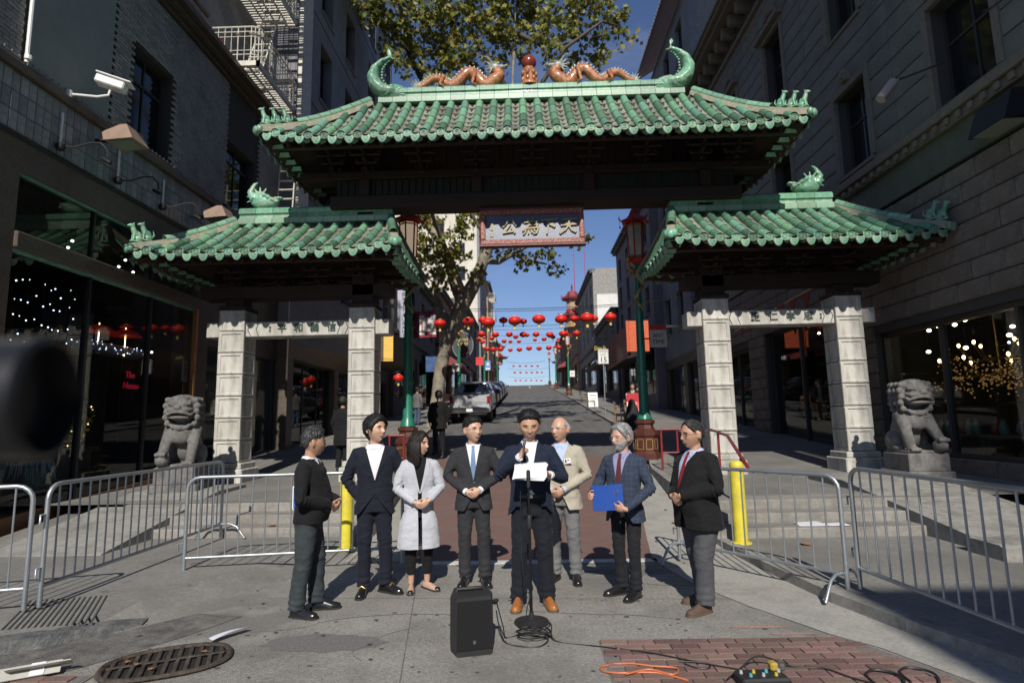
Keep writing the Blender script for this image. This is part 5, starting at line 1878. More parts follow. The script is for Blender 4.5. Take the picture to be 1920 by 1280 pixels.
arms, cand_, gl = MB(), MB(), MB()
arms.cyl((9.8, 12.6, 2.2), (9.8, 12.6, 4.6), .02)
for ring, (rr, zz, n) in enumerate(((1.05, 2.72, 9), (.65, 3.05, 6))):
 for k in range(n):
  a = 2 * PI * k / n + ring * .3
  p = (9.8 + rr * math.cos(a), 12.6 + rr * math.sin(a), zz)
  arms.tube([(9.8, 12.6, zz - .25), (9.8 + rr * .6 * math.cos(a), 12.6 + rr * .6 * math.sin(a), zz - .32), p], .015, 5)
  cand_.ell((p[0], p[1], p[2] + .06), (.032, .032, .045), 7, 5)
rs9 = random.Random(9)
for k in range(420):
 a, r_, z = rs9.random() * 2 * PI, 1.15 * rs9.random() ** .5, rs9.gauss(2.45, .2)
 gl.ell((9.8 + r_ * math.cos(a), 12.6 + r_ * math.sin(a), z), .013 + .012 * rs9.random(), 5, 3)
part('arm', arms, mat('brass', (.35, .22, .09), .35, metal=.8, var=.3), ch, True)
part('candle_lamps', cand_, M_WARM, ch, kind='stuff')
part('drops', gl, mat('amber_drop', (.30, .17, .07), .15, var=.6, vs_=8, emit=(1, .5, .15), es=.22), ch, kind='stuff')
gd = thing('blue_lamp_string', 'short string of bluish white lamps beside the chandelier in the right shop', 'lights', (9.0, 10.9, 3.0), world=True)
part('wire', MB().tube([(9.0, 11.6, 2.9), (9.0, 10.2, 3.02)], .006, 4), M_IRON, gd)
ll = MB()
for k in range(5):
 ll.ell((9.0, 11.3 - .24 * k, 2.96 + .03 * k), .024, 7, 5)
part('lamps', ll, M_FAIRY, gd, kind='stuff')
rt = thing('red_flower_display', 'red glowing flower display high in the right shop window', 'flowers', (9.0, 9.4, 2.6), world=True)
fl_ = MB()
for k in range(70):
 fl_.ell((9.0 + rs9.gauss(0, .1), 9.45 + rs9.gauss(0, .24), 2.82 + rs9.gauss(0, .07)), .03, 5, 4)
part('flowers', fl_, mat('red_flower', (.45, .03, .04), .5, var=.4, emit=(1, .05, .07), es=.25), rt, kind='stuff')
part('shelf', MB().bx(8.7, 9.3, 8.9, 10.0, 2.62, 2.66), M_IRON, rt)
for i, (y, lb) in enumerate(((9.6, 'with a striped globe on it'), (11.4, 'under the chandelier'), (13.2, 'nearest the outer gate pillar'))):
 tb = thing('display_table', 'dark shop table %s' % lb, 'table', (9.1, y, .55))
 part('top', MB().box((0, 0, .62), (.7, 1.3, .05), .01), M_BROWN, tb)
 for sx in (-1, 1):
  for sy in (-1, 1):
   part('leg', MB().box((sx * .3, sy * .58, .3), (.05, .05, .595)), M_BROWN, tb)
 for k in range(7):
  c_ = ((.10, .2, .15), (.35, .3, .2), (.28, .06, .04), (.2, .2, .22))[k % 4]
  solo('vase', MB().lathe([(.05, 0), (.09, .08), (.07, .2), (.03, .28), (.045, .33)], 12), mat('glazed_vase_%d' % (k % 4), c_, .2, var=.2, coat=.3), '%s vase on the shop table %s, %s of seven' % (('teal', 'tan', 'red', 'grey')[k % 4], ('below the striped globe', 'under the chandelier', 'nearest the gate pillar')[i], ('first', 'second', 'third', 'fourth', 'fifth', 'sixth', 'seventh')[k]), 'vase', 'vases on the shop tables', True, loc=(9.1 + rs9.uniform(-.2, .2), y - .5 + .17 * k, 1.196))
gb = thing('striped_globe', 'pale green striped glass globe in the right shop window', 'ornament', (8.75, 9.55, 1.3))
part('globe', MB().ell((0, 0, .32), (.17, .17, .14), 16, 10), mat('striped_green', (.16, .30, .22), .25, var=.7, vs_=2, stretch=(1, 1, 14), coat=.4), gb, True)
part('stand', MB().lathe([(.09, -.1), (.03, -.05), (.03, .16), (.06, .2)], 12), M_IRON, gb, True)
cu_ = MB()
cm4 = mat('teal_curtain', (.03, .075, .065), .6, var=.4, vs_=6, stretch=(1, 1, .1))
for k in range(24):
 cu_.cyl((9.0 + .03 * (k % 2), 8.45 + .035 * k, .6), (9.0 + .03 * (k % 2), 8.45 + .035 * k, 2.9), .028, 6)
solo('curtain', cu_, cm4, 'dark teal curtain hanging at the near end of the right shop', 'curtain', smooth=True)
# gear on the upper wall
sc4 = thing('security_camera', 'white tube security camera on a long arm on the right stone wall', 'camera', (8.0, 11.0, 8.2))
part('housing', MB(Matrix.Translation((-.75, .25, -.05)) @ Matrix.Rotation(R(40), 4, 'Y')).tube([(0, 0, -.28), (0, 0, .2)], .10, 12).box((.02, 0, -.02), (.03, .24, .5), .008), mat('rosy_white', (.42, .34, .32), .5), sc4, True)
part('arm', MB().tube([(0, -.3, .15), (-.5, .1, .1), (-.72, .22, .1)], .02, 8), M_IRON, sc4, True)
wd_ = thing('wedge_lamp', 'black wedge shaped wall lamp under the belt course on the right wall', 'lamp', (8.0, 9.35, 6.4))
part('housing', MB().loft([[(.0, -.42, -.05), (-.5, -.40, -.1), (-.5, .40, -.1), (0, .42, -.05)], [(0, -.42, .40), (-.32, -.38, .40), (-.32, .38, .40), (0, .42, .40)]]), M_IRON, wd_)
part('lens', MB().box((-.27, 0, -.10), (.4, .66, .02)), mat('flood_lens', (.25, .3, .24), .2), wd_)
pw = thing('wall_cable', 'thin black cable looping along the upper right wall', 'cable', (7.98, 9.6, 8.6), world=True)
part('cable', MB().tube([(7.93, 8.3, 8.62), (7.9, 9.0, 8.45), (7.9, 9.4, 8.5), (7.93, 9.6, 8.6)], .012, 6), M_IRON, pw, True)
for o in [o for o in bpy.data.objects if o not in P4_BEFORE and o.parent is None]:
 o.location.x += .2
# block of buildings across the street behind the viewpoint: it shades the right hand side
for (nm, lb, x0, x1, y0, y1, z) in (('tower_block', 'tall plain tower across the street behind the viewpoint', 7.6, 34, -44, -16, 62), ('low_block', 'low plain building beside the tower behind the viewpoint', 3.12, 6.9, -26, -14.0, 15.0)):
 t = thing(nm, lb, 'building', ((x0 + x1) / 2, y1, 0), world=True)
 part('wall', MB().bx(x0, x1, y0, y1, 0, z), M_TERRA, t)
 part('cornice', MB().bx(x0 - .1, x1, y0, y1 + .2, z, z + .3), M_TRIM, t)
 for k in range(int((x1 - x0) / 3)):
  for r in range(int(z / 4)):
   part('window', MB().bx(x0 + .8 + 3 * k, x0 + 2.2 + 3 * k, y1, y1 + .06, 1.4 + 4 * r, 3.4 + 4 * r), M_DGLASS, t)
# ================================================================== THE STREET BEYOND THE GATE
M_CREAMW = mat('cream_wall', (0.60, 0.56, 0.47), 0.85, var=.08, vs_=1.2, dirt=(.42, .38, .32), ds=.5, da=.5)
M_WHITEW = mat('white_wall', (0.66, 0.66, 0.63), 0.8, var=.06, vs_=1.5, dirt=(.4, .4, .38), ds=.6, da=.4)
M_RBRICK = mat('red_brick_wall', (0.26, 0.14, 0.09), 0.85, var=.25, vs_=5, bump=.3, bs=30)
M_TBRICK = mat('tan_brick_wall', (0.40, 0.27, 0.17), 0.85, var=.2, vs_=5, bump=.3, bs=30)
M_GBRICK = mat('grey_brick_wall', (0.27, 0.26, 0.24), 0.85, var=.35, vs_=5, bump=.3, bs=30)
M_DWALL = mat('dark_wall', (0.11, 0.10, 0.095), 0.8, var=.25, vs_=2)
M_PURP = mat('grey_violet_wall', (0.16, 0.145, 0.16), 0.85, var=.15, vs_=2)
M_MAROON = mat('maroon_paint', (0.20, 0.03, 0.035), 0.55, var=.2)
M_LGREEN = mat('lamp_post_green', (0.02, 0.16, 0.105), 0.35, var=.15, vs_=4, coat=.25)
M_LBASE = mat('lamp_base_paint', (0.075, 0.022, 0.016), 0.5, var=.3)
M_ORANGE = mat('orange_panel', (0.56, 0.10, 0.03), .5, var=.12)
M_BLACKC = mat('black_canvas', (0.02, 0.02, 0.022), .85, var=.3)
M_SIGNW = mat('sign_white', (0.74, 0.74, 0.73), .45, var=.04)
M_INK = mat('black_ink', (0.015, 0.015, 0.015), .5)
M_LANT = mat('red_silk', (0.62, 0.022, 0.018), .42, var=.12, vs_=5, spec=.4)
M_TASS = mat('yellow_tassel', (0.68, 0.52, 0.10), .7, var=.2)
M_GILT = mat('gilt', (0.46, 0.29, 0.10), .4, metal=.5, var=.35, vs_=20)
M_LGLASS = mat('frosted_panel', (0.55, 0.57, 0.57), .35, var=.12, vs_=6)
def gz(y):
 return walk_z(y)
def block(side, y0, y1, ztop, wm, label, x=None, floors=3, f0=5.0, nwin=3, wsize=(1.1, 1.9), fm=None, end=None, awn=None, cm=None, deep=12, name='street_building', shop=True, par=None):
 """street house: fronts, end walls, windows floor by floor, cornice, shop front"""
 X = x if x is not None else (-7.3 if side < 0 else 7.8)
 T = LT(X) if side < 0 else RT(X)
 k = 1 if side < 0 else -1
 zb = gz(y0) - .4
 z0 = gz((y0 + y1) / 2)
 b = thing(name, label, 'building', (X, (y0 + y1) / 2, zb), world=True)
 hs = []
 fh = (ztop - .9 - z0 - f0) / max(1, floors)
 for f in range(floors):
  for i in range(nwin):
   u = y0 + (y1 - y0) * (i + .5) / nwin
   v = z0 + f0 + fh * f + .35
   hs.append((u - wsize[0] / 2, u + wsize[0] / 2, v, min(v + wsize[1], v + fh - .5)))
 hh = [h if k > 0 else (-h[1], -h[0], h[2], h[3]) for h in hs]
 uu = (y0, y1) if k > 0 else (-y1, -y0)
 so_ = []
 if shop:
  m = (y0 + y1) / 2
  for (a, c) in ((y0 + .5, m - .4), (m + .4, y1 - .5)):
   so_.append((a, c, z0 + .45, z0 + 3.3) if k > 0 else (-c, -a, z0 + .45, z0 + 3.3))
 part('wall', wallgrid(MB(T), uu[0], uu[1], zb, ztop, hh + so_, .35), wm, b)
 for h in hh:
  window(b, T, *h, 1, 2, rec=.16, fm=fm or M_WFRAME, sm=cm or wm)
 for h in so_:
  window(b, T, *h, 3, 1, rec=.2, gm=M_GLASS, sill=False)
 e = .36 * k
 for y, lab in ((y0, 'front'), (y1 - .3, 'rear')):
  part('wall', MB().bx(X - e, X - k * deep, y, y + .3, zb, ztop + (par or 0) * (lab == 'front')), end or wm, b)
 part('roof', MB().bx(X - e, X - k * deep, y0 + .3, y1 - .3, ztop - .3, ztop - .1), M_DWALL, b)
 c = MB(T)
 c.bx(uu[0], uu[1], ztop - .30, ztop - .1, -.3, .28, .02)
 c.bx(uu[0], uu[1], ztop - .1, ztop + .12, -.3, .42, .02)
 c.bx(uu[0], uu[1], z0 + 4.1, z0 + 4.35, -.3, .16, .02)
 part('cornice', c, cm or M_DWALL, b)
 if shop:
  part('interior', MB().bx(X - k * 3.5, X - k * 3.4, y0 + .3, y1 - .3, zb, z0 + 4.0).bx(X - k * .4, X - k * 3.4, y0 + .3, y1 - .3, z0 + 3.6, z0 + 3.7), M_SHOPIN, b)
 if awn:
  col, ya, yb_, lb = awn
  a = MB()
  zz = z0 + 3.9
  a.loft([[(X, ya, zz), (X + k * 1.5, ya, zz - 1.0), (X + k * 1.5, ya, zz - 1.3), (X, ya, zz - 1.0)], [(X, yb_, zz), (X + k * 1.5, yb_, zz - 1.0), (X + k * 1.5, yb_, zz - 1.3), (X, yb_, zz - 1.0)]])
  solo('awning', a, col, lb, 'awning')
 return b
# left side, near to far
block(-1, 32.1, 47, 11.2, M_DWALL, 'dark low shop house behind the tree on the left', floors=2, nwin=4, awn=(M_BLACKC, 41, 46, 'black awning on the left beyond the oval sign'))
block(-1, 47.1, 62, 12.6, M_RBRICK, 'brick shop house on the left above the parked cars', x=-7.0, floors=2, nwin=4, awn=(M_MAROON, 50, 60, 'maroon awning on the left behind the parked cars'))
block(-1, 62.1, 82, 15.0, M_DWALL, 'dark three storey house on the left below the tall cream wall', x=-6.9, floors=3, nwin=4)
bc_ = block(-1, 82.1, 96, 33.5, M_GSTUC, 'tall building with a sunlit cream end wall on the left', x=-6.3, floors=8, nwin=3, end=M_CREAMW, deep=16)
for u in (-9.0, -12.0):
 for v in (18.5, 22, 25.5, 29):
  window(bc_, frame((0, 82.1, 0), (1, 0, 0), (0, 0, 1)), u - .6, u + .6, v, v + 1.9, 1, 2, rec=-.12, sm=M_CREAMW)
be = block(-1, 96.1, 112, 25.0, M_TBRICK, 'tan brick house with fire escapes at the top of the left side', x=-6.1, floors=5, nwin=3, fm=M_BOLT)
fire_escape('fire_escape', 'cream fire escape on the far tan brick house on the left', 97, 100, (15.4, 18.8, 22.2), -6.1, 1.2, [(97.4, 15.4, 99.4, 18.8), (97.4, 18.8, 99.4, 22.2)])
block(-1, 112.1, 128, 17.5, M_RBRICK, 'far brick house near the crest on the left', x=-5.9, floors=2, nwin=3)
# right side
block(1, 34.1, 47, 15.2, M_PURP, 'grey violet house with a projecting eave on the right behind the lamp post', x=7.6, floors=3, nwin=4, awn=(M_BLACKC, 35.2, 45, 'wide black awning on the right behind the speed limit sign'))
bw = block(1, 47.1, 60, 10.6, M_DWALL, 'low dark house on the right in front of the white end wall', x=7.4, floors=2, nwin=3, awn=(M_DWALL, 49, 58, 'dark sloping awning on the right, beyond the black one'))
block(1, 60.1, 78, 17.2, M_GBRICK, 'house with a white end wall under a grey brick parapet on the right', x=7.2, floors=3, nwin=4, end=M_WHITEW, par=-2.6, deep=14)
pb_ = MB()
pb_.bx(7.5, 18, 60.2, 60.6, 14.6, 17.4)
solo('brick_parapet', pb_, M_GBRICK, 'weathered grey brick parapet above the white end wall on the right', 'wall')
bt = block(1, 78.1, 92, 16.6, M_TBRICK, 'house with a red corner turret on the right', x=6.9, floors=3, nwin=3, cm=M_MAROON)
block(1, 92.1, 110, 16.2, M_RBRICK, 'far brick house below the red turret on the right', x=6.7, floors=2, nwin=3, awn=(M_MAROON, 94, 104, 'maroon awning far up on the right'))
block(1, 110.1, 128, 17.0, M_CREAMW, 'far pale house near the crest on the right', x=6.5, floors=2, nwin=3, cm=M_MAROON)
def pagoda(name, label, x, y, z, r, tiers, h=1.6, m=None):
 t = thing(name, label, 'turret', (x, y, z), world=False)
 for k in range(tiers):
  rr, zz = r * (1 - .22 * k), h * 1.55 * k
  part('wall', MB().lathe([(rr * .72, zz), (rr * .72, zz + h * .9)], 8, a0=PI / 8), M_TBRICK, t)
  ro = MB()
  ro.lathe([(rr * 1.25, zz + h * .86), (rr * 1.3, zz + h * .98), (rr * .9, zz + h * 1.12), (rr * .55, zz + h * 1.55)], 8, a0=PI / 8)
  for a in range(8):
   an = PI / 8 + a * PI / 4
   ro.tube([(rr * .9 * math.cos(an), rr * .9 * math.sin(an), zz + h * 1.12), (rr * 1.28 * math.cos(an), rr * 1.28 * math.sin(an), zz + h * 1.0), (rr * 1.5 * math.cos(an), rr * 1.5 * math.sin(an), zz + h * 1.22)], [.10, .09, .03], 5)
  part('roof', ro, m or M_MAROON, t)
 part('finial', MB().lathe([(.18, 0), (.10, .5), (.16, .7), (.02, 1.3)], 8, (0, 0, h * 1.55 * tiers - h * .05)), m or M_MAROON, t, True)
 return t
pagoda('pagoda_turret', 'red roofed turret on the corner house on the right', 6.6, 79.5, 14.2, 1.5, 2)
pagoda('pagoda_turret', 'tiny red roofed turret at the crest on the left', -6.6, 134, 14.6, 2.0, 2)
pagoda('pagoda_turret', 'tiny red roofed turret at the crest on the right', 8.0, 136, 13.5, 1.5, 2)
for (x, y) in ((7.05, 80), (8.55, 80)):
 solo('flag_pole', MB().tube([(x, y, 16), (x, y, 25.4)], [.08, .05], 8), mat('magenta_paint', (.42, .05, .13), .5), 'thin magenta pole on the roof of the turret house, %s of two' % ('nearer the street' if x < 8 else 'farther from the street'), 'pole', 'magenta roof poles', True)
# ------------------------------------------------ dragon lamp posts
oct_ = PI / 8
def make_lamp(label):
 t = thing('street_lamp', label, 'lamp', group='green lamp posts with red lanterns', sc=.925)
 b = MB()
 b.lathe([(.40, 0), (.40, .16), (.36, .20), (.33, .24), (.33, .62), (.37, .66), (.37, .74), (.30, .80), (.25, .84), (.22, .95), (.27, .99), (.27, 1.06), (.18, 1.1)], 8, a0=oct_)
 part('base', b, M_LBASE, t)
 g = MB()
 for k in range(8):
  a = k * PI / 4
  g.T = Matrix.Rotation(a, 4, 'Z')
  for (dy, dz, w, h) in ((0, .56, .17, .02), (0, .30, .17, .02), (-.085, .43, .02, .26), (.085, .43, .02, .26)):
   g.box((.308, dy, dz), (.012, w, h))
 part('base_trim', g, M_GILT, t)
 p = MB()
 p.lathe([(.21, 1.1), (.17, 1.25), (.135, 1.34), (.13, 2.2), (.15, 2.22), (.15, 2.3), (.125, 2.32), (.105, 4.0), (.12, 4.02), (.12, 4.1), (.095, 4.12), (.085, 5.0), (.07, 5.45)], 14)
 part('pole', p, M_LGREEN, t, True, 35)
 for s in (-1, 1):
  d = MB()
  pts = [((.10 + .03 * math.sin(k)) * math.cos(s * k * .85), (.10 + .03 * math.sin(k)) * math.sin(s * k * .85), 4.05 + .11 * k) for k in range(12)] + [(s * .28, -.1, 5.33), (s * .32, -.16, 5.5)]
  d.tube(pts, [.02 + .004 * k for k in range(12)] + [.055, .04], 7)
  d.ell((s * .33, -.2, 5.56), (.08, .10, .07), 8, 6)
  for q in (-1, 1):
   d.tube([(s * .30 + q * .03, -.14, 5.6), (s * .24 + q * .05, -.02, 5.72)], [.02, .004], 5)
  d.tube([(s * .1, -.08, 5.2), (s * .25, -.22, 5.15), (s * .3, -.24, 5.05)], [.035, .03, .012], 6)
  part('dragon', d, M_GILT, t, True, 60)
 ln = MB()
 R1, R2, zA, zB = .20, .245, 5.62, 6.62
 for k in range(6):
  a = k * PI / 3
  ln.tube([(R1 * math.cos(a), R1 * math.sin(a), zA), (R2 * math.cos(a), R2 * math.sin(a), zB)], .022, 4)
 ln.lathe([(.10, zA - .16), (.25, zA - .05), (.25, zA)], 6)
 ln.lathe([(.27, zB), (.27, zB + .05)], 6)
 part('lantern_frame', ln, M_RED, t)
 for k in range(6):
  a, b_ = k * PI / 3, (k + 1) * PI / 3
  P = [Vector((r_ * math.cos(q) * .97, r_ * math.sin(q) * .97, z)) for (r_, z) in ((R1, zA), (R2, zB)) for q in (a, b_)]
  c = sum(P, Vector()) / 4
  m = MB()
  ins = [c + (v - c) * .99 for v in P]
  n_ = Vector((c.x, c.y, 0)).normalized() * .012
  m.loft([[ins[0], ins[1], ins[3], ins[2]], [v - n_ for v in (ins[0], ins[1], ins[3], ins[2])]])
  o = part('glass_panel', m, M_LGLASS, t)
  f = MB()
  for (i, j) in ((0, 1), (2, 3)):
   q0, q1 = c + (P[i] - c) * .9 + n_ * .6, c + (P[j] - c) * .9 + n_ * .6
   f.tube([q0, q1], .022, 4)
  part('gilt_fret', f, M_GILT, o)
 rf2 = MB()
 rf2.lathe([(.38, zB + .06), (.39, zB + .10), (.27, zB + .17), (.17, zB + .28), (.11, zB + .44), (.05, zB + .50)], 6)
 for k in range(6):
  a = k * PI / 3
  rf2.tube([(.25 * math.cos(a), .25 * math.sin(a), zB + .17), (.40 * math.cos(a), .40 * math.sin(a), zB + .09), (.47 * math.cos(a), .47 * math.sin(a), zB + .17), (.45 * math.cos(a), .45 * math.sin(a), zB + .24)], [.025, .028, .022, .008], 5)
 part('lantern_roof', rf2, M_RED, t)
 part('finial', MB().lathe([(.05, zB + .48), (.06, zB + .53), (.03, zB + .58), (.045, zB + .63), (.02, zB + .68), (.03, zB + .73), (.004, zB + .85)], 8), M_GILT, t, True)
 bl_ = MB()
 for k in range(6):
  a = k * PI / 3
  bl_.tube([(.44 * math.cos(a), .44 * math.sin(a), zB + .10), (.44 * math.cos(a), .44 * math.sin(a), zB - .05)], .005, 4)
  bl_.lathe([(.03, 0), (.02, .05), (.008, .06)], 6, (.44 * math.cos(a), .44 * math.sin(a), zB - .11))
 part('bell', bl_, M_GILT, t, kind='stuff')
 return t
lamp0 = make_lamp('green lamp post with red lantern on the right, just behind the gate')
LAMPS = ((2.98, 15.1, 1, None), (-2.90, 14.35, 1, 'green lamp post with red lantern behind the left lower roof'),
         (-3.95, 34.5, 1, 'green lamp post behind the oval hanging sign on the left'), (4.35, 60, 1, 'green lamp post on the right sidewalk with a small white sign'),
         (-4.4, 62, 1, 'far green lamp post on the left above the parked cars'), (4.4, 86, 1, 'small far green lamp post on the right'), (-4.5, 92, 1, 'tiny far green lamp post on the left'), (4.5, 112, 1, 'tiny green lamp post near the crest on the right'))
for i, (x, y, s, lb) in enumerate(LAMPS):
 o = lamp0 if i == 0 else copy_tree(lamp0)
 o.location = (x, y, gz(y) - .05)
 o.rotation_euler.z = R(8 + 13 * i)
 if lb:
  o['label'] = lb
M_LIT = mat('lit_panel', (.55, .5, .45), .4, emit=(1, .78, .55), es=.30)
for o in bpy.data.objects:
 if o.parent and o.parent.get('label', '').endswith('behind the left lower roof') and o.name.startswith('glass_panel'):
  o.material_slots[0].link = 'OBJECT'
  o.material_slots[0].material = M_LIT
# ------------------------------------------------ strings of red lanterns
lm = MB()
n = 20
vs, fs = [], []
pr = [(.10, .26), (.18, .25), (.30, .19), (.37, .08), (.38, 0), (.36, -.09), (.29, -.19), (.18, -.25), (.10, -.26)]
for (r_, z) in pr:
 for k in range(n):
  a = 2 * PI * k / n
  q = r_ * (1 if k % 2 else .95)
  vs.append((q * math.cos(a), q * math.sin(a), z))
for i in range(len(pr) - 1):
 for k in range(n):
  fs.append((i * n + k, i * n + (k + 1) % n, (i + 1) * n + (k + 1) % n, (i + 1) * n + k))
lm.add(vs, fs)
me_l = lm.mesh('silk_body', M_LANT, True, 180)
me_c = MB().lathe([(.11, .24), (.11, .30), (.02, .31)], 12).lathe([(.11, -.31), (.11, -.25)], 12).mesh('cap', M_TASS, False)
tm_ = MB().lathe([(.012, -.36), (.03, -.35), (.05, -.38), (.085, -.52), (.08, -.56)], 10).tube([(0, 0, -.30), (0, 0, -.37)], .012, 5).mesh('tassel', M_TASS, True)
rl_ = random.Random(17)
def lantern(p, s, label, group, simple=False):
 t = thing('paper_lantern', label, 'lantern', p, rl_.uniform(0, 6), group, s)
 link('silk_body', me_l, t)
 if not simple:
  link('cap', me_c, t)
  link('tassel', tm_, t)
 return t
LROWS = [(23.5,[(-3.45,5.67,0.76),(-2.3,5.73,0.76),(-1.49,5.67,0.9),(-0.41,5.71,0.84),(0.57,5.73,0.84),(1.48,5.73,0.79),(2.53,5.75,0.9),(3.48,5.77,0.76)]),(29.0,[(-2.08,6.72,0.76),(-1.07,6.67,0.69),(-0.08,6.62,0.62),(2.49,6.69,0.76),(3.47,6.67,0.69)]),(34,[(-2.55,6.77,0.73),(-1.73,6.72,0.69),(-0.92,6.7,0.65),(-0.11,6.68,0.69),(0.64,6.67,0.65),(1.45,6.65,0.73),(2.23,6.66,0.81),(3.01,6.67,0.73)]),(44,[(-3.5,7.87,0.68),(-2.53,7.93,0.68),(-1.6,7.7,0.63),(-0.71,8.01,0.68),(0.14,8.11,0.63),(1.43,7.76,0.63),(2.11,7.9,0.63)]),(52,[(-3.39,8.12,0.81),(-2.86,8.06,0.87),(-2.19,8.09,0.87),(-1.34,7.97,0.68),(-0.53,8.0,0.81),(0.33,8.08,0.87),(1.23,8.06,0.81),(2.09,8.09,0.87),(2.99,8.11,0.81)]),(56,[(-4.1,9.3,0.8),(-1.43,9.29,0.67),(-0.6,9.27,0.67),(0.94,9.39,0.67),(3.14,9.18,0.67)]),(96,[(-2.0,10.66,0.69),(-0.95,10.63,0.69),(0.02,10.61,0.69),(0.98,10.59,0.69),(1.94,10.57,0.69)]),(108,[(-2.07,10.59,0.78),(-0.99,10.57,0.78),(0.09,10.54,0.78),(1.07,10.52,0.78),(2.06,10.5,0.78),(2.94,10.48,0.65)]),(122,[(-2.15,10.08,0.73),(-1.16,10.06,0.73),(-0.05,10.03,0.73),(1.06,10.01,0.73),(2.17,9.98,0.73),(3.16,9.96,0.73)])]
CR_UP = [(-6.86,25.39,21.15,0.92,0.92),(-5.7,25.36,19.99,1.38,1.38),(-4.15,23.05,19.28,1.26,1.05),(-5.19,23.12,17.0,0.74,0.59),(-4.01,25.07,18.77,1.37,1.03),(-2.98,24.81,20.03,1.35,1.13),(-2.24,24.64,17.76,1.57,0.9),(-1.54,23.7,19.41,1.29,1.29),(-0.28,24.48,18.89,1.11,1.11),(-0.37,24.48,20.48,1.34,0.89),(0.96,24.41,19.98,1.22,0.78),(1.11,23.31,17.77,0.95,0.85),(2.11,24.02,18.99,1.09,0.98),(3.07,23.92,19.66,1.09,0.87),(3.24,24.78,18.7,1.01,0.9),(4.5,25.49,20.24,0.93,0.93),(4.93,25.37,19.18,0.58,0.58),(1.72,24.31,17.28,0.66,0.55),(3.22,24.06,17.06,0.48,0.48),(-3.31,23.6,16.37,0.86,0.43),(-4.47,22.99,16.41,0.63,0.42),(-6.23,22.97,20.82,1.67,1.04),(-4.1,24.11,21.94,1.97,1.1),(-1.64,23.73,21.78,1.94,1.08),(0.75,23.89,21.55,1.95,0.98),(3.3,25.22,22.28,1.83,1.03)]
CR_LO = [(-4.42,25.99,11.01,0.83,0.83),(-4.66,25.96,9.74,0.71,0.83),(-3.35,23.65,8.76,0.86,0.86),(-2.57,23.72,9.92,0.65,0.75),(-2.05,25.67,11.08,0.58,0.7),(-4.8,25.41,8.34,0.58,0.58),(-3.7,25.24,7.91,0.69,0.5),(-2.99,24.3,8.24,0.49,0.49),(-2.2,25.08,7.95,0.46,0.46),(-1.19,25.08,9.13,0.5,0.32),(-0.38,25.01,8.84,0.57,0.45),(0.08,23.91,8.1,0.39,0.33),(0.67,24.62,8.94,0.49,0.36),(1.11,24.52,8.31,0.4,0.4),(1.5,25.38,8.21,0.35,0.23),(2.43,26.09,9.7,0.52,0.28),(1.7,25.97,10.06,0.59,0.28),(2.8,24.91,9.57,0.34,0.2),(-1.74,24.66,9.73,0.34,0.45),(-2.52,24.2,8.9,0.44,0.44)]
for ri, (Y, ps) in enumerate(LROWS):
 nm = ('first', 'second', 'third', 'fifth', 'sixth', 'fourth', 'seventh', 'eighth', 'ninth')[ri]
 far = Y > 80
 zt = max(p[1] for p in ps) + .42
 xa, xb = (min(p[0] for p in ps) - 1.2, max(p[0] for p in ps) + 1.2) if far else (-7.0 if ri else -6.9, 7.3)
 w = [(xa + (xb - xa) * k / 16, Y, zt + .35 * ((k / 8 - 1) ** 2)) for k in range(17)]
 solo('lantern_wire', MB().tube(w, .012 if not far else .02, 4), M_INK, 'thin wire across the street holding the %s string of red lanterns' % nm, 'wire', 'wires across the street')
 ps = sorted(ps)
 for i, (x, z, s) in enumerate(ps):
  od = 'leftmost' if i == 0 else 'rightmost' if i == len(ps) - 1 else '%s from the left' % ('', 'second', 'third', 'fourth', 'fifth', 'sixth', 'seventh', 'eighth')[i]
  lb = '%s red paper lantern on the %s string, %s of its %d' % ('large' if ri == 0 else 'tiny' if far else 'small', 'nearest' if ri == 0 else nm, od, len(ps))
  lantern((x, Y + rl_.uniform(-.1, .1), z), (s * .86, s * .86, s * .78), lb, 'red lanterns on the %s string' % nm, far)
lantern((-5.75, 26.3, 3.7), .62, 'small red lantern under the yellow awning end, the left of two', 'lanterns under the yellow awning')
lantern((-5.4, 26.5, 3.62), .62, 'small red lantern under the yellow awning end, the right of two', 'lanterns under the yellow awning')
# ------------------------------------------------ plane tree
M_BARK = mat('plane_bark', (0.22, 0.19, 0.15), 0.9, var=0.3, vs_=5, bump=.7, bs=14, dirt=(0.36, 0.33, 0.27), ds=2.2, da=.8)
M_BARK2 = mat('branch_bark', (0.085, 0.07, 0.05), .9, var=.3, vs_=6, bump=.5, bs=20)
def leaf_mat(name, a, b, c):
 m = mat(name, a, .55)
 n, l = m.node_tree.nodes, m.node_tree.links
 tc = n.new('ShaderNodeTexCoord')
 nz = n.new('ShaderNodeTexNoise')
 nz.inputs['Scale'].default_value = 4.5
 nz.inputs['Detail'].default_value = 3
 l.new(tc.outputs['Object'], nz.inputs['Vector'])
 rp = n.new('ShaderNodeValToRGB')
 e = rp.color_ramp.elements
 e[0].position, e[1].position = .36, .66
 e[0].color, e[1].color = (*a, 1), (*c, 1)
 k = e.new(.52)
 k.color = (*b, 1)
 l.new(nz.outputs['Fac'], rp.inputs[0])
 bs = n['Principled BSDF']
 l.new(rp.outputs[0], bs.inputs['Base Color'])
 tr = n.new('ShaderNodeBsdfTranslucent')
 l.new(rp.outputs[0], tr.inputs[0])
 mx = n.new('ShaderNodeMixShader')
 mx.inputs[0].default_value = .3
 l.new(bs.outputs[0], mx.inputs[1])
 l.new(tr.outputs[0], mx.inputs[2])
 l.new(mx.outputs[0], n['Material Output'].inputs[0])
 return m
M_LEAF = leaf_mat('plane_leaf', (0.085, 0.12, 0.02), (0.20, 0.215, 0.035), (0.34, 0.23, 0.055))
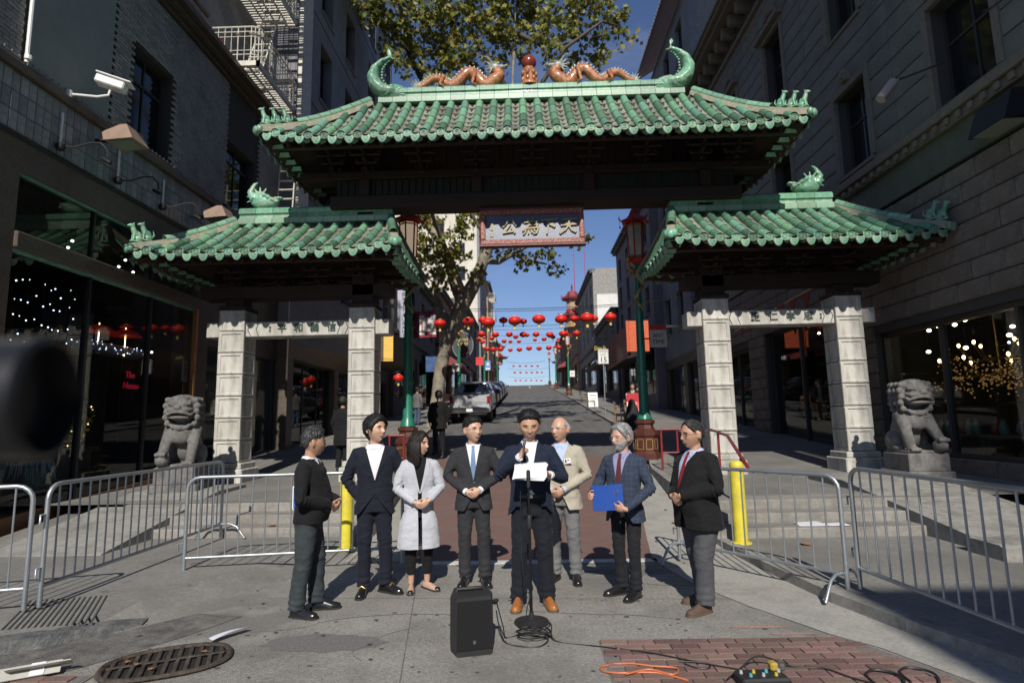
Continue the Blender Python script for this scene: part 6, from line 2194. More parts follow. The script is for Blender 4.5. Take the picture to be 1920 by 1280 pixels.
tree = thing('plane_tree', 'tall leaning plane tree with yellowing leaves behind the gate on the left', 'tree', (-4.05, 26, 1.3), world=True)
TR = {'trunk': ([(-4.1, 26.0, 1.1), (-4.02, 26, 1.9), (-3.95, 26.0, 2.89), (-3.8, 26.0, 4.07), (-3.5, 25.9, 5.25), (-3.05, 25.8, 6.31), (-2.64, 25.6, 7.11)], [.36, .29, .27, .28, .30, .32, .36]),
      'r': ([(-2.7, 25.65, 7.0), (-2.18, 25.4, 7.83), (-1.77, 25.2, 8.69), (-1.47, 25.0, 9.47), (-1.2, 24.8, 10.74), (-0.74, 24.4, 13.01), (-0.33, 24.0, 15.76), (-0.15, 24.0, 18.8), (0.04, 24.0, 21.94)], [.36, .30, .26, .24, .21, .16, .09, .05, .02]),
      'l': ([(-2.74, 25.7, 6.99), (-3.13, 25.8, 7.9), (-3.39, 26.0, 8.96), (-3.78, 26.0, 9.85), (-4.3, 26.0, 10.62), (-4.92, 26.0, 11.8), (-5.17, 26.0, 13.89), (-4.58, 25.5, 17.6), (-4.25, 25.0, 20.76)], [.32, .24, .21, .20, .18, .16, .14, .09, .04]),
      's': ([(-3.0, 25.8, 6.2), (-3.33, 25.9, 5.5), (-3.65, 26.0, 6.24), (-3.92, 26.2, 7.02), (-4.13, 26.5, 8.35)], [.2, .26, .22, .2, .1])}
LB = [[(-2.6, 25.5, 7.2), (-3.4, 23.2, 9.3), (-3.8, 21.2, 10.6), (-3.3, 18.8, 10.5)], [(-1.2, 24.8, 10.7), (-.6, 22.6, 11.3), (.6, 20.4, 11.6)], [(-1.77, 25.2, 8.69), (-1.08, 25.0, 8.57), (-0.37, 24.6, 8.84), (0.44, 24.2, 9.17), (1.57, 24.0, 9.19), (2.35, 24.0, 9.06)], [(-.74, 24.4, 13.0), (0.6, 24.0, 15.73), (2.04, 23.6, 17.68), (3.67, 23.4, 18.73), (4.7, 25, 19.6)],
      [(-4.58, 25.5, 17.6), (-5.28, 25.2, 19.04), (-6.25, 25.0, 20.29)], [(-0.33, 24.0, 15.76), (-1.7, 24.0, 18.09), (-2.4, 24.0, 19.93)], [(-1.47, 25.0, 9.47), (-2.0, 25.2, 10.4), (-2.5, 24.8, 11.3)], [(-3.78, 26, 9.85), (-3.5, 25, 9.3), (-3.3, 24, 8.9)],
      [(-3.39, 26, 8.96), (-4.2, 25.8, 8.9), (-4.8, 25.4, 8.4)], [(-.15, 24, 18.8), (.9, 23.6, 17.9), (1.7, 24.2, 17.3)], [(-.37, 24.6, 8.84), (.2, 24.2, 8.4), (1.0, 24.5, 8.3)], [(-4.92, 26, 11.8), (-3.8, 24.5, 15.0), (-3.3, 23.6, 16.4)]]
tb = MB()
for k, (p, r_) in TR.items():
 tb.tube(p, r_, 14)
tb.lathe([(.62, -.35), (.48, .0), (.36, .35)], 14, (-4.1, 26, 1.25))
tb.ell((-2.75, 25.65, 6.95), (.36, .33, .36), 12, 8)
me = remesh(tb, .055, 4, .5, lambda c: .035 * noise.noise(c * 2.2) + .012 * noise.noise(c * 9))
mesh_obj('trunk', me, M_BARK, tree)
for p in LB:
 part('branch', MB().tube(p, [.13 * (1 - .75 * i / (len(p) - 1)) for i in range(len(p))], 8), M_BARK if p[0][2] < 9 else M_BARK2, tree, True, 180)
lrng = random.Random(31)
star = [(0, -.5), (.14, -.22), (.42, -.20), (.28, .02), (.46, .26), (.18, .22), (0, .55), (-.18, .22), (-.46, .26), (-.28, .02), (-.42, -.20), (-.14, -.22)]
def leaves(mb, clumps, n, lo, hi, tw):
 tot = sum(c[3] * c[4] * c[3] for c in clumps)
 for (x, y, z, rx, rz_) in clumps:
  m = max(3, int(n * rx * rz_ * rx / tot / 9))
  for _ in range(m):
   d = Vector((lrng.gauss(0, 1), lrng.gauss(0, 1), lrng.gauss(0, 1))).normalized() * lrng.random() ** .45
   c = Vector((x + d.x * rx, y + d.y * rx, z + d.z * rz_))
   tw.tube([c + Vector((lrng.uniform(-.2, .2), .2, .25)), c], .008, 3, cap=False)
   for _ in range(9):
    q = c + Vector((lrng.gauss(0, .15), lrng.gauss(0, .15), lrng.gauss(0, .13) - .05))
    s = lrng.uniform(lo, hi)
    M = Matrix.Translation(q) @ Matrix.Rotation(lrng.uniform(0, 6.28), 4, 'Z') @ Matrix.Rotation(lrng.uniform(.3, 2.0), 4, 'X') @ Matrix.Rotation(lrng.uniform(0, 6.28), 4, 'Z') @ Matrix.Scale(s, 4)
    f = lrng.uniform(.1, .5)
    mb.add([M @ Vector((a, b, abs(a) * f)) for a, b in star], [(0, 1, 2, 3, 4, 5, 6), (0, 6, 7, 8, 9, 10, 11)])
lf, tw = MB(), MB()
leaves(lf, CR_UP, 7900, .19, .36, tw)
CR_SHADE = [(-5.0, 20.5, 10.6, 1.2, .8), (-3.6, 19.6, 10.9, 1.2, .8), (-2.2, 20.2, 10.6, 1.1, .8), (-4.3, 21.2, 10.9, 1.2, .7), (-.8, 20.6, 11.4, 1.2, .8), (.7, 19.8, 11.6, 1.1, .7), (2.0, 21.0, 11.8, 1.1, .7), (-2.9, 18.6, 10.4, 1.0, .6), (-.2, 22.2, 12.0, 1.1, .8), (1.6, 22.6, 12.6, 1.0, .7)]  # unseen clumps behind the gate roof, added to shade trunk and road
leaves(lf, CR_SHADE, 2600, .18, .30, tw)
leaves(lf, CR_LO, 1700, .17, .29, tw)
me = bpy.data.meshes.new('crown')
me.from_pydata(lf.v, [], lf.f)
me.materials.append(M_LEAF)
o = link('crown', me, tree)
o['kind'] = 'stuff'
me = bpy.data.meshes.new('twigs')
me.from_pydata(tw.v, [], tw.f)
me.materials.append(M_BARK)
link('twigs', me, tree)['kind'] = 'stuff'
# ------------------------------------------------ parked vehicles, tails towards the gate
M_TYRE = mat('tyre_rubber', (0.018, 0.018, 0.018), .8)
M_RIM = mat('wheel_rim', (0.42, 0.42, 0.43), .3, metal=.8)
M_CGLASS = mat('car_glass', (0.010, 0.011, 0.012), .05, spec=.8)
M_TAIL = mat('tail_light', (0.30, 0.012, 0.012), .2, coat=.5)
M_PLAST = mat('black_plastic', (0.02, 0.02, 0.021), .55, var=.2)
M_CHROME = mat('chrome', (.6, .6, .6), .15, metal=1)
def hull(rows):
 """rows along y: (y, half width bottom, half width top, z bottom, z top, roundness)"""
 mb = MB()
 rings = []
 for (y, wb, wt, z0, z1, r_) in rows:
  rings.append([(-wb + .04, y, z0), (-wb, y, z0 + .1), (-wb, y, (z0 + z1) / 2), (-wt, y, z1 - r_), (-wt + r_ * 1.2, y, z1), (wt - r_ * 1.2, y, z1), (wt, y, z1 - r_), (wb, y, (z0 + z1) / 2), (wb, y, z0 + .1), (wb - .04, y, z0)])
 return mb.loft(rings)
def wheel(parent, x, y, r_, w):
 T = Matrix.Translation((x, y, r_)) @ Matrix.Rotation(PI / 2, 4, 'Y')
 k = part('wheel', MB(T).lathe([(r_ * .62, -w / 2), (r_ * .95, -w / 2), (r_, -w / 3), (r_, w / 3), (r_ * .95, w / 2), (r_ * .62, w / 2)], 20), M_TYRE, parent, True, 40)
 part('rim', MB(T).lathe([(r_ * .60, -w * .42), (r_ * .62, w * .44), (r_ * .5, w * .36), (r_ * .12, w * .40), (.01, w * .42)], 14), M_RIM, k, True, 40)
def vehicle(kind, loc, col, label, pitch=4.46):
 M = mat('car_paint_' + label.split()[0] + kind, col, .32, metal=.25, coat=.7, var=.05)
 t = thing(kind, label, 'truck' if kind == 'pickup_truck' else 'car', loc, group='vehicles parked along the left kerb')
 t.rotation_euler = (R(pitch), 0, 0)
 if kind == 'pickup_truck':
  part('body', hull([(0, .92, .90, .55, 1.32, .03), (.10, .98, .95, .5, 1.36, .03), (1.75, 1.0, .97, .48, 1.36, .04), (1.9, 1.0, .97, .48, 1.32, .05), (4.0, 1.0, .97, .48, 1.24, .06), (4.3, 1.0, .96, .48, 1.22, .08), (5.5, .97, .90, .5, 1.12, .12), (5.78, .9, .8, .55, 1.0, .12)]), M, t, True, 30)
  part('bed_liner', MB().bx(-.84, .84, .1, 1.65, 1.33, 1.375), M_PLAST, t)
  part('cab', hull([(1.72, .94, .88, 1.2, 1.34, .02), (1.95, .93, .74, 1.2, 1.90, .06), (2.5, .93, .74, 1.2, 1.96, .07), (3.3, .93, .74, 1.2, 1.94, .07), (4.15, .93, .86, 1.2, 1.30, .03)]), M, t, True, 30)
  part('rear_window', MB().loft([[(-.76, 1.80, 1.40), (.76, 1.80, 1.40), (.66, 1.90, 1.82), (-.66, 1.90, 1.82)], [(-.76, 1.74, 1.42), (.76, 1.74, 1.42), (.66, 1.875, 1.84), (-.66, 1.875, 1.84)]]), M_CGLASS, t)
  for s in (-1, 1):
   part('side_window', MB().loft([[(s * .955, 2.1, 1.36), (s * .955, 3.9, 1.34), (s * .80, 3.3, 1.84), (s * .80, 2.15, 1.84)], [(s * .90, 2.1, 1.36), (s * .90, 3.9, 1.34), (s * .75, 3.3, 1.84), (s * .75, 2.15, 1.84)]]), M_CGLASS, t)
   part('tail_light', MB().box((s * .90, -.005, 1.12), (.15, .10, .34), .02), M_TAIL, t)
   o = part('mirror', MB().box((s * 1.13, 3.75, 1.40), (.18, .12, .24), .04), M_PLAST, t)
  tg = part('tailgate', MB().box((0, -.02, 1.03), (1.62, .06, .58), .02).box((0, -.05, 1.06), (1.30, .03, .30), .012), M, t)
  part('handle', MB().box((0, -.07, 1.24), (.22, .03, .05), .01), M_PLAST, tg)
  b = part('bumper', MB().box((0, -.14, .62), (1.86, .22, .22), .05), M_CHROME, t)
  part('number_plate', MB().box((0, -.26, .64), (.31, .01, .15)), M_SIGNW, b)
  ws, r_ = ((.95, 4.6)), .40
 else:
  h = 1.72 if kind == 'suv' else 1.46
  part('body', hull([(0, .84, .80, .42, .95, .06), (.12, .90, .86, .34, 1.02, .05), (1.0, .93, .90, .3, 1.04, .06), (3.3, .93, .90, .3, 1.0, .06), (4.3, .90, .82, .32, .92, .12), (4.62, .8, .66, .4, .76, .12)]), M, t, True, 30)
  y0 = .14 if kind == 'suv' else .75
  part('cab', hull([(y0, .86, .80, .9, 1.06, .02), (y0 + .35, .86, .66, .9, h - .06, .08), (y0 + 1.2, .87, .68, .9, h, .1), (2.6, .87, .66, .9, h - .05, .1), (3.55, .87, .80, .9, 1.02, .03)]), M, t, True, 30)
  part('rear_window', MB().loft([[(-.66, y0 + .10, 1.12), (.66, y0 + .10, 1.12), (.58, y0 + .33, h - .14), (-.58, y0 + .33, h - .14)], [(-.66, y0 + .02, 1.12), (.66, y0 + .02, 1.12), (.58, y0 + .29, h - .12), (-.58, y0 + .29, h - .12)]]), M_CGLASS, t)
  for s in (-1, 1):
   part('side_window', MB().loft([[(s * .89, y0 + .4, 1.08), (s * .89, 3.3, 1.06), (s * .72, 2.6, h - .14), (s * .72, y0 + .5, h - .14)], [(s * .84, y0 + .4, 1.08), (s * .84, 3.3, 1.06), (s * .66, 2.6, h - .14), (s * .66, y0 + .5, h - .14)]]), M_CGLASS, t)
   part('tail_light', MB().box((s * .78, .0, .86), (.16, .10, .24), .03), M_TAIL, t)
   part('mirror', MB().box((s * 1.0, 3.1, 1.08), (.16, .1, .14), .03), M_PLAST, t)
  b = part('bumper', MB().box((0, -.03, .52), (1.7, .16, .24), .06), M_PLAST, t)
  part('number_plate', MB().box((0, -.012, .80), (.31, .07, .15)), M_SIGNW, t)
  ws, r_ = (.85, 3.7), .34
 for y in ws:
  for s in (-1, 1):
   wheel(t, s * (.88 if kind == 'pickup_truck' else .80), y, r_, .24)
 return t
vehicle('pickup_truck', (-2.72, 28.3, road_z(28.3) + .03), (0.50, 0.51, 0.53), 'silver pickup truck parked nearest on the left, tailgate towards the gate')
for k, (kd, y, c, lb) in enumerate((('suv', 35.2, (.14, .015, .02), 'maroon car parked right in front of the silver pickup'), ('suv', 40.8, (.02, .022, .025), 'black car parked ahead of the maroon one on the left'), ('sedan', 46.4, (.42, .43, .45), 'grey car third in the row ahead of the pickup'),
         ('suv', 52.0, (.015, .016, .02), 'dark car fourth in the row ahead of the pickup'), ('suv', 57.8, (.05, .06, .09), 'dark blue car far up the row on the left'), ('sedan', 64, (.35, .35, .34), 'small pale car at the far end of the parked row'))):
 vehicle(kd, (-2.95 - .02 * k, y, road_z(y) + .02), c, lb)
# ------------------------------------------------ signs
def board(name, label, cat, loc, w, h, rz, face, d=.03):
 t = thing(name, label, cat, loc, rz)
 part('panel', MB().box((0, 0, 0), (w, d, h), .006), face, t)
 return t
FR = Matrix.Rotation(PI / 2, 4, 'X')
def ftext(t, body, h, x, z, m, y=-.018, width=None, extra=None, **k):
 return part('lettering', text_mb(body, h, .004, Matrix.Translation((x, y, z)) @ FR @ (extra or Matrix()), width, **k), m, t)
t = thing('speed_limit_sign', 'white speed limit 15 sign on a thin post on the right sidewalk', 'sign', (3.98, 30, gz(30)), sc=1.06)
part('post', MB().tube([(0, .03, 0), (0, .03, 3.25)], .028, 8), mat('galvanised', (.38, .39, .40), .45, metal=.6, var=.15), t, True)
part('panel', MB().box((-.0, 0, 2.84), (.50, .012, .72), .004), M_SIGNW, t)
bd = MB()
for (x, z, w, h) in ((0, 3.18, .46, .012), (0, 2.5, .46, .012), (-.225, 2.84, .012, .69), (.225, 2.84, .012, .69)):
 bd.box((x, -.009, z), (w, .006, h))
part('border', bd, M_INK, t)
ftext(t, 'SPEED', .155, 0, 3.08, M_INK, -.008, .38)
ftext(t, 'LIMIT', .155, 0, 2.92, M_INK, -.008, .30)
ftext(t, '15', .36, 0, 2.68, M_INK, -.008, bold=.006)
t = board('restaurant_sign', 'tall narrow white sign reading RESTAURANT downwards on the left', 'sign', (-6.98, 33, 7.9), .60, 2.75, 0, mat('sign_lilac', (.40, .41, .50), .5), .16)
for k, c in enumerate('RESTAURANT'):
 ftext(t, c, .27, .06, .82 - .235 * k, mat('navy_ink', (.03, .03, .07), .5), -.085, bold=.004)
ftext(t, '食', .30, .06, 1.1, MATS['navy_ink'], -.085)
t = board('picture_sign', 'maroon signboard with three white picture panels above a shop on the left', 'sign', (-6.55, 38, 8.1), 1.5, 1.75, R(-8), mat('maroon_board', (.26, .03, .05), .5), .12)
for k, (x, h) in enumerate(((-.22, 1.3), (.18, .95), (.56, 1.3))):
 p = part('picture', MB().box((x, -.065, -.05), (.36 if k != 1 else .38, .012, h)), M_SIGNW, t)
 part('print', MB().box((x + .03, -.073, -.12), (.15, .006, h * .5)).box((x - .06, -.073, h * .26), (.16, .006, .12)), mat('pink_print', (.50, .26, .25), .6, var=.6, vs_=5), p)
t = board('shop_sign', 'small lit shop board below the maroon picture sign', 'sign', (-6.3, 39, 5.6), .8, 1.1, 0, mat('blue_poster', (.03, .08, .22), .5, var=.6, vs_=3), .05)
t = thing('oval_sign', 'large dark oval hanging sign with gold lettering behind the left lamp post', 'sign', (-4.0, 37.2, 6.55))
part('panel', MB(Matrix.Diagonal((1, 1, 1.28, 1)) @ FR).lathe([(.01, -.04), (.66, -.04), (.66, .04), (.01, .04)], 28), mat('charcoal_board', (.045, .045, .055), .5), t)
part('rim', MB(Matrix.Diagonal((1, 1, 1.28, 1)) @ FR).tube([(.66 * math.cos(2 * PI * k / 32), .66 * math.sin(2 * PI * k / 32), .045) for k in range(32)], .022, 6, closed=True), mat('grey_rim', (.3, .3, .31), .5), t, True)
ftext(t, 'Hotel', .32, -.05, .38, M_TASS, -.045, shear=.2)
ftext(t, 'Suites', .30, -.02, .12, M_TASS, -.045, shear=.2)
part('red_panel', MB().box((-.08, -.045, -.42), (.5, .012, .66)), mat('red_plaque', (.22, .03, .05), .5), t)
part('bracket', MB().tube([(-3.3, 0, .95), (0, 0, .95), (0, 0, .82)], .03, 6), M_IRON, t)
for (nm, lb, loc, w, h, m) in (('parking_sign', 'small white parking sign on the lamp post below the oval sign', (-4.12, 34.3, 4.85), .42, .46, M_SIGNW), ('red_shop_sign', 'bright red square sign on the left above the parked cars', (-5.9, 76, 9.5), 1.2, 1.05, mat('bright_red', (.62, .03, .03), .5)),
                              ('blue_sign', 'blue and white upright street sign on the left above the cars', (-5.2, 80, 9.3), .75, 1.3, mat('sky_blue', (.15, .27, .55), .5)), ('white_sign', 'small white sign on the right lamp post up the street', (4.72, 59.8, 6.35), .5, .62, M_SIGNW)):
 t = board(nm, lb, 'sign', loc, w, h, 0, m)
 if nm in ('parking_sign', 'white_sign'):
  part('print', MB().box((0, -.02, .05), (w * .6, .006, .06)).box((0, -.02, -.08), (w * .5, .006, .04)), M_RED, t)
 if nm == 'blue_sign':
  part('print', MB().box((0, -.02, -.45), (.62, .006, .2)).box((0, -.02, .2), (.3, .006, .3)), M_SIGNW, t)
 if nm == 'red_shop_sign' or nm == 'blue_sign':
  part('bracket', MB().tube([(-1.5, 0, .3), (0, 0, .3)], .03, 6), M_IRON, t)
t = board('any_time_sign', 'grey no stopping sign reading ANY TIME on the right lamp post', 'sign', (3.46, 15.2, 3.72), .46, .46, R(4), mat('sign_grey', (.40, .37, .38), .5), .012)
ftext(t, 'ANY', .155, 0, .07, M_INK, -.008, .28)
ftext(t, 'TIME', .155, 0, -.09, M_INK, -.008, .32)
part('red_strip', MB().box((0, -.001, .29), (.44, .012, .10)), M_RED, t)
part('strap', MB().tube([(-.22, .01, 0), (-.36, .02, 0)], .02, 6), M_IRON, t)
t = thing('orange_shop_sign', 'orange box sign and red fascia over a shop on the right', 'sign', (7.0, 28, 5.4), world=True)
part('end_panel', MB().bx(4.62, 5.5, 25.96, 26.0, 4.62, 6.0).bx(4.5, 4.6, 25.9, 26.1, 4.62, 6.0), M_ORANGE, t)
part('arm', MB().bx(5.5, 7.9, 26.2, 26.3, 5.7, 5.8).bx(5.5, 7.9, 33.2, 33.3, 5.7, 5.8), M_IRON, t)
part('body', MB().bx(4.62, 5.5, 26.003, 26.35, 4.62, 6.0).bx(4.62, 4.75, 26.352, 33.5, 4.5, 5.9), mat('dull_red_fascia', (.22, .055, .04), .6, var=.3, vs_=1.5), t)
t = thing('awning_lettering_board', 'pale line of lettering along the black awning on the right', 'sign', (6.0, 35.1, gz(41) + 2.7), world=True)
part('lettering', text_mb('Dim Sum House', .34, .01, Matrix.Translation((5.0, 35.1, gz(41) + 3.2)) @ FR, 1.7), M_TASS, t)
t = thing('flag_bunting', 'string of small red flags along the right wall behind the lamp post', 'bunting', (7.6, 20, 5), world=True)
part('rod', MB().tube([(7.6, 14.9, 5.0), (7.55, 21, 4.7)], .03, 6), M_GILT, t)
for k in range(7):
 part('flag', MB().loft([[(7.56, 15.4 + .8 * k, 4.9), (7.56, 15.85 + .8 * k, 4.88), (7.56, 15.62 + .8 * k, 4.45)], [(7.54, 15.4 + .8 * k, 4.9), (7.54, 15.85 + .8 * k, 4.88), (7.54, 15.62 + .8 * k, 4.45)]]), mat('dull_red_cloth', (.25, .04, .03), .8), t)
def a_frame(label, loc, w, h, m, red):
 t = thing('sandwich_board', label, 'sign', loc, R(4))
 for s in (-1, 1):
  T = Matrix.Rotation(R(-s * 12), 4, 'X') if False else Matrix.Translation((0, s * .2, 0)) @ Matrix.Rotation(R(s * 11), 4, 'X')
  p = part('panel', MB(T).box((0, 0, h / 2), (w, .025, h), .006), m, t)
  if s < 0:
   F = T @ Matrix.Translation((0, -.016, h / 2)) @ FR
   if red:
    part('border', MB(F).box((0, h / 2 - .02, 0), (w, .03, .008)).box((0, -h / 2 + .02, 0), (w, .03, .008)).box((-w / 2 + .015, 0, 0), (.03, h - .08, .008)).box((w / 2 - .015, 0, 0), (.03, h - .08, .008)), M_SIGNW, p)
    part('emblem', MB(F).lathe([(.13, 0), (.13, .004), (.1, .006)], 20, (-.06, h * .22, 0)), mat('tan_emblem', (.48, .30, .22), .6, var=.4, vs_=9), p)
    part('lettering', text_mb('GAME', .10, .004, F @ Matrix.Translation((.15, h * .34, .004))), M_SIGNW, p)
    part('lettering', text_mb('AUTO', .21, .004, F @ Matrix.Translation((.08, -.06, .004)), bold=.006), M_SIGNW, p)
    part('lettering', text_mb('MUSIC', .19, .004, F @ Matrix.Translation((.06, -.32, .004)), bold=.006), M_SIGNW, p)
   else:
    part('lettering', text_mb('OPEN', .16, .003, F @ Matrix.Translation((0, h * .28, .004))), M_INK, p)
    b = MB(F)
    for k in range(4):
     b.box((0, .1 - .13 * k, .003), (w * .6, .02, .004))
    part('print', b, M_INK, p)
 return t
a_frame('red and white sandwich board beside the right lamp post', (4.1, 22.5, gz(22.5)), .62, 1.40, mat('poster_red', (.60, .055, .07), .5, var=.08), True)
a_frame('white sandwich board on the right sidewalk up the street', (4.25, 38, gz(38)), .62, .95, M_SIGNW, False)
def chair(label, loc, rz, m, table=False):
 t = thing('cafe_table' if table else 'wooden_chair', label, 'table' if table else 'chair', loc, rz)
 if table:
  part('top', MB().box((0, 0, .72), (.6, .6, .04), .01), m, t)
  for sx in (-1, 1):
   part('leg', MB().tube([(sx * .25, -.22, 0), (-sx * .25, .22, .70)], .022, 6).tube([(sx * .25, .22, 0), (-sx * .25, -.22, .70)], .022, 6), m, t)
 else:
  part('seat', MB().box((0, 0, .44), (.42, .42, .04), .01), m, t)
  bk_ = part('backrest', MB().box((0, .24, .86), (.42, .03, .14), .01).box((0, .22, .66), (.42, .03, .08), .01), m, t)
  for sx in (-1, 1):
   part('leg', MB().tube([(sx * .19, -.2, 0), (sx * .19, -.18, .43)], .02, 6), m, t)
   part('leg', MB().tube([(sx * .19, .26, 0), (sx * .19, .20, .44), (sx * .19, .26, .94)], .02, 6), m, t)
 return t
M_WOODC = mat('worn_wood', (.22, .13, .07), .7, var=.3, vs_=5, stretch=(1, 1, 4))
chair('wooden chair by the curb near the speed limit sign', (3.98, 25.2, gz(25.2)), R(70), M_WOODC)
chair('small wooden cafe table at the right curb', (4.35, 25.9, gz(25.9)), 0, M_WOODC, True)
chair('wooden chair on the far side of the cafe table at the right curb', (4.5, 26.8, gz(26.8)), R(190), M_WOODC)
chair('dark chair just left of the white sandwich board', (4.0, 36.5, gz(36.5)), R(80), M_DWALL)
chair('wooden chair beyond the white sandwich board', (4.15, 43, gz(43)), R(60), M_WOODC)
chair('black iron chair in front of the red sandwich board', (4.0, 23.5, gz(23.5)), R(60), M_IRON)
bs2 = thing('covered_stand', 'black cloth covered stand in front of the red sandwich board', 'stand', (3.88, 21.9, gz(21.9)))
cv = MB()
for k in range(1):
 rg = []
 for (r_, z) in ((.30, .02), (.29, .3), (.25, .6), (.19, .85), (.13, 1.0), (.10, 1.12), (.03, 1.18)):
  rg.append([(r_ * (1 + .12 * math.sin(5 * a + z * 3)) * math.cos(a), r_ * (1 + .12 * math.sin(5 * a + z * 3)) * math.sin(a), z) for a in [2 * PI * j / 20 for j in range(20)]])
 cv.loft(rg)
part('cover', cv, M_BLACKC, bs2, True)
gb2 = solo('planter', MB().lathe([(.12, 0), (.15, .05), (.19, .26), (.17, .26), (.15, .22)], 14), M_GILT, 'small golden pot at the curb below the black covered stand', 'pot', smooth=True, loc=(2.98, 15.95, road_z(15.95) + .12))
# red hand rails
M_RAIL = mat('red_rail_paint', (0.20, 0.022, 0.022), .45, var=.2, coat=.2)
def rail(label, pts, posts, low):
 t = thing('hand_rail', label, 'rail', pts[0][:2] + (gz(pts[0][1]),), world=True)
 part('top_rail', MB().tube(pts, .026, 8), M_RAIL, t, True)
 if low:
  part('lower_rail', MB().tube([(x, y, z - .5) for x, y, z in pts], .018, 8), M_RAIL, t, True)
 for (x, y, z0, z1) in posts:
  part('post', MB().tube([(x, y, z0), (x, y, z1)], .024, 8), M_RAIL, t, True)
rail('red hand rail closing the gap beside the right inner pillar', [(2.92, 13.1, 1.42), (3.68, 13.1, 1.42)], [(2.93, 13.1, .54, 1.40), (3.28, 13.1, .54, 1.40), (3.66, 13.1, .54, 1.40)], True)
rail('red sloping hand rail down the right steps by the yellow bollard', [(3.66, 11.95, 1.42), (3.3, 9.9, 1.36), (3.06, 8.7, 1.12), (2.98, 8.2, .98)], [(3.5, 11.0, .50, 1.37), (3.04, 8.6, .30, 1.08)], False)
rail('red hand rail closing the gap beside the left inner pillar', [(-3.1, 13.2, 1.40), (-2.74, 13.2, 1.40)], [(-3.08, 13.2, .54, 1.38), (-2.76, 13.2, .54, 1.38)], True)
# yellow bollards
M_YEL = mat('bollard_yellow', (0.66, 0.56, 0.045), .5, var=.1, vs_=6, dirt=(.3, .25, .06), ds=4, da=.6)
for (x, y, lb) in ((2.66, 7.72, 'yellow bollard behind the man in the black jacket'), (-2.42, 7.95, 'yellow bollard between the sweater man and the navy suit')):
 t = thing('bollard', lb, 'bollard', (x, y, .08 if x > 0 else .03), group='yellow bollards')
 part('post', MB().lathe([(.085, 0), (.085, .97), (.08, 1.0), (.06, 1.02), (.01, 1.025)], 20), M_YEL, t, True, 40)
 part('base_ring', MB().lathe([(.13, 0), (.125, .02), (.09, .03)], 18), M_YEL, t)
# ================================================================== PEOPLE
M_SKIN = {}
def skin_mat(name, col):
 m = mat('skin_' + name, col, .46, var=.07, vs_=22, bump=.08, bs=160)
 b = m.node_tree.nodes['Principled BSDF']
 b.inputs['Subsurface Weight'].default_value = .12
 b.inputs['Subsurface Radius'].default_value = (.02, .008, .004)
 return m
def cloth(name, col, rough=.85, var=.12, sheen=.03, **k):
 m = mat('cloth_' + name, col, rough, var=var, vs_=9, bump=.25, bs=260, spec=.25, **k)
 m.node_tree.nodes['Principled BSDF'].inputs['Sheen Weight'].default_value = sheen
 return m
def sstep(a, b, x):
 t = max(0.0, min(1.0, (x - a) / (b - a)))
 return t * t * (3 - 2 * t)
def gs(x, s):
 return math.exp(-(x / s) ** 2)
def head_pt(th, ph, sm=False):
 """head surface: th from crown (0) to chin (pi), ph around with 0 at the face (-y)"""
 st, ct = math.sin(th), math.cos(th)
 z = .118 * ct
 x = .0765 * st * math.sin(ph)
 y = -.097 * st * math.cos(ph)
 if z < 0:                                   # jaw narrows, nape pulls in
  f = 1 - .30 * sstep(0, .118, -z)
  x *= f
  if y > 0:
   y *= 1 - .42 * sstep(0, .10, -z)
  else:
   y *= 1 + .16 * sstep(.02, .118, -z)
 elif y > 0:
  y *= 1.05
 if y < 0:
  y = -(-y) ** .9 * .097 ** .1            # flatter face
 if sm:
  return Vector((x, y, z))
 if y < -.02:
  fr = sstep(.02, .07, -y)
  ax = abs(x)
  d = 0
  d += .024 * gs(x, .011) * gs(z + .027, .013) + .013 * gs(x, .009) * gs(z + .004, .02)
  d += .006 * gs(ax - .013, .008) * gs(z + .030, .008)
  d -= .013 * gs(ax - .031, .017) * gs(z - .006, .013)
  d += .006 * gs(ax - .030, .02) * gs(z - .030, .008)
  d += .006 * gs(ax - .044, .016) * gs(z + .022, .02)
  d += .006 * gs(x, .02) * gs(z + .056, .007) + .006 * gs(x, .018) * gs(z + .070, .006)
  d -= .004 * gs(x, .022) * gs(z + .063, .003)
  d -= .005 * gs(x, .02) * gs(z + .082, .007)
  d += .010 * gs(x, .024) * gs(z + .104, .016)
  y -= d * fr
 return Vector((x, y, z))
def head_grid(nu, nv, f):
 P = [f(PI * (j + .0) / nv, 2 * PI * i / nu) for j in range(1, nv) for i in range(nu)]
 P += [f(.001, 0), f(PI - .001, 0)]
 F = [(j * nu + i, (j + 1) * nu + i, (j + 1) * nu + (i + 1) % nu, j * nu + (i + 1) % nu) for j in range(nv - 2) for i in range(nu)]
 t, b = len(P) - 2, len(P) - 1
 F += [(t, i, (i + 1) % nu) for i in range(nu)] + [(b, (nv - 2) * nu + (i + 1) % nu, (nv - 2) * nu + i) for i in range(nu)]
 return P, F
def lerp_tab(tab, a):
 for (p, v), (q, w) in zip(tab, tab[1:]):
  if a <= q:
   return v + (w - v) * (a - p) / (q - p)
 return tab[-1][1]
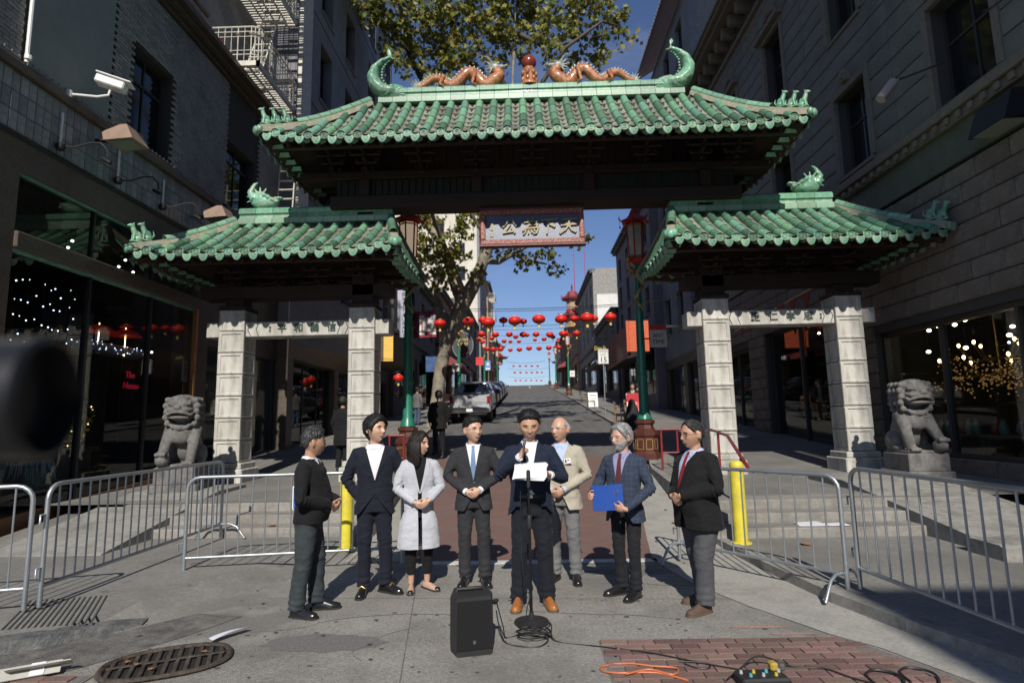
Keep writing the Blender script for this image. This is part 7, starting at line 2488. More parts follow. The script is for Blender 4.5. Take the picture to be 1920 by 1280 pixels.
HAIRS = {   # hairline height by angle from the face, top / side thickness
 'short': ([(0, .072), (25, .070), (45, .064), (60, .054), (72, .026), (82, .032), (98, .034), (110, .0), (140, -.05), (180, -.066)], .026, .006),
 'full': ([(0, .066), (25, .064), (45, .046), (60, .025), (72, -.02), (84, .006), (98, -.01), (112, -.05), (140, -.085), (180, -.098)], .030, .022),
 'thin': ([(0, .086), (25, .082), (45, .062), (60, .046), (72, .014), (82, .03), (98, .034), (110, -.005), (140, -.05), (180, -.066)], .012, .010),
 'bald': ([(0, .2), (45, .2), (62, .056), (72, .016), (82, .034), (98, .036), (110, .0), (140, -.05), (180, -.06)], .004, .009),
 'grey': ([(0, .078), (25, .072), (45, .052), (60, .040), (72, -.004), (82, .026), (98, .022), (110, -.025), (140, -.07), (180, -.085)], .024, .018),
 'long': ([(0, .078), (12, .070), (30, .052), (50, .012), (66, -.05), (90, -.09), (120, -.10), (180, -.105)], .020, .020)}
def hair_mb(style, seed):
 tab, tt, ts = HAIRS[style]
 def f(th, ph):
  p = head_pt(th, ph, True)
  a = math.degrees(abs((ph + PI) % (2 * PI) - PI))
  zl = lerp_tab(tab, a) + .007 * noise.noise((p.x * 55 + seed, p.y * 55, seed))
  m = sstep(-.006, .014, p.z - zl)
  if style == 'bald':
   m *= 1 - sstep(.055, .075, p.z)
  t = ts + (tt - ts) * sstep(.0, .09, p.z)
  n = noise.noise((p.x * 60 + seed, p.y * 18, p.z * 24)) * .5 + noise.noise((p.x * 24, p.y * 24 + seed, p.z * 20)) * .6
  t = t * (1 + .28 * n)
  d = p.normalized()
  return p * (1 + (t * m - .007 * (1 - m)) / p.length) + Vector((0, 0, .004 * m * n)) + d * 0
 mb = MB()
 mb.add(*head_grid(56, 38, f))
 rg = random.Random(seed + 2)
 for _ in range(430):
  th, ph = rg.uniform(.12, 1.9), rg.uniform(0, 2 * PI)
  p = head_pt(th, ph, True)
  a = math.degrees(abs((ph + PI) % (2 * PI) - PI))
  if p.z < lerp_tab(tab, a) + .004 or (style == 'bald' and p.z > .055):
   continue
  q = f(th, ph)
  fl = Vector((.55 * (1 if p.x > -.025 else -1), .5, -1.0 if p.z < .075 else -.12)) + Vector((rg.gauss(0, .12), rg.gauss(0, .12), rg.gauss(0, .1)))
  n = p.normalized()
  fl = (fl - n * fl.dot(n)).normalized()
  L = (.052 if style in ('full', 'grey', 'long') else .030 if style == 'short' else .024) * rg.uniform(.7, 1.25)
  mb.tube([q - n * .003, q + fl * L * .5 + n * (.0015 - 3 * L * L), q + fl * L + n * (.001 - 9 * L * L)], [.0034, .0030, .0006], 4, cap=False)
 return mb
def beard_mb():
 def f(th, ph):
  p = head_pt(th, ph)
  a = math.degrees(abs((ph + PI) % (2 * PI) - PI))
  m = sstep(.0, .02, -.028 - p.z + .020 * sstep(40, 70, a)) * (1 - sstep(84, 96, a))
  mouth = gs(p.x, .022) * gs(p.z + .063, .010)
  m *= 1 - min(1, 1.3 * mouth)
  n = noise.noise((p.x * 70, p.y * 40, p.z * 40))
  return p * (1 + ((.009 + .006 * n) * m - .006 * (1 - m)) / p.length)
 mb = MB()
 mb.add(*head_grid(56, 40, f))
 return mb
def hand_into(mb, W, D, N, side, curl, sc=1.0, spread=.1):
 """palm, four fingers and a thumb; W wrist, D towards the knuckles, N the way the palm faces, side +1 if thumb lies along D x N"""
 W, D, N = Vector(W), Vector(D).normalized(), Vector(N)
 N = (N - D * N.dot(D)).normalized()
 B = D.cross(N) * side
 mb.tube([W - D * .03, W + D * .012], [.027 * sc, .026 * sc], 10, flat=.8)
 rings = []
 for (t, w, h) in ((.0, .027, .017), (.03, .036, .018), (.06, .041, .016), (.088, .040, .012)):
  c = W + D * t * sc
  rings.append([c + B * (w * sc * math.cos(a)) + N * (h * sc * math.sin(a)) for a in [2 * PI * k / 12 for k in range(12)]])
 mb.loft(rings)
 for k, (o, L) in enumerate(((.029, .070), (.010, .078), (-.010, .073), (-.028, .058))):
  c = curl * (1 + .06 * k)
  p = W + D * .078 * sc + B * o * sc
  d = (D + B * (o * spread * 6)).normalized()
  pts, q = [p], p
  for j, fl in enumerate((.42, .32, .26)):
   a = c * (.75, 1.15, .9)[j]
   d = (d * math.cos(a) + N * math.sin(a)).normalized() if a else d
   Nn = (N - d * N.dot(d))
   q = q + d * L * fl * sc
   pts.append(q)
   N_ = Nn.normalized() if Nn.length > .1 else -D
   N2 = d.cross(B).normalized()
   N2 = N2 if N2.dot(N_) > 0 else -N2
   N = N2
  N = Vector(N)
  mb.tube(pts, [.0092 * sc, .0088 * sc, .008 * sc, .0066 * sc], 8)
  N = (Vector(D.cross(B)) * -side)
  N = N.normalized()
 p = W + D * .022 * sc + B * .030 * sc
 d1 = (D * .72 + B * .60 + N * .35).normalized()
 d2 = (D * .90 + B * .1 + N * (.35 + .5 * min(1, curl))).normalized()
 mb.tube([p, p + d1 * .036 * sc, p + d1 * .036 * sc + d2 * .030 * sc, p + d1 * .036 * sc + d2 * .054 * sc], [.0135 * sc, .0115 * sc, .0098 * sc, .007 * sc], 8)
def sring(z, hw, hd, yo=0, n=28, p=2.5):
 out = []
 for k in range(n):
  a = 2 * PI * k / n
  c, s = math.cos(a), math.sin(a)
  out.append((hw * math.copysign(abs(c) ** (2 / p), c), yo + hd * math.copysign(abs(s) ** (2 / p), s), z))
 return out
def patch(bvh, rows, off, m, parent, name, nc=4, th=.004, o0=(0, -1, 0), d0=(0, 1, 0)):
 """thin cloth piece laid on the front of a garment; rows of (z, x left, x right)"""
 V, ok = [], True
 for (z, a, b) in rows:
  for i in range(nc + 1):
   x = a + (b - a) * i / nc
   h = bvh.ray_cast(Vector((x, -1, z)), Vector((0, 1, 0)), 2.0)
   if h[0] is None:
    h = bvh.find_nearest(Vector((x, -.1, z)))
   n = h[1] if h[1].y < 0 else -h[1]
   V.append(h[0] + Vector((n.x * .4, min(n.y, -.5), n.z * .4)).normalized() * off)
 w, r = nc + 1, len(rows)
 B = [v + Vector((0, th, 0)) for v in V]
 F = [(j * w + i, j * w + i + 1, (j + 1) * w + i + 1, (j + 1) * w + i) for j in range(r - 1) for i in range(nc)]
 k = len(V)
 F2 = [tuple(k + q for q in reversed(f)) for f in F]
 ed = [(i, i + 1) for i in range(nc)] + [((r - 1) * w + i + 1, (r - 1) * w + i) for i in range(nc)] + [((j + 1) * w, j * w) for j in range(r - 1)] + [(j * w + nc, (j + 1) * w + nc) for j in range(r - 1)]
 F3 = [(a, k + a, k + b, b) for a, b in ed]
 mb = MB()
 mb.add(V + B, F + F2 + F3)
 return part(name, mb, m, parent, True, 60)
def bvh_of(me):
 return BVHTree.FromPolygons([v.co for v in me.vertices], [tuple(p.vertices) for p in me.polygons])
def cut(me, planes_del):
 """planes_del: list of (list of (co, no) planes, test function): slice along the planes, drop faces inside"""
 bm = bmesh.new()
 bm.from_mesh(me)
 for planes, test in planes_del:
  for co, no in planes:
   g = bm.verts[:] + bm.edges[:] + bm.faces[:]
   bmesh.ops.bisect_plane(bm, geom=g, plane_co=co, plane_no=no, dist=1e-5)
  kill = [f for f in bm.faces if test(f.calc_center_median())]
  bmesh.ops.delete(bm, geom=kill, context='FACES')
 bm.to_mesh(me)
 bm.free()
 shade(me, 180)
def mirror_pose(p):
 return {k: ((-v[0], v[1], v[2]) if isinstance(v, tuple) else v) for k, v in p.items()}
def person(label, loc, rz, h, skin, hair=('short', (.012, .01, .009)), head=(0, 0, 0), girth=1.0, belly=0.0, top='suit', topm=None, shirtm=None, tiem=None, legm=None, shoem=None,
           R_=None, L_=None, feet=((-.10, 0, -12), (.10, 0, 12)), glasses=None, vneck=(1.05, .085), hem=.78, openlow=.16, lean=(0, 0), beard=None, lod=1, cat='person', group=None, socks=None, smile=False, seed=0, legw=1.0, bare=False, sleeve=1.0):
 t = thing('person', label, cat, loc, rz, group, h / 1.75)
 sk = skin
 R_ = R_ or dict(E=(-.27, .03, 1.13), W=(-.245, -.05, .88), D=(.1, -.2, -1), N=(1, 0, 0), c=.35)
 L_ = L_ or dict(E=(.27, .03, 1.13), W=(.245, -.05, .88), D=(-.1, -.2, -1), N=(-1, 0, 0), c=.35)
 lx, ly = lean
 # ---- body
 MH = Matrix.Translation((lx, ly - .020, 1.620)) @ Matrix.Rotation(R(head[0]), 4, 'Z') @ Matrix.Rotation(R(head[1]), 4, 'X') @ Matrix.Rotation(R(head[2]), 4, 'Y') @ Matrix.Diagonal((1.22, 1.12, 1.14, 1))
 b = MB()
 b.T = MH
 b.add(*head_grid(64, 48, head_pt))
 for s in (-1, 1):
  b.ell((s * .079, .012, -.004), (.009, .02, .033), 10, 8, Matrix.Rotation(R(s * -18), 3, 'Z').to_4x4())
  b.ell((s * .083, .020, .006), (.007, .014, .022), 8, 6)
 b.T = Matrix()
 b.tube([(lx * .6, ly * .6 + .012, 1.40), (lx * .8, ly * .8 + .008, 1.49), MH @ Vector((0, .018, -.06))], [.066, .056, .049], 14)
 b.loft([sring(.86, .14, .09), sring(1.05, .13, .085), sring(1.3, .15 + lx * 0, .095), sring(1.42, .10, .07)])
 for s, P in ((-1, R_), (1, L_)):
  b.tube([(s * .13, 0, 1.38), P['E'], P['W']], [.045, .036, .026], 10)
  hand_into(b, P['W'], P['D'], P['N'], P.get('t', -s), P['c'], P.get('sc', 1.0))
 hipx = .09
 for (fx, fy, fa), s in zip(feet, (-1, 1)):
  b.tube([(s * hipx, 0, .88), ((s * hipx + fx) / 2, fy * .5 - .02, .48), (fx, fy + .03, .07)], [.075, .048, .034], 10)
 me = remesh(b, .0058 if lod else .011, 1, .32)
 mesh_obj('body', me, sk, t)
 bo = t.children[-1] if t.children else None
 # ---- head details
 ey = mat('eye_white', (.55, .52, .48), .3)
 ir = mat('iris_dark', (.015, .01, .008), .2)
 brow = mat('brow_' + str(hair[1]), tuple(min(.5, c * 1.6 + .01) for c in hair[1]), .8)
 lip = mat('lip_' + skin.name, tuple(c * f for c, f in zip(skin.diffuse_color[:3], (1, 1, 1))), .5)
 lip.node_tree.nodes['Principled BSDF'].inputs['Base Color'].default_value = (.33, .15, .12, 1)
 if lod:
  for s in (-1, 1):
   e = MB(MH)
   e.ell((s * .031, -.0795, .004), (.0125, .007, .0052 if not smile else .0035), 10, 6)
   eo = part('eye', e, ey, bo, True)
   part('iris', MB(MH).ell((s * .031 + .002, -.0852, .004), (.0055, .002, .0046 if not smile else .003), 8, 5), ir, eo, True)
   br = MB(MH)
   br.tube([(s * .016, -.0915, .022), (s * .032, -.0925, .028), (s * .049, -.080, .024)], [.0035, .0045, .002], 6)
   part('eyebrow', br, brow, bo, True)
   lid = MB(MH)
   lid.tube([(s * .018, -.0855, .006), (s * .031, -.0885, .0105), (s * .045, -.0795, .006)], [.0025, .0032, .002], 6)
   part('eyelid', lid, sk, bo, True)
  lp = MB(MH)
  w = .026 if not smile else .032
  c_ = .006 if smile else 0
  lp.tube([(-w, -.0835, -.061 + c_), (-.012, -.0955, -.0580), (0, -.0962, -.0592), (.012, -.0955, -.0580), (w, -.0835, -.061 + c_)], [.0015, .0036, .0032, .0036, .0015], 6)
  lp.tube([(-w * .9, -.0835, -.0632 + c_), (0, -.0955, -.0670 - c_ * .4), (w * .9, -.0835, -.0632 + c_)], [.0015, .0042, .0015], 6)
  part('lips', lp, lip, bo, True)
  if smile:
   part('teeth', MB(MH).ell((0, -.0945, -.0630), (.019, .0045, .0038), 10, 5), M_SIGNW, bo, True)
 hm = mat('hair_' + str(hair[1]), hair[1], .5, var=.45, vs_=40, bump=.6, bs=120, stretch=(1, .35, .3), spec=.45)
 hb = hair_mb(hair[0], seed)
 hb.T = MH
 hb.v = [tuple(MH @ Vector(v)) for v in hb.v]
 ho = part('hair', hb, hm, t, True, 180)
 if hair[0] == 'long':
  lk = MB(MH)
  rg = random.Random(5)
  for k in range(34):
   a = R(58 + 244 * k / 33)
   p0 = head_pt(R(62), a, True)
   x, y = p0.x * 1.12, p0.y * 1.10 + .004
   back = 1 - abs(k - 16.5) / 16.5
   L = -.235 - .05 * back - rg.uniform(0, .035)
   w = .92 + .06 * rg.random()
   lk.tube([(x * .9, y * .9, p0.z + .012), (x * 1.14, y * 1.1, -.01), (x * 1.12, y * 1.02 + .01 * back, -.10), (x * w * 1.05, y * .92 + .018 * back, -.19), (x * w * .95, y * .85 + .02 * back, L)], [.014, .022, .022, .018, .004], 7)
  part('hair_lock', lk, hm, ho, True, 180)
 if beard:
  bb = beard_mb()
  bb.v = [tuple(MH @ Vector(v)) for v in bb.v]
  part('beard', bb, mat('beard_hair', beard, .8, var=.3, vs_=60, bump=.8, bs=160), t, True, 180)
 if glasses:
  gm = mat('glasses_' + str(glasses), glasses, .3, metal=.6)
  g = MB(MH)
  for s in (-1, 1):
   cpt = (s * .032, -.099, .002)
   lp_ = []
   for k in range(16):
    c, q = math.cos(2 * PI * k / 16), math.sin(2 * PI * k / 16)
    c, q = math.copysign(abs(c) ** .6, c), math.copysign(abs(q) ** .6, q)
    lp_.append((cpt[0] + .0235 * c, cpt[1] + (.007 * abs(c) if c * s > 0 else 0), cpt[2] + .0145 * q))
   g.tube(lp_, .0011 if glasses[0] > .1 else .0022, 5, closed=True)
   g.tube([(s * .057, -.092, .008), (s * .077, -.05, .012), (s * .083, .005, .010)], .0012, 5)
  g.tube([(-.008, -.101, .006), (.008, -.101, .006)], .0012, 5)
  part('glasses', g, gm, t, True)
 # ---- trousers
 tr = MB()
 gw = .5 + .5 * girth
 g1 = girth
 tr.loft([sring(.80, .155 * gw, .112 * gw), sring(.88, .165 * gw, .12 * gw, .006), sring(.96, .166 * g1, .116 * g1 + belly * .5, -belly * .5), sring(1.005, .166 * g1, .116 * g1 + belly * .6, -belly * .55)])
 for (fx, fy, fa), s in zip(feet, (-1, 1)):
  kx, ky = (s * hipx + fx) / 2 * 1.02, fy * .5 - .015
  tr.tube([(s * hipx * gw, .004, .88), (s * hipx * gw * .98, 0, .76), (kx, ky, .50), ((kx + fx) / 2, (ky + fy) / 2 + .02, .28), (fx, fy + .015, .075 if not bare else .17)],
    [.088 * gw * legw, .090 * gw * legw, .072 * gw * legw, .066 * gw * legw, (.068 if not bare else .056) * gw * legw], 16)
 def crease(c):
  d = .007 * noise.noise((c.x * 9 + seed, c.y * 9, c.z * 16)) + .003 * noise.noise((c.x * 22, c.y * 22 + seed, c.z * 38))
  if c.z < .26:
   d += .006 * math.sin(c.z * 95 + 3 * noise.noise((c.x * 10, c.y * 10, c.z * 6))) * sstep(.26, .1, c.z)
  if .42 < c.z < .62:
   d += .007 * noise.noise((c.x * 14, c.y * 14, c.z * 44 + seed))
  return d
 me = remesh(tr, .0115 if lod else .016, 3, None, crease)
 if not bare:
  cut(me, [([((0, 0, .075), (0, 0, 1))], lambda c: c.z < .075)])
 mesh_obj('trousers', me, legm, t)
 if top == 'suit' and lod:
  part('belt', MB().loft([sring(.972, .170 * g1, .120 * g1 + belly * .6, -belly * .55), sring(1.004, .170 * g1, .120 * g1 + belly * .6, -belly * .55)], cap=False), mat('belt_leather', (.012, .011, .01), .4), t, True)
  if openlow >= .2:
   part('buckle', MB().box((0, -.122 * g1 - belly * 1.15, .988), (.036, .008, .03), .004), M_CHROME, t)
 # ---- shoes
 for (fx, fy, fa), s in zip(feet, (-1, 1)):
  sh_ = MB(Matrix.Translation((fx, fy, 0)) @ Matrix.Rotation(R(fa), 4, 'Z'))
  rings = []
  hk = .62 if bare else 1.0
  for (y, w, hh) in ((.082, .012, .05), (.072, .030, .075), (.04, .036, .088), (-.02, .037, .095), (-.07, .042, .078), (-.12, .047, .058), (-.165, .046, .047), (-.195, .034, .040), (-.212, .012, .030)):
   hh = hh * hk if y > -.05 and not (bare and y > .03) else hh * (.7 if bare else 1)
   w = w * (.86 if bare else 1.0)
   rings.append([(w * math.cos(a), y, .016 + max(0, hh * math.sin(a)) + (0 if math.sin(a) > 0 else 0)) for a in [PI * k / 10 for k in range(11)]] + [(-w * .8, y, .012), (w * .8, y, .012)])
  sh_.loft(rings)
  so_ = part('shoe', sh_, shoem[0], t, True, 60)
  sl_ = MB(Matrix.Translation((fx, fy, 0)) @ Matrix.Rotation(R(fa), 4, 'Z'))
  ol = [(.03, .085), (-.03, .085), (-.042, .02), (-.042, -.06), (-.052, -.13), (-.045, -.185), (-.02, -.218), (.02, -.218), (.045, -.185), (.052, -.13), (.042, -.06), (.042, .02)]
  k_ = .88 if bare else 1.0
  sl_.prism([(x * k_, y) for x, y in ol], .018, 'z', 0)
  part('sole', sl_, shoem[1], so_)
  if len(shoem) > 2:
   part('trim', MB(Matrix.Translation((fx, fy, 0)) @ Matrix.Rotation(R(fa), 4, 'Z')).tube([(-.034, -.08, .075), (0, -.082, .098), (.034, -.08, .075)], .006, 6) if not bare else MB(Matrix.Translation((fx, fy, 0)) @ Matrix.Rotation(R(fa), 4, 'Z')).ell((0, -.185, .030), (.034, .032, .022), 10, 6), shoem[2], so_, True)
  if socks:
   part('sock', MB().tube([(fx, fy + .03, .07), (fx, fy + .035, .16)], .040, 12), socks, t, True)
 # ---- shirt or underlayer
 g = girth
 def torso(k, z0, extra=0.0):
  rows = [(.74, .192, .132, 0), (.86, .190, .130, 0), (.97, .180, .124, 0), (1.06, .175, .120, 0), (1.16, .183, .124, 0), (1.26, .196, .128, 0), (1.35, .200, .122, .004), (1.405, .166, .104, .010), (1.44, .118, .088, .014), (1.47, .078, .070, .014)]
  out = []
  for (z, w, d, yo) in rows:
   if z >= z0 - .001:
    bl_ = belly * math.exp(-((z - 1.05) / .17) ** 2)
    f = (1 + (g - 1) * (1 if z < 1.38 else .45)) * k
    e = extra * max(0, (.95 - z) / .3)
    lz = max(0, (z - .9) / .6)
    out.append([(x + lx * lz, y + ly * lz, zz) for (x, y, zz) in sring(z, w * f + e, d * f + bl_ * .6 + e, yo - bl_ * .55)])
  return out
 sm_ = MB()
 sm_.loft(torso(.90, .97))
 sme = sm_.mesh('shirt', shirtm, True, 180)
 sho = link('shirt', sme, t)
 sb_ = bvh_of(sme)
 nk = Vector((lx * .85, ly * .85, 0))
 if top != 'coat' and lod:
  cl_ = MB()
  cl_.loft([[(p[0] + nk.x, p[1] + nk.y, p[2] + (.014 * (p[1] > 0) - .012 * (p[1] < -.03))) for p in sring(z, w, d, .008, 20, 2)] for (z, w, d) in ((1.428, .086, .080), (1.468, .068, .068), (1.476, .071, .072), (1.438, .094, .088))], cap=False)
  part('collar', cl_, shirtm, sho, True, 50)
  for s in (-1, 1):
   patch(sb_, [(z, nk.x + s * a, nk.x + s * b_) for z, a, b_ in ((1.480, .004, .060), (1.455, .014, .060), (1.43, .026, .052), (1.41, .038, .044))], .009, shirtm, sho, 'collar_flap', 3, .004)
 if tiem:
  rows = [(1.475, -.016, .016), (1.455, -.021, .021), (1.435, -.014, .014), (1.38, -.019, .019), (1.28, -.026, .026), (1.16, -.032, .032), (1.06, -.036, .036), (1.03, -.018, .018), (1.01, -.002, .002)]
  patch(sb_, [(z, a + lx * (z - .9) / .6, b_ + lx * (z - .9) / .6) for z, a, b_ in rows], .010, tiem, t, 'tie', 4, .006)
 # ---- jacket, coat or sweater
 if top:
  jk = MB()
  hz = hem - .03
  T0 = torso(1.0 if top != 'sweater' else .97, .74, .03 if top in ('suit', 'jacket') else .0)
  if top == 'coat':
   T0 = [sring(hem - .03, .245, .175), sring(.62, .228, .162), sring(.75, .212, .148)] + torso(1.0, .86)
  elif hem < .73:
   T0 = [sring(hem - .03, .215 * g, .150 * g)] + T0
  jk.loft(T0)
  for s, P in ((-1, R_), (1, L_)):
   S = Vector((s * .168 * (1 + (g - 1) * .6) + lx * .85, .008 + ly * .85, 1.378))
   E, W = Vector(P['E']), Vector(P['W'])
   W2 = W + (E - W).normalized() * .012
   jk.tube([S - Vector((s * .05, 0, -.01)), S, S.lerp(E, .5) + Vector((s * .008, 0, 0)), E, E.lerp(W2, .5), W2], [v * sleeve for v in (.066, .074, .064, .059, .050, .042)], 16)
   jk.ell(S + Vector((-s * .012, 0, 0)), (.074 * sleeve, .074 * sleeve, .056), 12, 8)
  def wr(c):
   d = .007 * noise.noise((c.x * 8 + seed, c.y * 8, c.z * 12)) + .004 * noise.noise((c.x * 20, c.y * 20 + seed, c.z * 34))
   for P in (R_, L_):
    q = (c - Vector(P['E'])).length
    if q < .14:
     d += .0095 * (1 - q / .14) * math.sin((c - Vector(P['W'])).length * 150 + 4 * noise.noise(c * 9))
   return d
  me = remesh(jk, .0105 if lod else .016, 3, None, wr)
  jb = bvh_of(me)
  ops = []
  if top != 'sweater':
   zb, hw = vneck
   k = hw / (1.45 - zb)
   def xc(z):
    return lx * (z - .9) / .6
   lxk = lx / .6
   pl_ = [((lx * (zb - .9) / .6, 0, zb), (1, 0, -(k + lxk))), ((lx * (zb - .9) / .6, 0, zb), (1, 0, k - lxk))]
   ops.append((pl_, lambda c: c.y < .03 + ly and c.z > zb and abs(c.x - xc(c.z)) < k * (c.z - zb)))
   if top == 'coat':
    ops.append(([((-.022, 0, 1), (1, 0, 0)), ((.022, 0, 1), (1, 0, 0))], lambda c: c.y < 0 and c.z < zb + .3 and abs(c.x) < .022))
   elif openlow:
    z2 = zb - (.12 if openlow < .2 else .07)
    k2 = openlow / (z2 - hem)
    ops.append(([((0, 0, z2), (1, 0, k2)), ((0, 0, z2), (1, 0, -k2))], lambda c: c.y < 0 and c.z < z2 and abs(c.x) < k2 * (z2 - c.z)))
  ops.append(([((0, 0, hem), (0, 0, 1))], lambda c: c.z < hem and abs(c.x) < .26))
  cut(me, ops)
  jo = mesh_obj({'suit': 'suit_jacket', 'coat': 'coat', 'sweater': 'sweater', 'jacket': 'jacket'}[top], me, topm, t)
  if top in ('suit', 'coat', 'jacket') and lod:
   lw = {'suit': .056, 'coat': .06, 'jacket': .05}[top]
   for s in (-1, 1):
    rows = []
    for q in range(9):
     z = zb + .012 + (1.445 - zb) * q / 8
     xi = k * (z - zb)
     wv = lw * min(1.0, .12 + 1.35 * q / 8) * (1 if q < 6 else (.62 if q == 6 else .80))
     rows.append((z, xc(z) + s * (xi - .004), xc(z) + s * (xi + wv)))
    patch(jb, rows, .008, topm, jo, 'lapel', 3, .006)
   if top == 'suit':
    bt = mat('button_dark', (.012, .012, .014), .35)
    for dz in (0.015, -.085):
     h_ = jb.ray_cast(Vector((.012, -1, zb + dz)), Vector((0, 1, 0)), 2)
     if h_[0] and (dz > 0 or openlow < .13):
      part('button', MB().ell(h_[0], (.009, .005, .009), 8, 5), bt, jo, True)
    for s in (-1, 1):
     patch(jb, [(.945, s * .09, s * .175), (.925, s * .09, s * .175), (.90, s * .092, s * .172)], .005, topm, jo, 'pocket_flap', 3, .004)
  if top != 'sweater':
   for s, P in ((-1, R_), (1, L_)):
    if P.get('cuff', 1) and shirtm and top == 'suit':
     E, W = Vector(P['E']), Vector(P['W'])
     d = (E - W).normalized()
     part('cuff', MB().tube([W - d * .012, W + d * .03], [.036, .037], 14), shirtm, sho, True, 50)
 return t, MH
SKA, SKB, SKC = skin_mat('tan', (.45, .26, .17)), skin_mat('light', (.53, .325, .23)), skin_mat('ruddy', (.51, .295, .21))
NAVY = cloth('navy', (.012, .018, .036))
NAVY2 = cloth('deep_navy', (.010, .012, .022))
CHAR = cloth('charcoal', (.028, .029, .033))
BLK = cloth('black', (.009, .009, .010))
WHT = cloth('white_shirt', (.72, .73, .78), .8, .03)
LBL = cloth('pale_blue_shirt', (.42, .50, .68), .8, .03)
LAV = cloth('lavender_shirt', (.27, .27, .42), .8, .05)
GRY = cloth('grey_trousers', (.15, .15, .155))
TWL = cloth('grey_twill', (.068, .070, .078))
SLT = cloth('slate_trousers', (.036, .044, .050), var=.25)
BEI = cloth('beige_linen', (.40, .365, .295), var=.1)
COATG = cloth('pale_grey_wool', (.44, .455, .50), .95, .07, .3)
LEA, SOL = mat('black_leather', (.012, .012, .012), .25, coat=.4), mat('shoe_sole', (.02, .018, .016), .8)
TAN = mat('tan_leather', (.34, .125, .035), .35, var=.25, vs_=14, coat=.3)
BRN = mat('brown_suede', (.085, .052, .036), .75, var=.2)
SOLB = mat('tan_sole', (.10, .075, .05), .8)
def plaid():
 m = cloth('blue_plaid', (.030, .041, .070))
 n, l = m.node_tree.nodes, m.node_tree.links
 b = n['Principled BSDF']
 src = b.inputs['Base Color'].links[0].from_socket
 tc = n.new('ShaderNodeTexCoord')
 sp = n.new('ShaderNodeSeparateXYZ')
 l.new(tc.outputs['Object'], sp.inputs[0])
 fac = None
 for ax, k in (('X', 23), ('Z', 20)):
  mu = n.new('ShaderNodeMath')
  mu.operation = 'MULTIPLY'
  mu.inputs[1].default_value = k
  fr = n.new('ShaderNodeMath')
  fr.operation = 'FRACT'
  lt = n.new('ShaderNodeMath')
  lt.operation = 'LESS_THAN'
  lt.inputs[1].default_value = .11
  l.new(sp.outputs[ax], mu.inputs[0])
  l.new(mu.outputs[0], fr.inputs[0])
  l.new(fr.outputs[0], lt.inputs[0])
  if fac is None:
   fac = lt.outputs[0]
  else:
   ad = n.new('ShaderNodeMath')
   ad.operation = 'MAXIMUM'
   l.new(fac, ad.inputs[0])
   l.new(lt.outputs[0], ad.inputs[1])
   fac = ad.outputs[0]
 mx = n.new('ShaderNodeMixRGB')
 mx.inputs[2].default_value = (.075, .10, .15, 1)
 m3 = n.new('ShaderNodeMath')
 m3.operation = 'MULTIPLY'
 m3.inputs[1].default_value = .38
 l.new(fac, m3.inputs[0])
 l.new(m3.outputs[0], mx.inputs[0])
 l.new(src, mx.inputs[1])
 l.new(mx.outputs[0], b.inputs['Base Color'])
 return m
PLAID = plaid()
BLACKH, GREYH, SALT = (.010, .009, .008), (.26, .26, .265), (.035, .035, .038)
def clasp(z, y=-.215, x=.0, ez=1.12, ex=.275):
 return (dict(E=(-ex, .0, ez), W=(-.078 + x, y + .035, z + .035), D=(.86, -.25, -.42), N=(.2, 1, .1), c=.45, cuff=1),
   dict(E=(ex, .0, ez), W=(.072 + x, y, z + .055), D=(-.84, -.12, -.52), N=(-.15, 1, .15), c=.5, cuff=1))
GP = 'people standing in a row before the gate'
r, l_ = clasp(.985, -.27, .0, 1.10, .29)
person('man in a black sweater and slate trousers, hands clasped, turned away towards the speaker', (-2.0, 5.46, 0), R(92), 1.625, SKA, ('short', SALT), (28, 4, 0), 1.10, .075, 'sweater', BLK, WHT, None, SLT, (LEA, SOL), r, l_,
       ((-.11, .05, -18), (.12, -.07, 10)), hem=.86, group=GP, seed=3, legw=1.12, sleeve=1.08)
person('man in a navy suit with open white collar, hands in his pockets, looking right', (-1.56, 6.06, 0), R(14), 1.735, SKB, ('full', BLACKH), (46, -3, 0), .98, 0, 'suit', NAVY2, WHT, None, NAVY2, (LEA, SOL, M_GILT),
       dict(E=(-.285, .05, 1.12), W=(-.16, .01, .93), D=(.2, .1, -.9), N=(1, .3, 0), c=.2, cuff=0, sc=.8), dict(E=(.285, .05, 1.12), W=(.16, .01, .93), D=(-.2, .1, -.9), N=(-1, .3, 0), c=.2, cuff=0, sc=.8),
       ((-.10, .0, -10), (.12, .02, 48)), vneck=(1.10, .10), group=GP, seed=5, socks=None)
r, l_ = clasp(.94, -.20, .02, 1.12, .25)
person('woman in a long pale grey coat with long dark hair, smiling towards the right', (-1.13, 6.17, 0), R(16), 1.565, SKB, ('long', (.014, .010, .008)), (48, 2, 0), .90, 0, 'coat', COATG, BLK, None, BLK, (mat('nude_leather', (.50, .33, .25), .45), SOL, LEA), r, l_,
       ((-.085, .0, -8), (.10, .03, 30)), vneck=(1.06, .085), hem=.47, group=GP, seed=8, bare=True, smile=True)
r, l_ = clasp(.945, -.19, .0, 1.13, .285)
person('man in a charcoal suit with a light blue tie and glasses, hands clasped, looking right', (-.58, 6.34, 0), R(4), 1.70, SKB, ('short', BLACKH), (32, -2, 0), 1.0, .01, 'suit', CHAR, WHT, cloth('blue_silk', (.14, .22, .36), .5), CHAR, (LEA, SOL), r, l_,
       ((-.105, .0, -12), (.11, .0, 12)), (.30, .29, .28), (1.07, .075), openlow=.10, group=GP, seed=11)
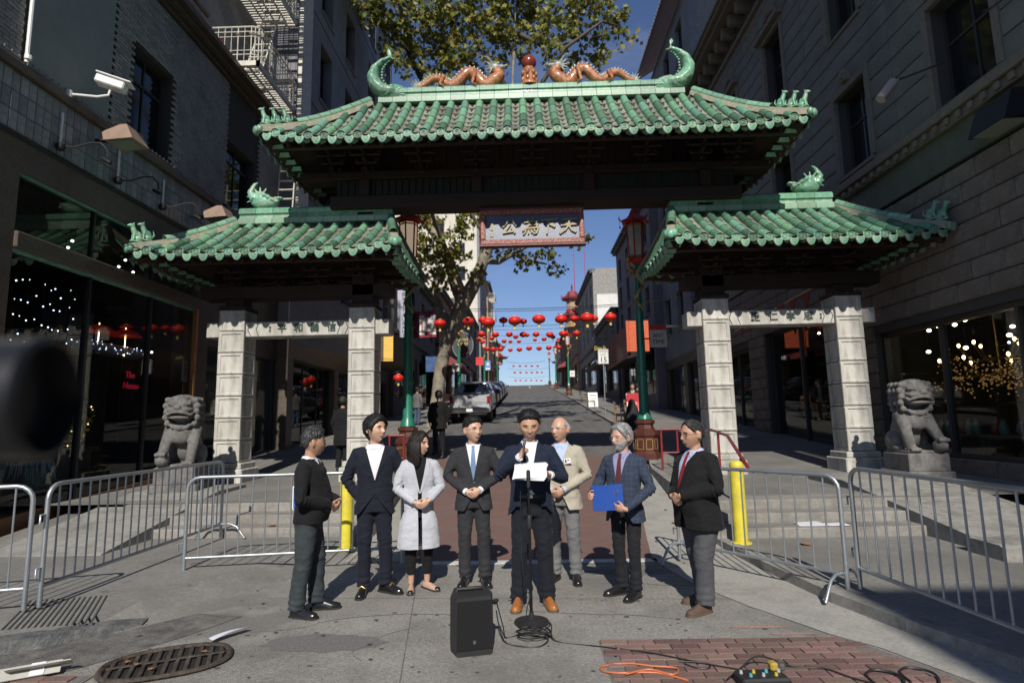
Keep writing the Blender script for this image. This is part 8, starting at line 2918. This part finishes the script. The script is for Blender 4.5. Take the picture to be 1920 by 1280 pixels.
sp_t, sp_MH = person('man in a dark navy suit speaking into a microphone and reading from papers', (.02, 5.60, 0), R(0), 1.745, SKA, ('short', BLACKH), (2, 14, 0), 1.06, .03, 'suit', NAVY, WHT, None, cloth('black_navy', (.010, .012, .018)), (TAN, SOLB),
                     dict(E=(-.29, -.05, 1.17), W=(-.095, -.245, 1.345), D=(.50, .22, .84), N=(.62, .35, -.45), c=1.15, sc=1.05), dict(E=(.30, -.04, 1.13), W=(.175, -.265, 1.185), D=(-.78, -.52, .12), N=(.1, -.15, 1), c=.75, sc=1.05),
                     ((-.135, -.02, -8), (.135, -.0, 14)), vneck=(1.12, .070), openlow=.22, hem=.80, group=GP, seed=13, legw=1.05)
r, l_ = clasp(.93, -.195, -.02, 1.12, .275)
person('elderly man in a beige jacket and grey trousers, bald on top, standing behind the speaker', (.36, 6.42, 0), R(-14), 1.69, SKC, ('bald', (.36, .35, .34)), (-26, 0, 0), 1.05, .03, 'suit', BEI, LBL, None, GRY, (LEA, SOL), r, l_,
       ((-.11, .0, -14), (.12, .0, 16)), (.42, .38, .28), (1.10, .09), openlow=.10, hem=.77, group=GP, seed=17)
person('grey bearded man in a blue checked blazer holding a blue folder', (.93, 5.86, 0), R(-34), 1.60, SKC, ('grey', GREYH), (-22, 2, 0), 1.0, .03, 'suit', PLAID, LAV, cloth('burgundy_silk', (.10, .022, .028), .5), cloth('ink_trousers', (.013, .014, .018)), (LEA, SOL),
       dict(E=(-.295, .0, 1.14), W=(-.262, -.265, 1.03), D=(.25, -.95, .02), N=(.95, .3, 0), c=.95, cuff=0), dict(E=(.30, -.02, 1.10), W=(.155, -.335, .925), D=(-.97, -.10, .10), N=(-.05, .9, .3), c=.45, cuff=0),
       ((-.095, .03, -34), (.09, -.03, -6)), (.5, .5, .5), (1.08, .09), openlow=.14, hem=.76, beard=(.40, .39, .375), group=GP, seed=19, legw=.92)
r, l_ = clasp(1.0, -.27, .0, 1.12, .295)
person('stout man in a loose black jacket with a red tie and glasses, facing left', (1.52, 5.47, 0), R(-66), 1.63, SKA, ('thin', (.03, .026, .024)), (-6, 4, 0), 1.24, .07, 'jacket', BLK, LBL, cloth('red_silk', (.26, .02, .03), .5), TWL, (BRN, SOLB), r, l_,
       ((-.13, .10, -16), (.12, -.10, 6)), (.03, .03, .03), (1.06, .085), openlow=.05, hem=.73, group=GP, seed=23, legw=1.15, sleeve=1.14)
# people farther back
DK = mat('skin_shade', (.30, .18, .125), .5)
PS = ('passers-by behind the gate')
person('person in a dark coat standing in shade in front of the plane tree', (-2.45, 16.4, road_z(16.4) + .12), R(200), 1.76, DK, ('short', BLACKH), (0, 0, 0), 1.08, 0, 'jacket', BLK, BLK, None, BLK, (LEA, SOL), hem=.72, lod=0, group=PS, openlow=.03)
person('person in a grey jacket and jeans on the left sidewalk beyond the lamp post', (-4.95, 26.6, gz(26.6)), R(150), 1.70, DK, ('short', BLACKH), (0, 0, 0), 1.0, 0, 'jacket', cloth('faded_grey', (.12, .12, .125)), BLK, None, cloth('jeans', (.06, .09, .15)), (LEA, SOL), hem=.80, lod=0, group=PS, openlow=.03)
person('person all in black beside the left inner gate pillar', (-4.35, 13.9, gz(13.9)), R(160), 1.74, DK, ('full', BLACKH), (0, 0, 0), 1.05, 0, 'jacket', BLK, BLK, None, BLK, (LEA, SOL), hem=.60, lod=0, group=PS, openlow=.03)
person('person in a dark coat and pale scarf behind the red sandwich board', (4.35, 24.2, gz(24.2)), R(-10), 1.70, SKB, ('full', (.03, .02, .015)), (0, 0, 0), 1.0, 0, 'jacket', BLK, cloth('pale_scarf', (.35, .34, .31)), None, BLK, (LEA, SOL), hem=.62, lod=1, group=PS, openlow=.03, glasses=(.01, .01, .01))
person('person in a slate blue jacket by the shop fronts on the right', (4.7, 25.0, gz(25)), R(120), 1.68, DK, ('short', BLACKH), (0, 0, 0), 1.0, 0, 'jacket', cloth('slate_blue', (.03, .04, .06)), BLK, None, BLK, (LEA, SOL), hem=.74, lod=0, group=PS, openlow=.03)
# ================================================================== PROPS
M_GALV = mat('galvanised_tube', (.42, .45, .47), .42, metal=.75, var=.15, vs_=10, bump=.05, dirt=(.25, .27, .28), ds=5, da=.5)
M_LION = mat('lion_granite', (.155, .148, .142), .85, var=.25, vs_=16, bump=.5, bs=60, dirt=(.10, .095, .09), ds=3, da=.6)
def barricade(a, b, z, label, foot=(1, 1), n=None):
 a, b = Vector((*a, z)), Vector((*b, z))
 d = b - a
 L = d.length
 t = thing('crowd_barrier', label, 'barrier', a, math.atan2(d.y, d.x), 'steel crowd barriers')
 H, z0, rc = 1.08, .20, .13
 fr = MB()
 fr.tube([(0, 0, 0.02), (0, 0, H - rc)] + [(rc - rc * math.cos(q), 0, H - rc + rc * math.sin(q)) for q in (R(22), R(45), R(68))] + [(rc, 0, H), (L - rc, 0, H)] + [(L - rc + rc * math.sin(q), 0, H - rc + rc * math.cos(q)) for q in (R(22), R(45), R(68))] + [(L, 0, H - rc), (L, 0, .02)], .0205, 10)
 fr.tube([(0, 0, z0), (L, 0, z0)], .018, 8)
 part('frame', fr, M_GALV, t, True, 60)
 n = n or int(L / .135)
 bm_ = MB().tube([(0, 0, z0), (0, 0, H - .01)], .0085, 8).mesh('bar', M_GALV, True)
 for k in range(1, n):
  link('bar', bm_, t, (L * k / n, 0, 0))
 for x, f in ((.03, foot[0]), (L - .03, foot[1])):
  if f:
   part('foot', MB().tube([(x, -.36, .012), (x, -.24, .17), (x, -.15, .21), (x, .15, .21), (x, .24, .17), (x, .36, .012)], .016, 8), M_GALV, t, True, 60)
 for q in (.82, .36):
  part('hook', MB().tube([(-.02, 0, q), (-.07, 0, q), (-.07, 0, q - .08)], .010, 6), M_GALV, t, True, 60)
 return t
barricade((-6.75, 4.55), (-4.43, 5.28), .095, 'steel crowd barrier cut by the left edge of the picture', (0, 0))
barricade((-4.36, 5.36), (-4.38, 8.5), .095, 'steel crowd barrier running back towards the left lion', (0, 1), 24)
barricade((-3.86, 6.72), (-1.5, 7.12), .02, 'steel crowd barrier behind the sweater man and the navy suit', (0, 0))
barricade((1.74, 7.15), (2.88, 5.66), .02, 'steel crowd barrier behind the man in the black jacket', (1, 1))
barricade((2.95, 5.58), (3.16, 2.9), .095, 'steel crowd barrier cut by the right edge of the picture', (0, 0), 19)
t = thing('blue_notice', 'small blue notice with white border fixed on the left barrier', 'sign', (-2.62, 6.88, .84), R(10))
part('panel', MB().box((0, 0, 0), (.20, .008, .26), .003), M_SIGNW, t)
part('face', MB().box((0, -.005, 0), (.175, .006, .235)), mat('notice_blue', (.03, .12, .50), .5), t)
layer(M_LION, (.06, .057, .052), 5, .5, .66, .6)
# guardian lions
def lion(loc, rz, label, ball, plz):
 t = thing('lion_statue', label, 'statue', loc, rz, sc=.92)
 p = MB()
 p.box((0, 0, -.16), (.74, .86, .34), .02)
 p.box((0, 0, -.40), (.84, .96, .16), .02)
 part('pedestal', p, M_LION, t)
 b = MB()
 b.box((0, 0, .03), (.66, .80, .07), .02)
 b.ell((0, .20, .36), (.26, .27, .30), 16, 12)
 b.tube([(0, .22, .40), (0, .02, .66), (0, -.05, .88)], [.27, .265, .22], 16)
 b.ell((0, -.14, .62), (.22, .15, .2), 14, 10)
 b.ell((0, -.10, 1.10), (.29, .28, .24), 18, 12)
 b.ell((0, -.12, 1.26), (.27, .25, .15), 16, 10)
 b.ell((0, -.32, 1.10), (.235, .16, .075), 14, 8)          # upper muzzle
 b.ell((0, -.29, .955), (.21, .14, .05), 14, 8)            # lower jaw
 b.ell((0, -.46, 1.15), (.075, .05, .05), 10, 8)           # nose
 b.tube([(-.20, -.31, 1.225), (-.08, -.38, 1.20), (0, -.36, 1.215), (.08, -.38, 1.20), (.20, -.31, 1.225)], [.04, .055, .04, .055, .04], 8)
 b.tube([(-.23, -.26, 1.05), (-.215, -.36, 1.0), (-.1, -.44, 1.045), (0, -.455, 1.06), (.1, -.44, 1.045), (.215, -.36, 1.0), (.23, -.26, 1.05)], .028, 7)
 for s in (-1, 1):
  b.ell((s * .115, -.345, 1.175), (.045, .035, .038), 10, 8)
  b.ell((s * .25, -.02, 1.22), (.06, .04, .08), 8, 6)
  b.ell((s * .23, .24, .22), (.14, .22, .22), 12, 9)
  b.ell((s * .27, .06, .10), (.09, .17, .07), 10, 7)
  for k in range(5):                                    # mane in curls
   for j in range(4):
    a = R(30 + 34 * j)
    b.ell((s * (.275 + .02 * (k % 2)) * math.cos(R(12 * k - 22)) * (1 if j < 3 else .8), -.10 + .30 * math.cos(a) * -1 * .4 + .08 * j, 1.30 - .115 * k), (.062, .062, .062), 8, 6)
  up = s == ball
  e = (s * .24, -.26 if up else -.20, .42)
  w = (s * .22, -.40 if up else -.27, .30 if up else .12)
  b.tube([(s * .21, -.02, .74), e, w], [.14, .10, .088], 12)
  pz = .27 if up else .09
  b.ell((w[0], w[1] - .06, pz), (.10, .12, .065), 12, 8)
  for k in range(4):
   b.ell((w[0] - .075 + .05 * k, w[1] - .155, pz - .015), (.028, .045, .04), 8, 6)
  for k in range(3):
   b.ell((s * .25, -.02 - .06 * k, .76 - .09 * k), (.06, .05, .05), 8, 6)
  if up:
   b.ell((w[0], w[1] - .03, .15), (.13, .14, .12), 14, 10)
 for k in range(6):
  b.ell((.16 * math.cos(PI * k / 5), -.24 - .02 * math.sin(PI * k / 5), .80 - .06 * math.sin(PI * k / 5)), (.04, .04, .04), 8, 6)
 b.ell((0, -.285, .755), (.05, .05, .055), 10, 8)
 b.tube([(0, .36, .2), (0, .44, .45), (0, .38, .75), (0, .32, .95)], [.1, .12, .12, .03], 10)
 for k in range(4):
  b.ell((-.12 + .08 * k, -.30, 1.36 - .02 * abs(k - 1.5)), (.045, .045, .04), 8, 6)
 me = remesh(b, .0155, 1, .55, lambda c: .005 * noise.noise(c * 16))
 s_ = mesh_obj('body', me, M_LION, t)
 th = MB()
 th.ell((0, -.33, 1.02), (.17, .10, .035), 12, 6)
 part('mouth', th, mat('mouth_dark', (.02, .02, .02), .9), s_, True)
 tt = MB()
 for k in range(6):
  tt.ell((-.125 + .05 * k, -.44 + .10 * abs(-.125 + .05 * k), 1.045), (.016, .014, .022), 6, 5)
 part('tooth', tt, M_LION, s_, True, kind='stuff')
 for s in (-1, 1):
  part('eye', MB().ell((s * .115, -.368, 1.178), (.027, .018, .025), 10, 7), mat('lion_eye', (.16, .22, .23), .3), s_, True)
 return t
lion((-6.30, 10.75, .97), R(12), 'granite guardian lion on the left with its paw on a ball', -1, 0)
lion((6.86, 10.75, .97), R(-2), 'granite guardian lion on the right, half in shade', 1, 0)
# ------------------------------------------------ speaker, microphone, papers
sb_t = thing('loudspeaker', 'black portable loudspeaker box standing on the pavement before the grey suit', 'loudspeaker', (-.45, 4.60, 0), R(14), sc=(.98, .95, .74))
mb = MB()
mb.loft([[(x * f + .0, y, z) for x, y in ((-.165, -.03), (-.135, -.15), (.135, -.15), (.165, -.03), (.12, .15), (-.12, .15))] for z, f in ((0, .9), (.02, .98), (.10, 1.0), (.52, .98), (.545, .93))])
part('cabinet', mb, M_PLAST, sb_t)
part('grille', MB().loft([[(-.128, -.158, .06), (.128, -.158, .06), (.122, -.158, .50), (-.122, -.158, .50)], [(-.135, -.148, .05), (.135, -.148, .05), (.13, -.148, .51), (-.13, -.148, .51)]]), mat('grille_mesh', (.014, .014, .015), .7, bump=1, bs=420), sb_t)
part('handle', MB().tube([(-.11, .02, .53), (-.10, .02, .575), (.10, .02, .575), (.11, .02, .53)], .016, 8), M_PLAST, sb_t, True, 60)
part('side_handle', MB().tube([(.165, -.02, .44), (.20, 0, .44), (.19, .05, .40)], .018, 8), M_PLAST, sb_t, True)
part('badge', MB().box((0, -.160, .13), (.02, .004, .03)), mat('badge_grey', (.09, .09, .09), .4), sb_t)
ms = thing('microphone_stand', 'black round base microphone stand in front of the speaker', 'microphone stand', (.0, 5.14, 0))
part('base', MB().lathe([(.145, 0), (.148, .010), (.14, .022), (.05, .030), (.022, .05), (.018, .09)], 28), M_PLAST, ms, True, 40)
part('pole', MB().tube([(0, 0, .05), (0, 0, .82)], .0125, 10).tube([(0, 0, .78), (0, 0, 1.10)], .009, 10), mat('satin_black', (.02, .02, .022), .3, metal=.5), ms, True)
part('clutch', MB().lathe([(.018, .76), (.021, .77), (.021, .85), (.015, .87)], 14), M_PLAST, ms, True)
part('clip', MB().tube([(0, 0, 1.10), (0, .01, 1.16)], .014, 8).box((0, .015, 1.20), (.035, .05, .09), .012), M_PLAST, ms, True)
part('cable', MB().tube([(.015, 0, .95), (.02, .01, .8), (-.02, .012, .68), (.02, .01, .55), (-.02, .0, .42), (.018, -.01, .28), (-.03, -.02, .15), (-.05, -.05, .05), (-.04, -.12, .012)], .0045, 6), M_INK, ms, True)
s_ = 1.745 / 1.75
mk = thing('microphone', 'handheld black microphone with a silver grille at the mouth of the speaker', 'microphone', (-.034, 5.335, 1.415), sc=.74)
MM = Matrix.Rotation(R(-24), 4, 'X') @ Matrix.Rotation(R(6), 4, 'Y')
part('handle', MB(MM).lathe([(.010, -.09), (.012, -.07), (.016, .06), (.018, .075)], 14), M_INK, mk, True, 60)
part('grille', MB(MM).lathe([(.018, .075), (.026, .088), (.027, .11), (.020, .128), (.004, .134)], 16), mat('silver_mesh', (.45, .45, .46), .35, metal=.8, bump=.8, bs=600), mk, True, 60)
mc = MB()
mc.tube([MM @ Vector((0, 0, -.09)), Vector((-.03, .02, -.22)), Vector((-.05, -.02, -.5)), Vector((-.06, -.06, -.9)), Vector((-.055, -.1, -1.25)), Vector((-.04, -.2, -1.385)), Vector((-.02, -.36, -1.393)), Vector((.03, -.47, -1.393))], .0045, 6)
part('cable', mc, M_INK, mk, True)
pp_ = thing('papers', 'sheaf of white papers held in the hand of the speaker', 'papers', (.02, 5.26, 1.235), R(-8))
for k in range(5):
 TP = Matrix.Rotation(R(24 - 1.2 * k), 4, 'X') @ Matrix.Rotation(R(3 * k - 5), 4, 'Z') @ Matrix.Translation((0, 0, .004 * k))
 m = MB(TP)
 n = 6
 P = [(-.14 + .28 * i / 1, -.115 + .23 * j / n, .012 * math.sin(PI * j / n) - .035 * (1 - j / n) ** 3) for j in range(n + 1) for i in range(2)]
 m.add(P + [(x, y, z - .0012) for x, y, z in P], [(2 * j, 2 * j + 1, 2 * j + 3, 2 * j + 2) for j in range(n)] + [(14 + 2 * j + 2, 14 + 2 * j + 3, 14 + 2 * j + 1, 14 + 2 * j) for j in range(n)])
 part('sheet', m, mat('paper_white', (.74, .74, .75), .7), pp_, True)
fo = thing('folder', 'royal blue folder with a faint gold seal held by the bearded man', 'folder', (.93, 5.86, 0), R(-34), sc=1.6 / 1.75)
FT = Matrix.Translation((-.045, -.315, 1.025)) @ Matrix.Rotation(R(-6), 4, 'X') @ Matrix.Rotation(R(-6), 4, 'Y')
part('cover', MB(FT).box((0, 0, 0), (.345, .012, .255), .003), mat('folder_blue', (.022, .075, .34), .45, var=.06), fo)
sl2 = MB(FT)
for k in range(3):
 sl2.tube([(.10 + (.030 - .009 * k) * math.cos(2 * PI * j / 18), -.0075, .055 + (.030 - .009 * k) * math.sin(2 * PI * j / 18)) for j in range(18)], .0018, 4, closed=True)
part('seal', sl2, mat('faded_gilt', (.10, .105, .16), .5), fo)
bd_ = thing('name_badge', 'small white badge with black marks on the beige jacket', 'badge', (.36, 6.42, 0), R(-14), sc=1.69 / 1.75)
part('card', MB(Matrix.Translation((.095, -.158, 1.285)) @ Matrix.Rotation(R(-10), 4, 'Y')).box((0, 0, 0), (.075, .006, .058)), M_SIGNW, bd_)
part('print', MB(Matrix.Translation((.095, -.162, 1.285)) @ Matrix.Rotation(R(-10), 4, 'Y')).box((-.018, 0, 0), (.014, .003, .034)).box((.012, 0, .008), (.022, .003, .008)), M_INK, bd_)
# ------------------------------------------------ cables and ground litter
def cable(name, label, pts, r_, m, cat='cable'):
 P = [Vector(p) for p in pts]
 out = []
 for i in range(len(P) - 1):
  a, b, c, d = P[max(i - 1, 0)], P[i], P[i + 1], P[min(i + 2, len(P) - 1)]
  for k in range(5):
   u = k / 5
   out.append(.5 * ((2 * b) + (c - a) * u + (2 * a - 5 * b + 4 * c - d) * u * u + (3 * b - a - 3 * c + d) * u ** 3))
 out.append(P[-1])
 return solo(name, MB().tube(out, r_, 6), m, label, cat, smooth=True)
rc_ = random.Random(12)
cz = .006
coil = [(.0, 5.02, cz)] + [(.02 + (.10 + .05 * rc_.random()) * math.cos(a), 4.80 + (.07 + .04 * rc_.random()) * math.sin(a), cz + .004 * k) for k, a in enumerate([i * .85 for i in range(30)])] + [(.18, 4.72, cz), (.5, 4.60, cz), (.85, 4.42, .022), (1.15, 4.24, .022), (1.42, 4.10, .022)]
cable('black_cable', 'black microphone cable coiled on the pavement and running right to the mixer', coil, .0055, M_INK)
cable('black_cable', 'black cable looping from the loudspeaker to the coil', [(-.27, 4.74, .30), (-.22, 4.72, .12), (-.2, 4.80, cz), (-.1, 4.86, cz), (.0, 4.84, cz), (.12, 4.74, cz + .01), (.06, 4.62, cz), (-.08, 4.62, cz), (-.2, 4.70, cz), (-.25, 4.76, .10), (-.27, 4.75, .22)], .005, M_INK)
cable('black_cable', 'black cable arching over the mixer on the brick crosswalk', [(1.22, 3.98, .022), (1.35, 4.12, .03), (1.5, 4.17, .09), (1.72, 4.17, .022), (1.9, 4.14, .022), (2.0, 4.0, .022), (2.1, 3.9, .022)], .006, M_INK)
cable('black_cable', 'small loop of black cable on the brick crosswalk', [(1.02, 4.24, .022), (1.08, 4.17, .022), (1.16, 4.16, .022), (1.18, 4.22, .024), (1.10, 4.25, .028), (1.0, 4.27, .022)], .005, M_INK)
for k, (x, y) in enumerate(((2.2, 4.02), (2.43, 4.05))):
 cable('black_cable', 'thick black cable loop at the bottom right of the bricks, %s one' % ('left', 'right')[k], [(x - .1, y - .12, .022), (x - .08, y + .02, .022), (x, y + .07, .03), (x + .09, y + .02, .03), (x + .1, y - .06, .03), (x + .06, y - .14, .022)], .008, M_INK)
M_OR = mat('orange_rubber', (.50, .14, .05), .5, var=.1)
cable('orange_cable', 'orange extension cable looped on the brick crosswalk', [(.98, 3.98, .022), (.8, 4.10, .022), (.58, 4.10, .022), (.47, 4.16, .010), (.46, 4.23, .010), (.55, 4.27, .010), (.66, 4.25, .022), (.8, 4.20, .024), (.95, 4.15, .028), (.9, 4.05, .03), (.76, 4.12, .034), (.6, 4.06, .03)], .0065, M_OR)
mx_ = thing('power_mixer', 'small black mixer box with plugs and yellow cable at the bottom edge on the bricks', 'mixer', (1.42, 3.93, .016), R(4))
part('case', MB().box((0, 0, .03), (.30, .16, .06), .012), M_PLAST, mx_)
for k in range(7):
 part('knob', MB().lathe([(.011, 0), (.009, .018)], 8, (-.12 + .04 * k, .02 - .05 * (k % 2), .06)), mat('knob_%d' % (k % 3), ((.4, .4, .4), (.08, .35, .4), (.5, .4, .05))[k % 3], .4), mx_)
part('plug', MB().box((.10, .05, .085), (.05, .06, .05), .01), mat('yellow_plug', (.38, .27, .05), .5), mx_)
part('plug', MB().box((.15, .05, .08), (.04, .06, .045), .01), MATS['badge_grey'], mx_)
# oval storm drain
gr = thing('storm_drain', 'oval rusty iron storm drain grate at the left curb', 'drain', (-2.60, 4.38, .006), R(24), sc=.86)
M_RUSTI = mat('rusty_iron', (.058, .044, .034), .75, metal=.3, var=.5, vs_=20, bump=.6, bs=70, dirt=(.16, .14, .12), ds=9, da=.5)
def oval(a, b, n=40):
 return [(a * math.copysign(abs(math.cos(q)) ** .8, math.cos(q)), b * math.copysign(abs(math.sin(q)) ** .8, math.sin(q))) for q in [2 * PI * k / n for k in range(n)]]
part('pit_plate', MB().prism(oval(.45, .30), .003, 'z', 0), mat('pit_shade', (.012, .011, .01), .9), gr)  # flat dark plate painted as the shaded hollow under the bars
part('rim', MB().tube([(x, y, .012) for x, y in oval(.47, .32)], .026, 6, flat=.8, closed=True), M_RUSTI, gr, True, 60)
for k in range(11):
 x = -.40 + .08 * k
 h = .29 * (1 - abs(x / .46) ** 2.4) ** .45
 part('bar', MB().box((x, 0, .014), (.034, 2 * h, .018), .006), M_RUSTI, gr)
part('rib', MB().box((0, 0, .0245), (.86, .034, .012), .004), M_RUSTI, gr)
def sheet(name, label, cat, pts, z, curl, m):
 mb = MB()
 a, b, c, d = [Vector((*p, z)) for p in pts]
 V = []
 for j in range(6):
  for i in range(3):
   u, v = i / 2, j / 5
   p = a.lerp(b, u).lerp(d.lerp(c, u), v)
   p.z += curl * math.sin(PI * v) * .6 + curl * u * v
   V.append(p)
 k = len(V)
 F = [(j * 3 + i, j * 3 + i + 1, (j + 1) * 3 + i + 1, (j + 1) * 3 + i) for j in range(5) for i in range(2)]
 mb.add(V + [v - Vector((0, 0, .002)) for v in V], F + [tuple(k + q for q in reversed(f)) for f in F])
 return solo(name, mb, m, label, cat, smooth=True)
M_PAPER = mat('litter_paper', (.66, .67, .70), .7, var=.06)
sheet('paper_strip', 'white strip of paper on the ground beside the storm drain', 'paper', ((-2.53, 4.80), (-2.47, 4.745), (-2.30, 4.99), (-2.36, 5.03)), .03, .02, M_PAPER)
sheet('paper', 'larger white paper lying on the right steps', 'paper', ((3.55, 8.06), (3.93, 8.05), (3.90, 8.36), (3.6, 8.37)), .222, .012, M_PAPER)
sheet('paper', 'smaller white paper lying on the lowest right step', 'paper', ((3.92, 8.03), (4.2, 8.03), (4.16, 8.22), (3.9, 8.24)), .226, .01, M_PAPER)
cbx = thing('cardboard', 'crumpled pale cardboard at the bottom left corner by the gutter', 'litter', (-3.42, 4.18, .01), R(30))
part('flap', MB(Matrix.Rotation(R(32), 4, 'X')).box((0, 0, .05), (.34, .10, .006)), mat('pale_card', (.42, .41, .37), .8, var=.15), cbx)
part('flap', MB(Matrix.Rotation(R(-28), 4, 'X')).box((.05, -.06, .04), (.36, .12, .006)), mat('pale_card', (.42, .41, .37), .8), cbx)
part('tape', MB(Matrix.Rotation(R(32), 4, 'X')).box((.04, 0, .056), (.08, .102, .004)), M_PAPER, cbx)
M_DLEAF = mat('dry_leaf', (.33, .15, .05), .8, var=.4, vs_=30)
M_DLEAF2 = mat('brown_leaf', (.09, .055, .035), .85, var=.4, vs_=30)
def leaf(label, loc, s, m, g=None):
 mb = MB(Matrix.Rotation(rc_.uniform(0, 6), 4, 'Z') @ Matrix.Scale(s, 4))
 V = [Vector((a, b, .22 * abs(a) + .1 * b * b)) for a, b in star]
 mb.add(V + [v + Vector((0, 0, -.02)) for v in V], [(0, 1, 2, 3, 4, 5, 6), (0, 6, 7, 8, 9, 10, 11), (18, 17, 16, 15, 14, 13, 12), (23, 22, 21, 20, 19, 18, 12)])
 mb.tube([(0, -.45, .03), (.05, -.9, .06)], .02, 4)
 return solo('fallen_leaf', mb, m, label, 'leaf', g, loc=loc)
leaf('dry orange leaf on the pavement below the right steps', (3.38, 7.55, .10), .17, M_DLEAF)
leaf('dry orange leaf lying on the left steps', (-3.75, 8.75, .225), .16, M_DLEAF)
for (x, y) in ((-2.75, 4.28), (-2.85, 4.33), (-2.4, 4.5), (-2.6, 4.2)):
 leaf('small brown leaf caught on the storm drain', (x, y, .04), .05, M_DLEAF, 'leaves on the storm drain')
for k in range(26):
 x, y = rc_.uniform(-3.2, 2.2), rc_.uniform(4.1, 7.2)
 leaf('small dark leaf scrap lying flat on the pavement', (x, y, .008), rc_.uniform(.025, .055), M_DLEAF2, 'leaf scraps on the pavement')
for k in range(12):
 y = rc_.uniform(9, 14)
 leaf('small brown leaf lying in the right gutter', (curbR(y) - rc_.uniform(.05, .5), y, road_z(y) + .014), rc_.uniform(.06, .1), M_DLEAF2, 'leaves in the right gutter')
leaf('dry orange leaf stuck between the tiles of the upper roof', (-.4, 11.75, 8.07), .12, M_DLEAF)
# ------------------------------------------------ photographer's camera reaching in from the left
vc = thing('camera_lens', 'out of focus black camera lens reaching in at the left edge', 'camera', (-.5, .40, 0), world=True)
CT = Matrix.Translation((-.452, .41, 1.684)) @ Matrix.Rotation(R(12), 4, 'Z') @ Matrix.Scale(.74, 4) @ Matrix.Rotation(R(90), 4, 'Y') @ Matrix.Rotation(R(0), 4, 'X')
part('barrel', MB(CT).lathe([(.052, -.16), (.056, -.15), (.056, -.02), (.060, -.015), (.060, .04), (.054, .045), (.054, .085), (.060, .09), (.062, .13), (.056, .135), (.05, .11)], 40), mat('lens_black', (.006, .006, .007), .42), vc, True, 40)
part('focus_ring', MB(CT).lathe([(.0605, -.01), (.0625, -.005), (.0625, .03), (.0605, .035)], 60), mat('rubber_ring', (.01, .01, .01), .8, bump=.8, bs=200), vc, True)
part('body', MB().box((-.63, .40, 1.69), (.14, .16, .13), .03), M_PLAST, vc)
part('grip', MB().box((-.66, .40, 1.62), (.08, .18, .18), .03), M_PLAST, vc)
tp = thing('tripod', 'black tripod carrying the camera at the left edge', 'tripod', (-.66, .40, 0))
part('column', MB().tube([(0, 0, .8), (0, 0, 1.53)], .018, 8), M_PLAST, tp, True)
for k in range(3):
 a = 2 * PI * k / 3 + PI
 part('leg', MB().tube([(0, 0, 1.15), (.42 * math.cos(a), .42 * math.sin(a), 0)], .014, 8), M_PLAST, tp, True)
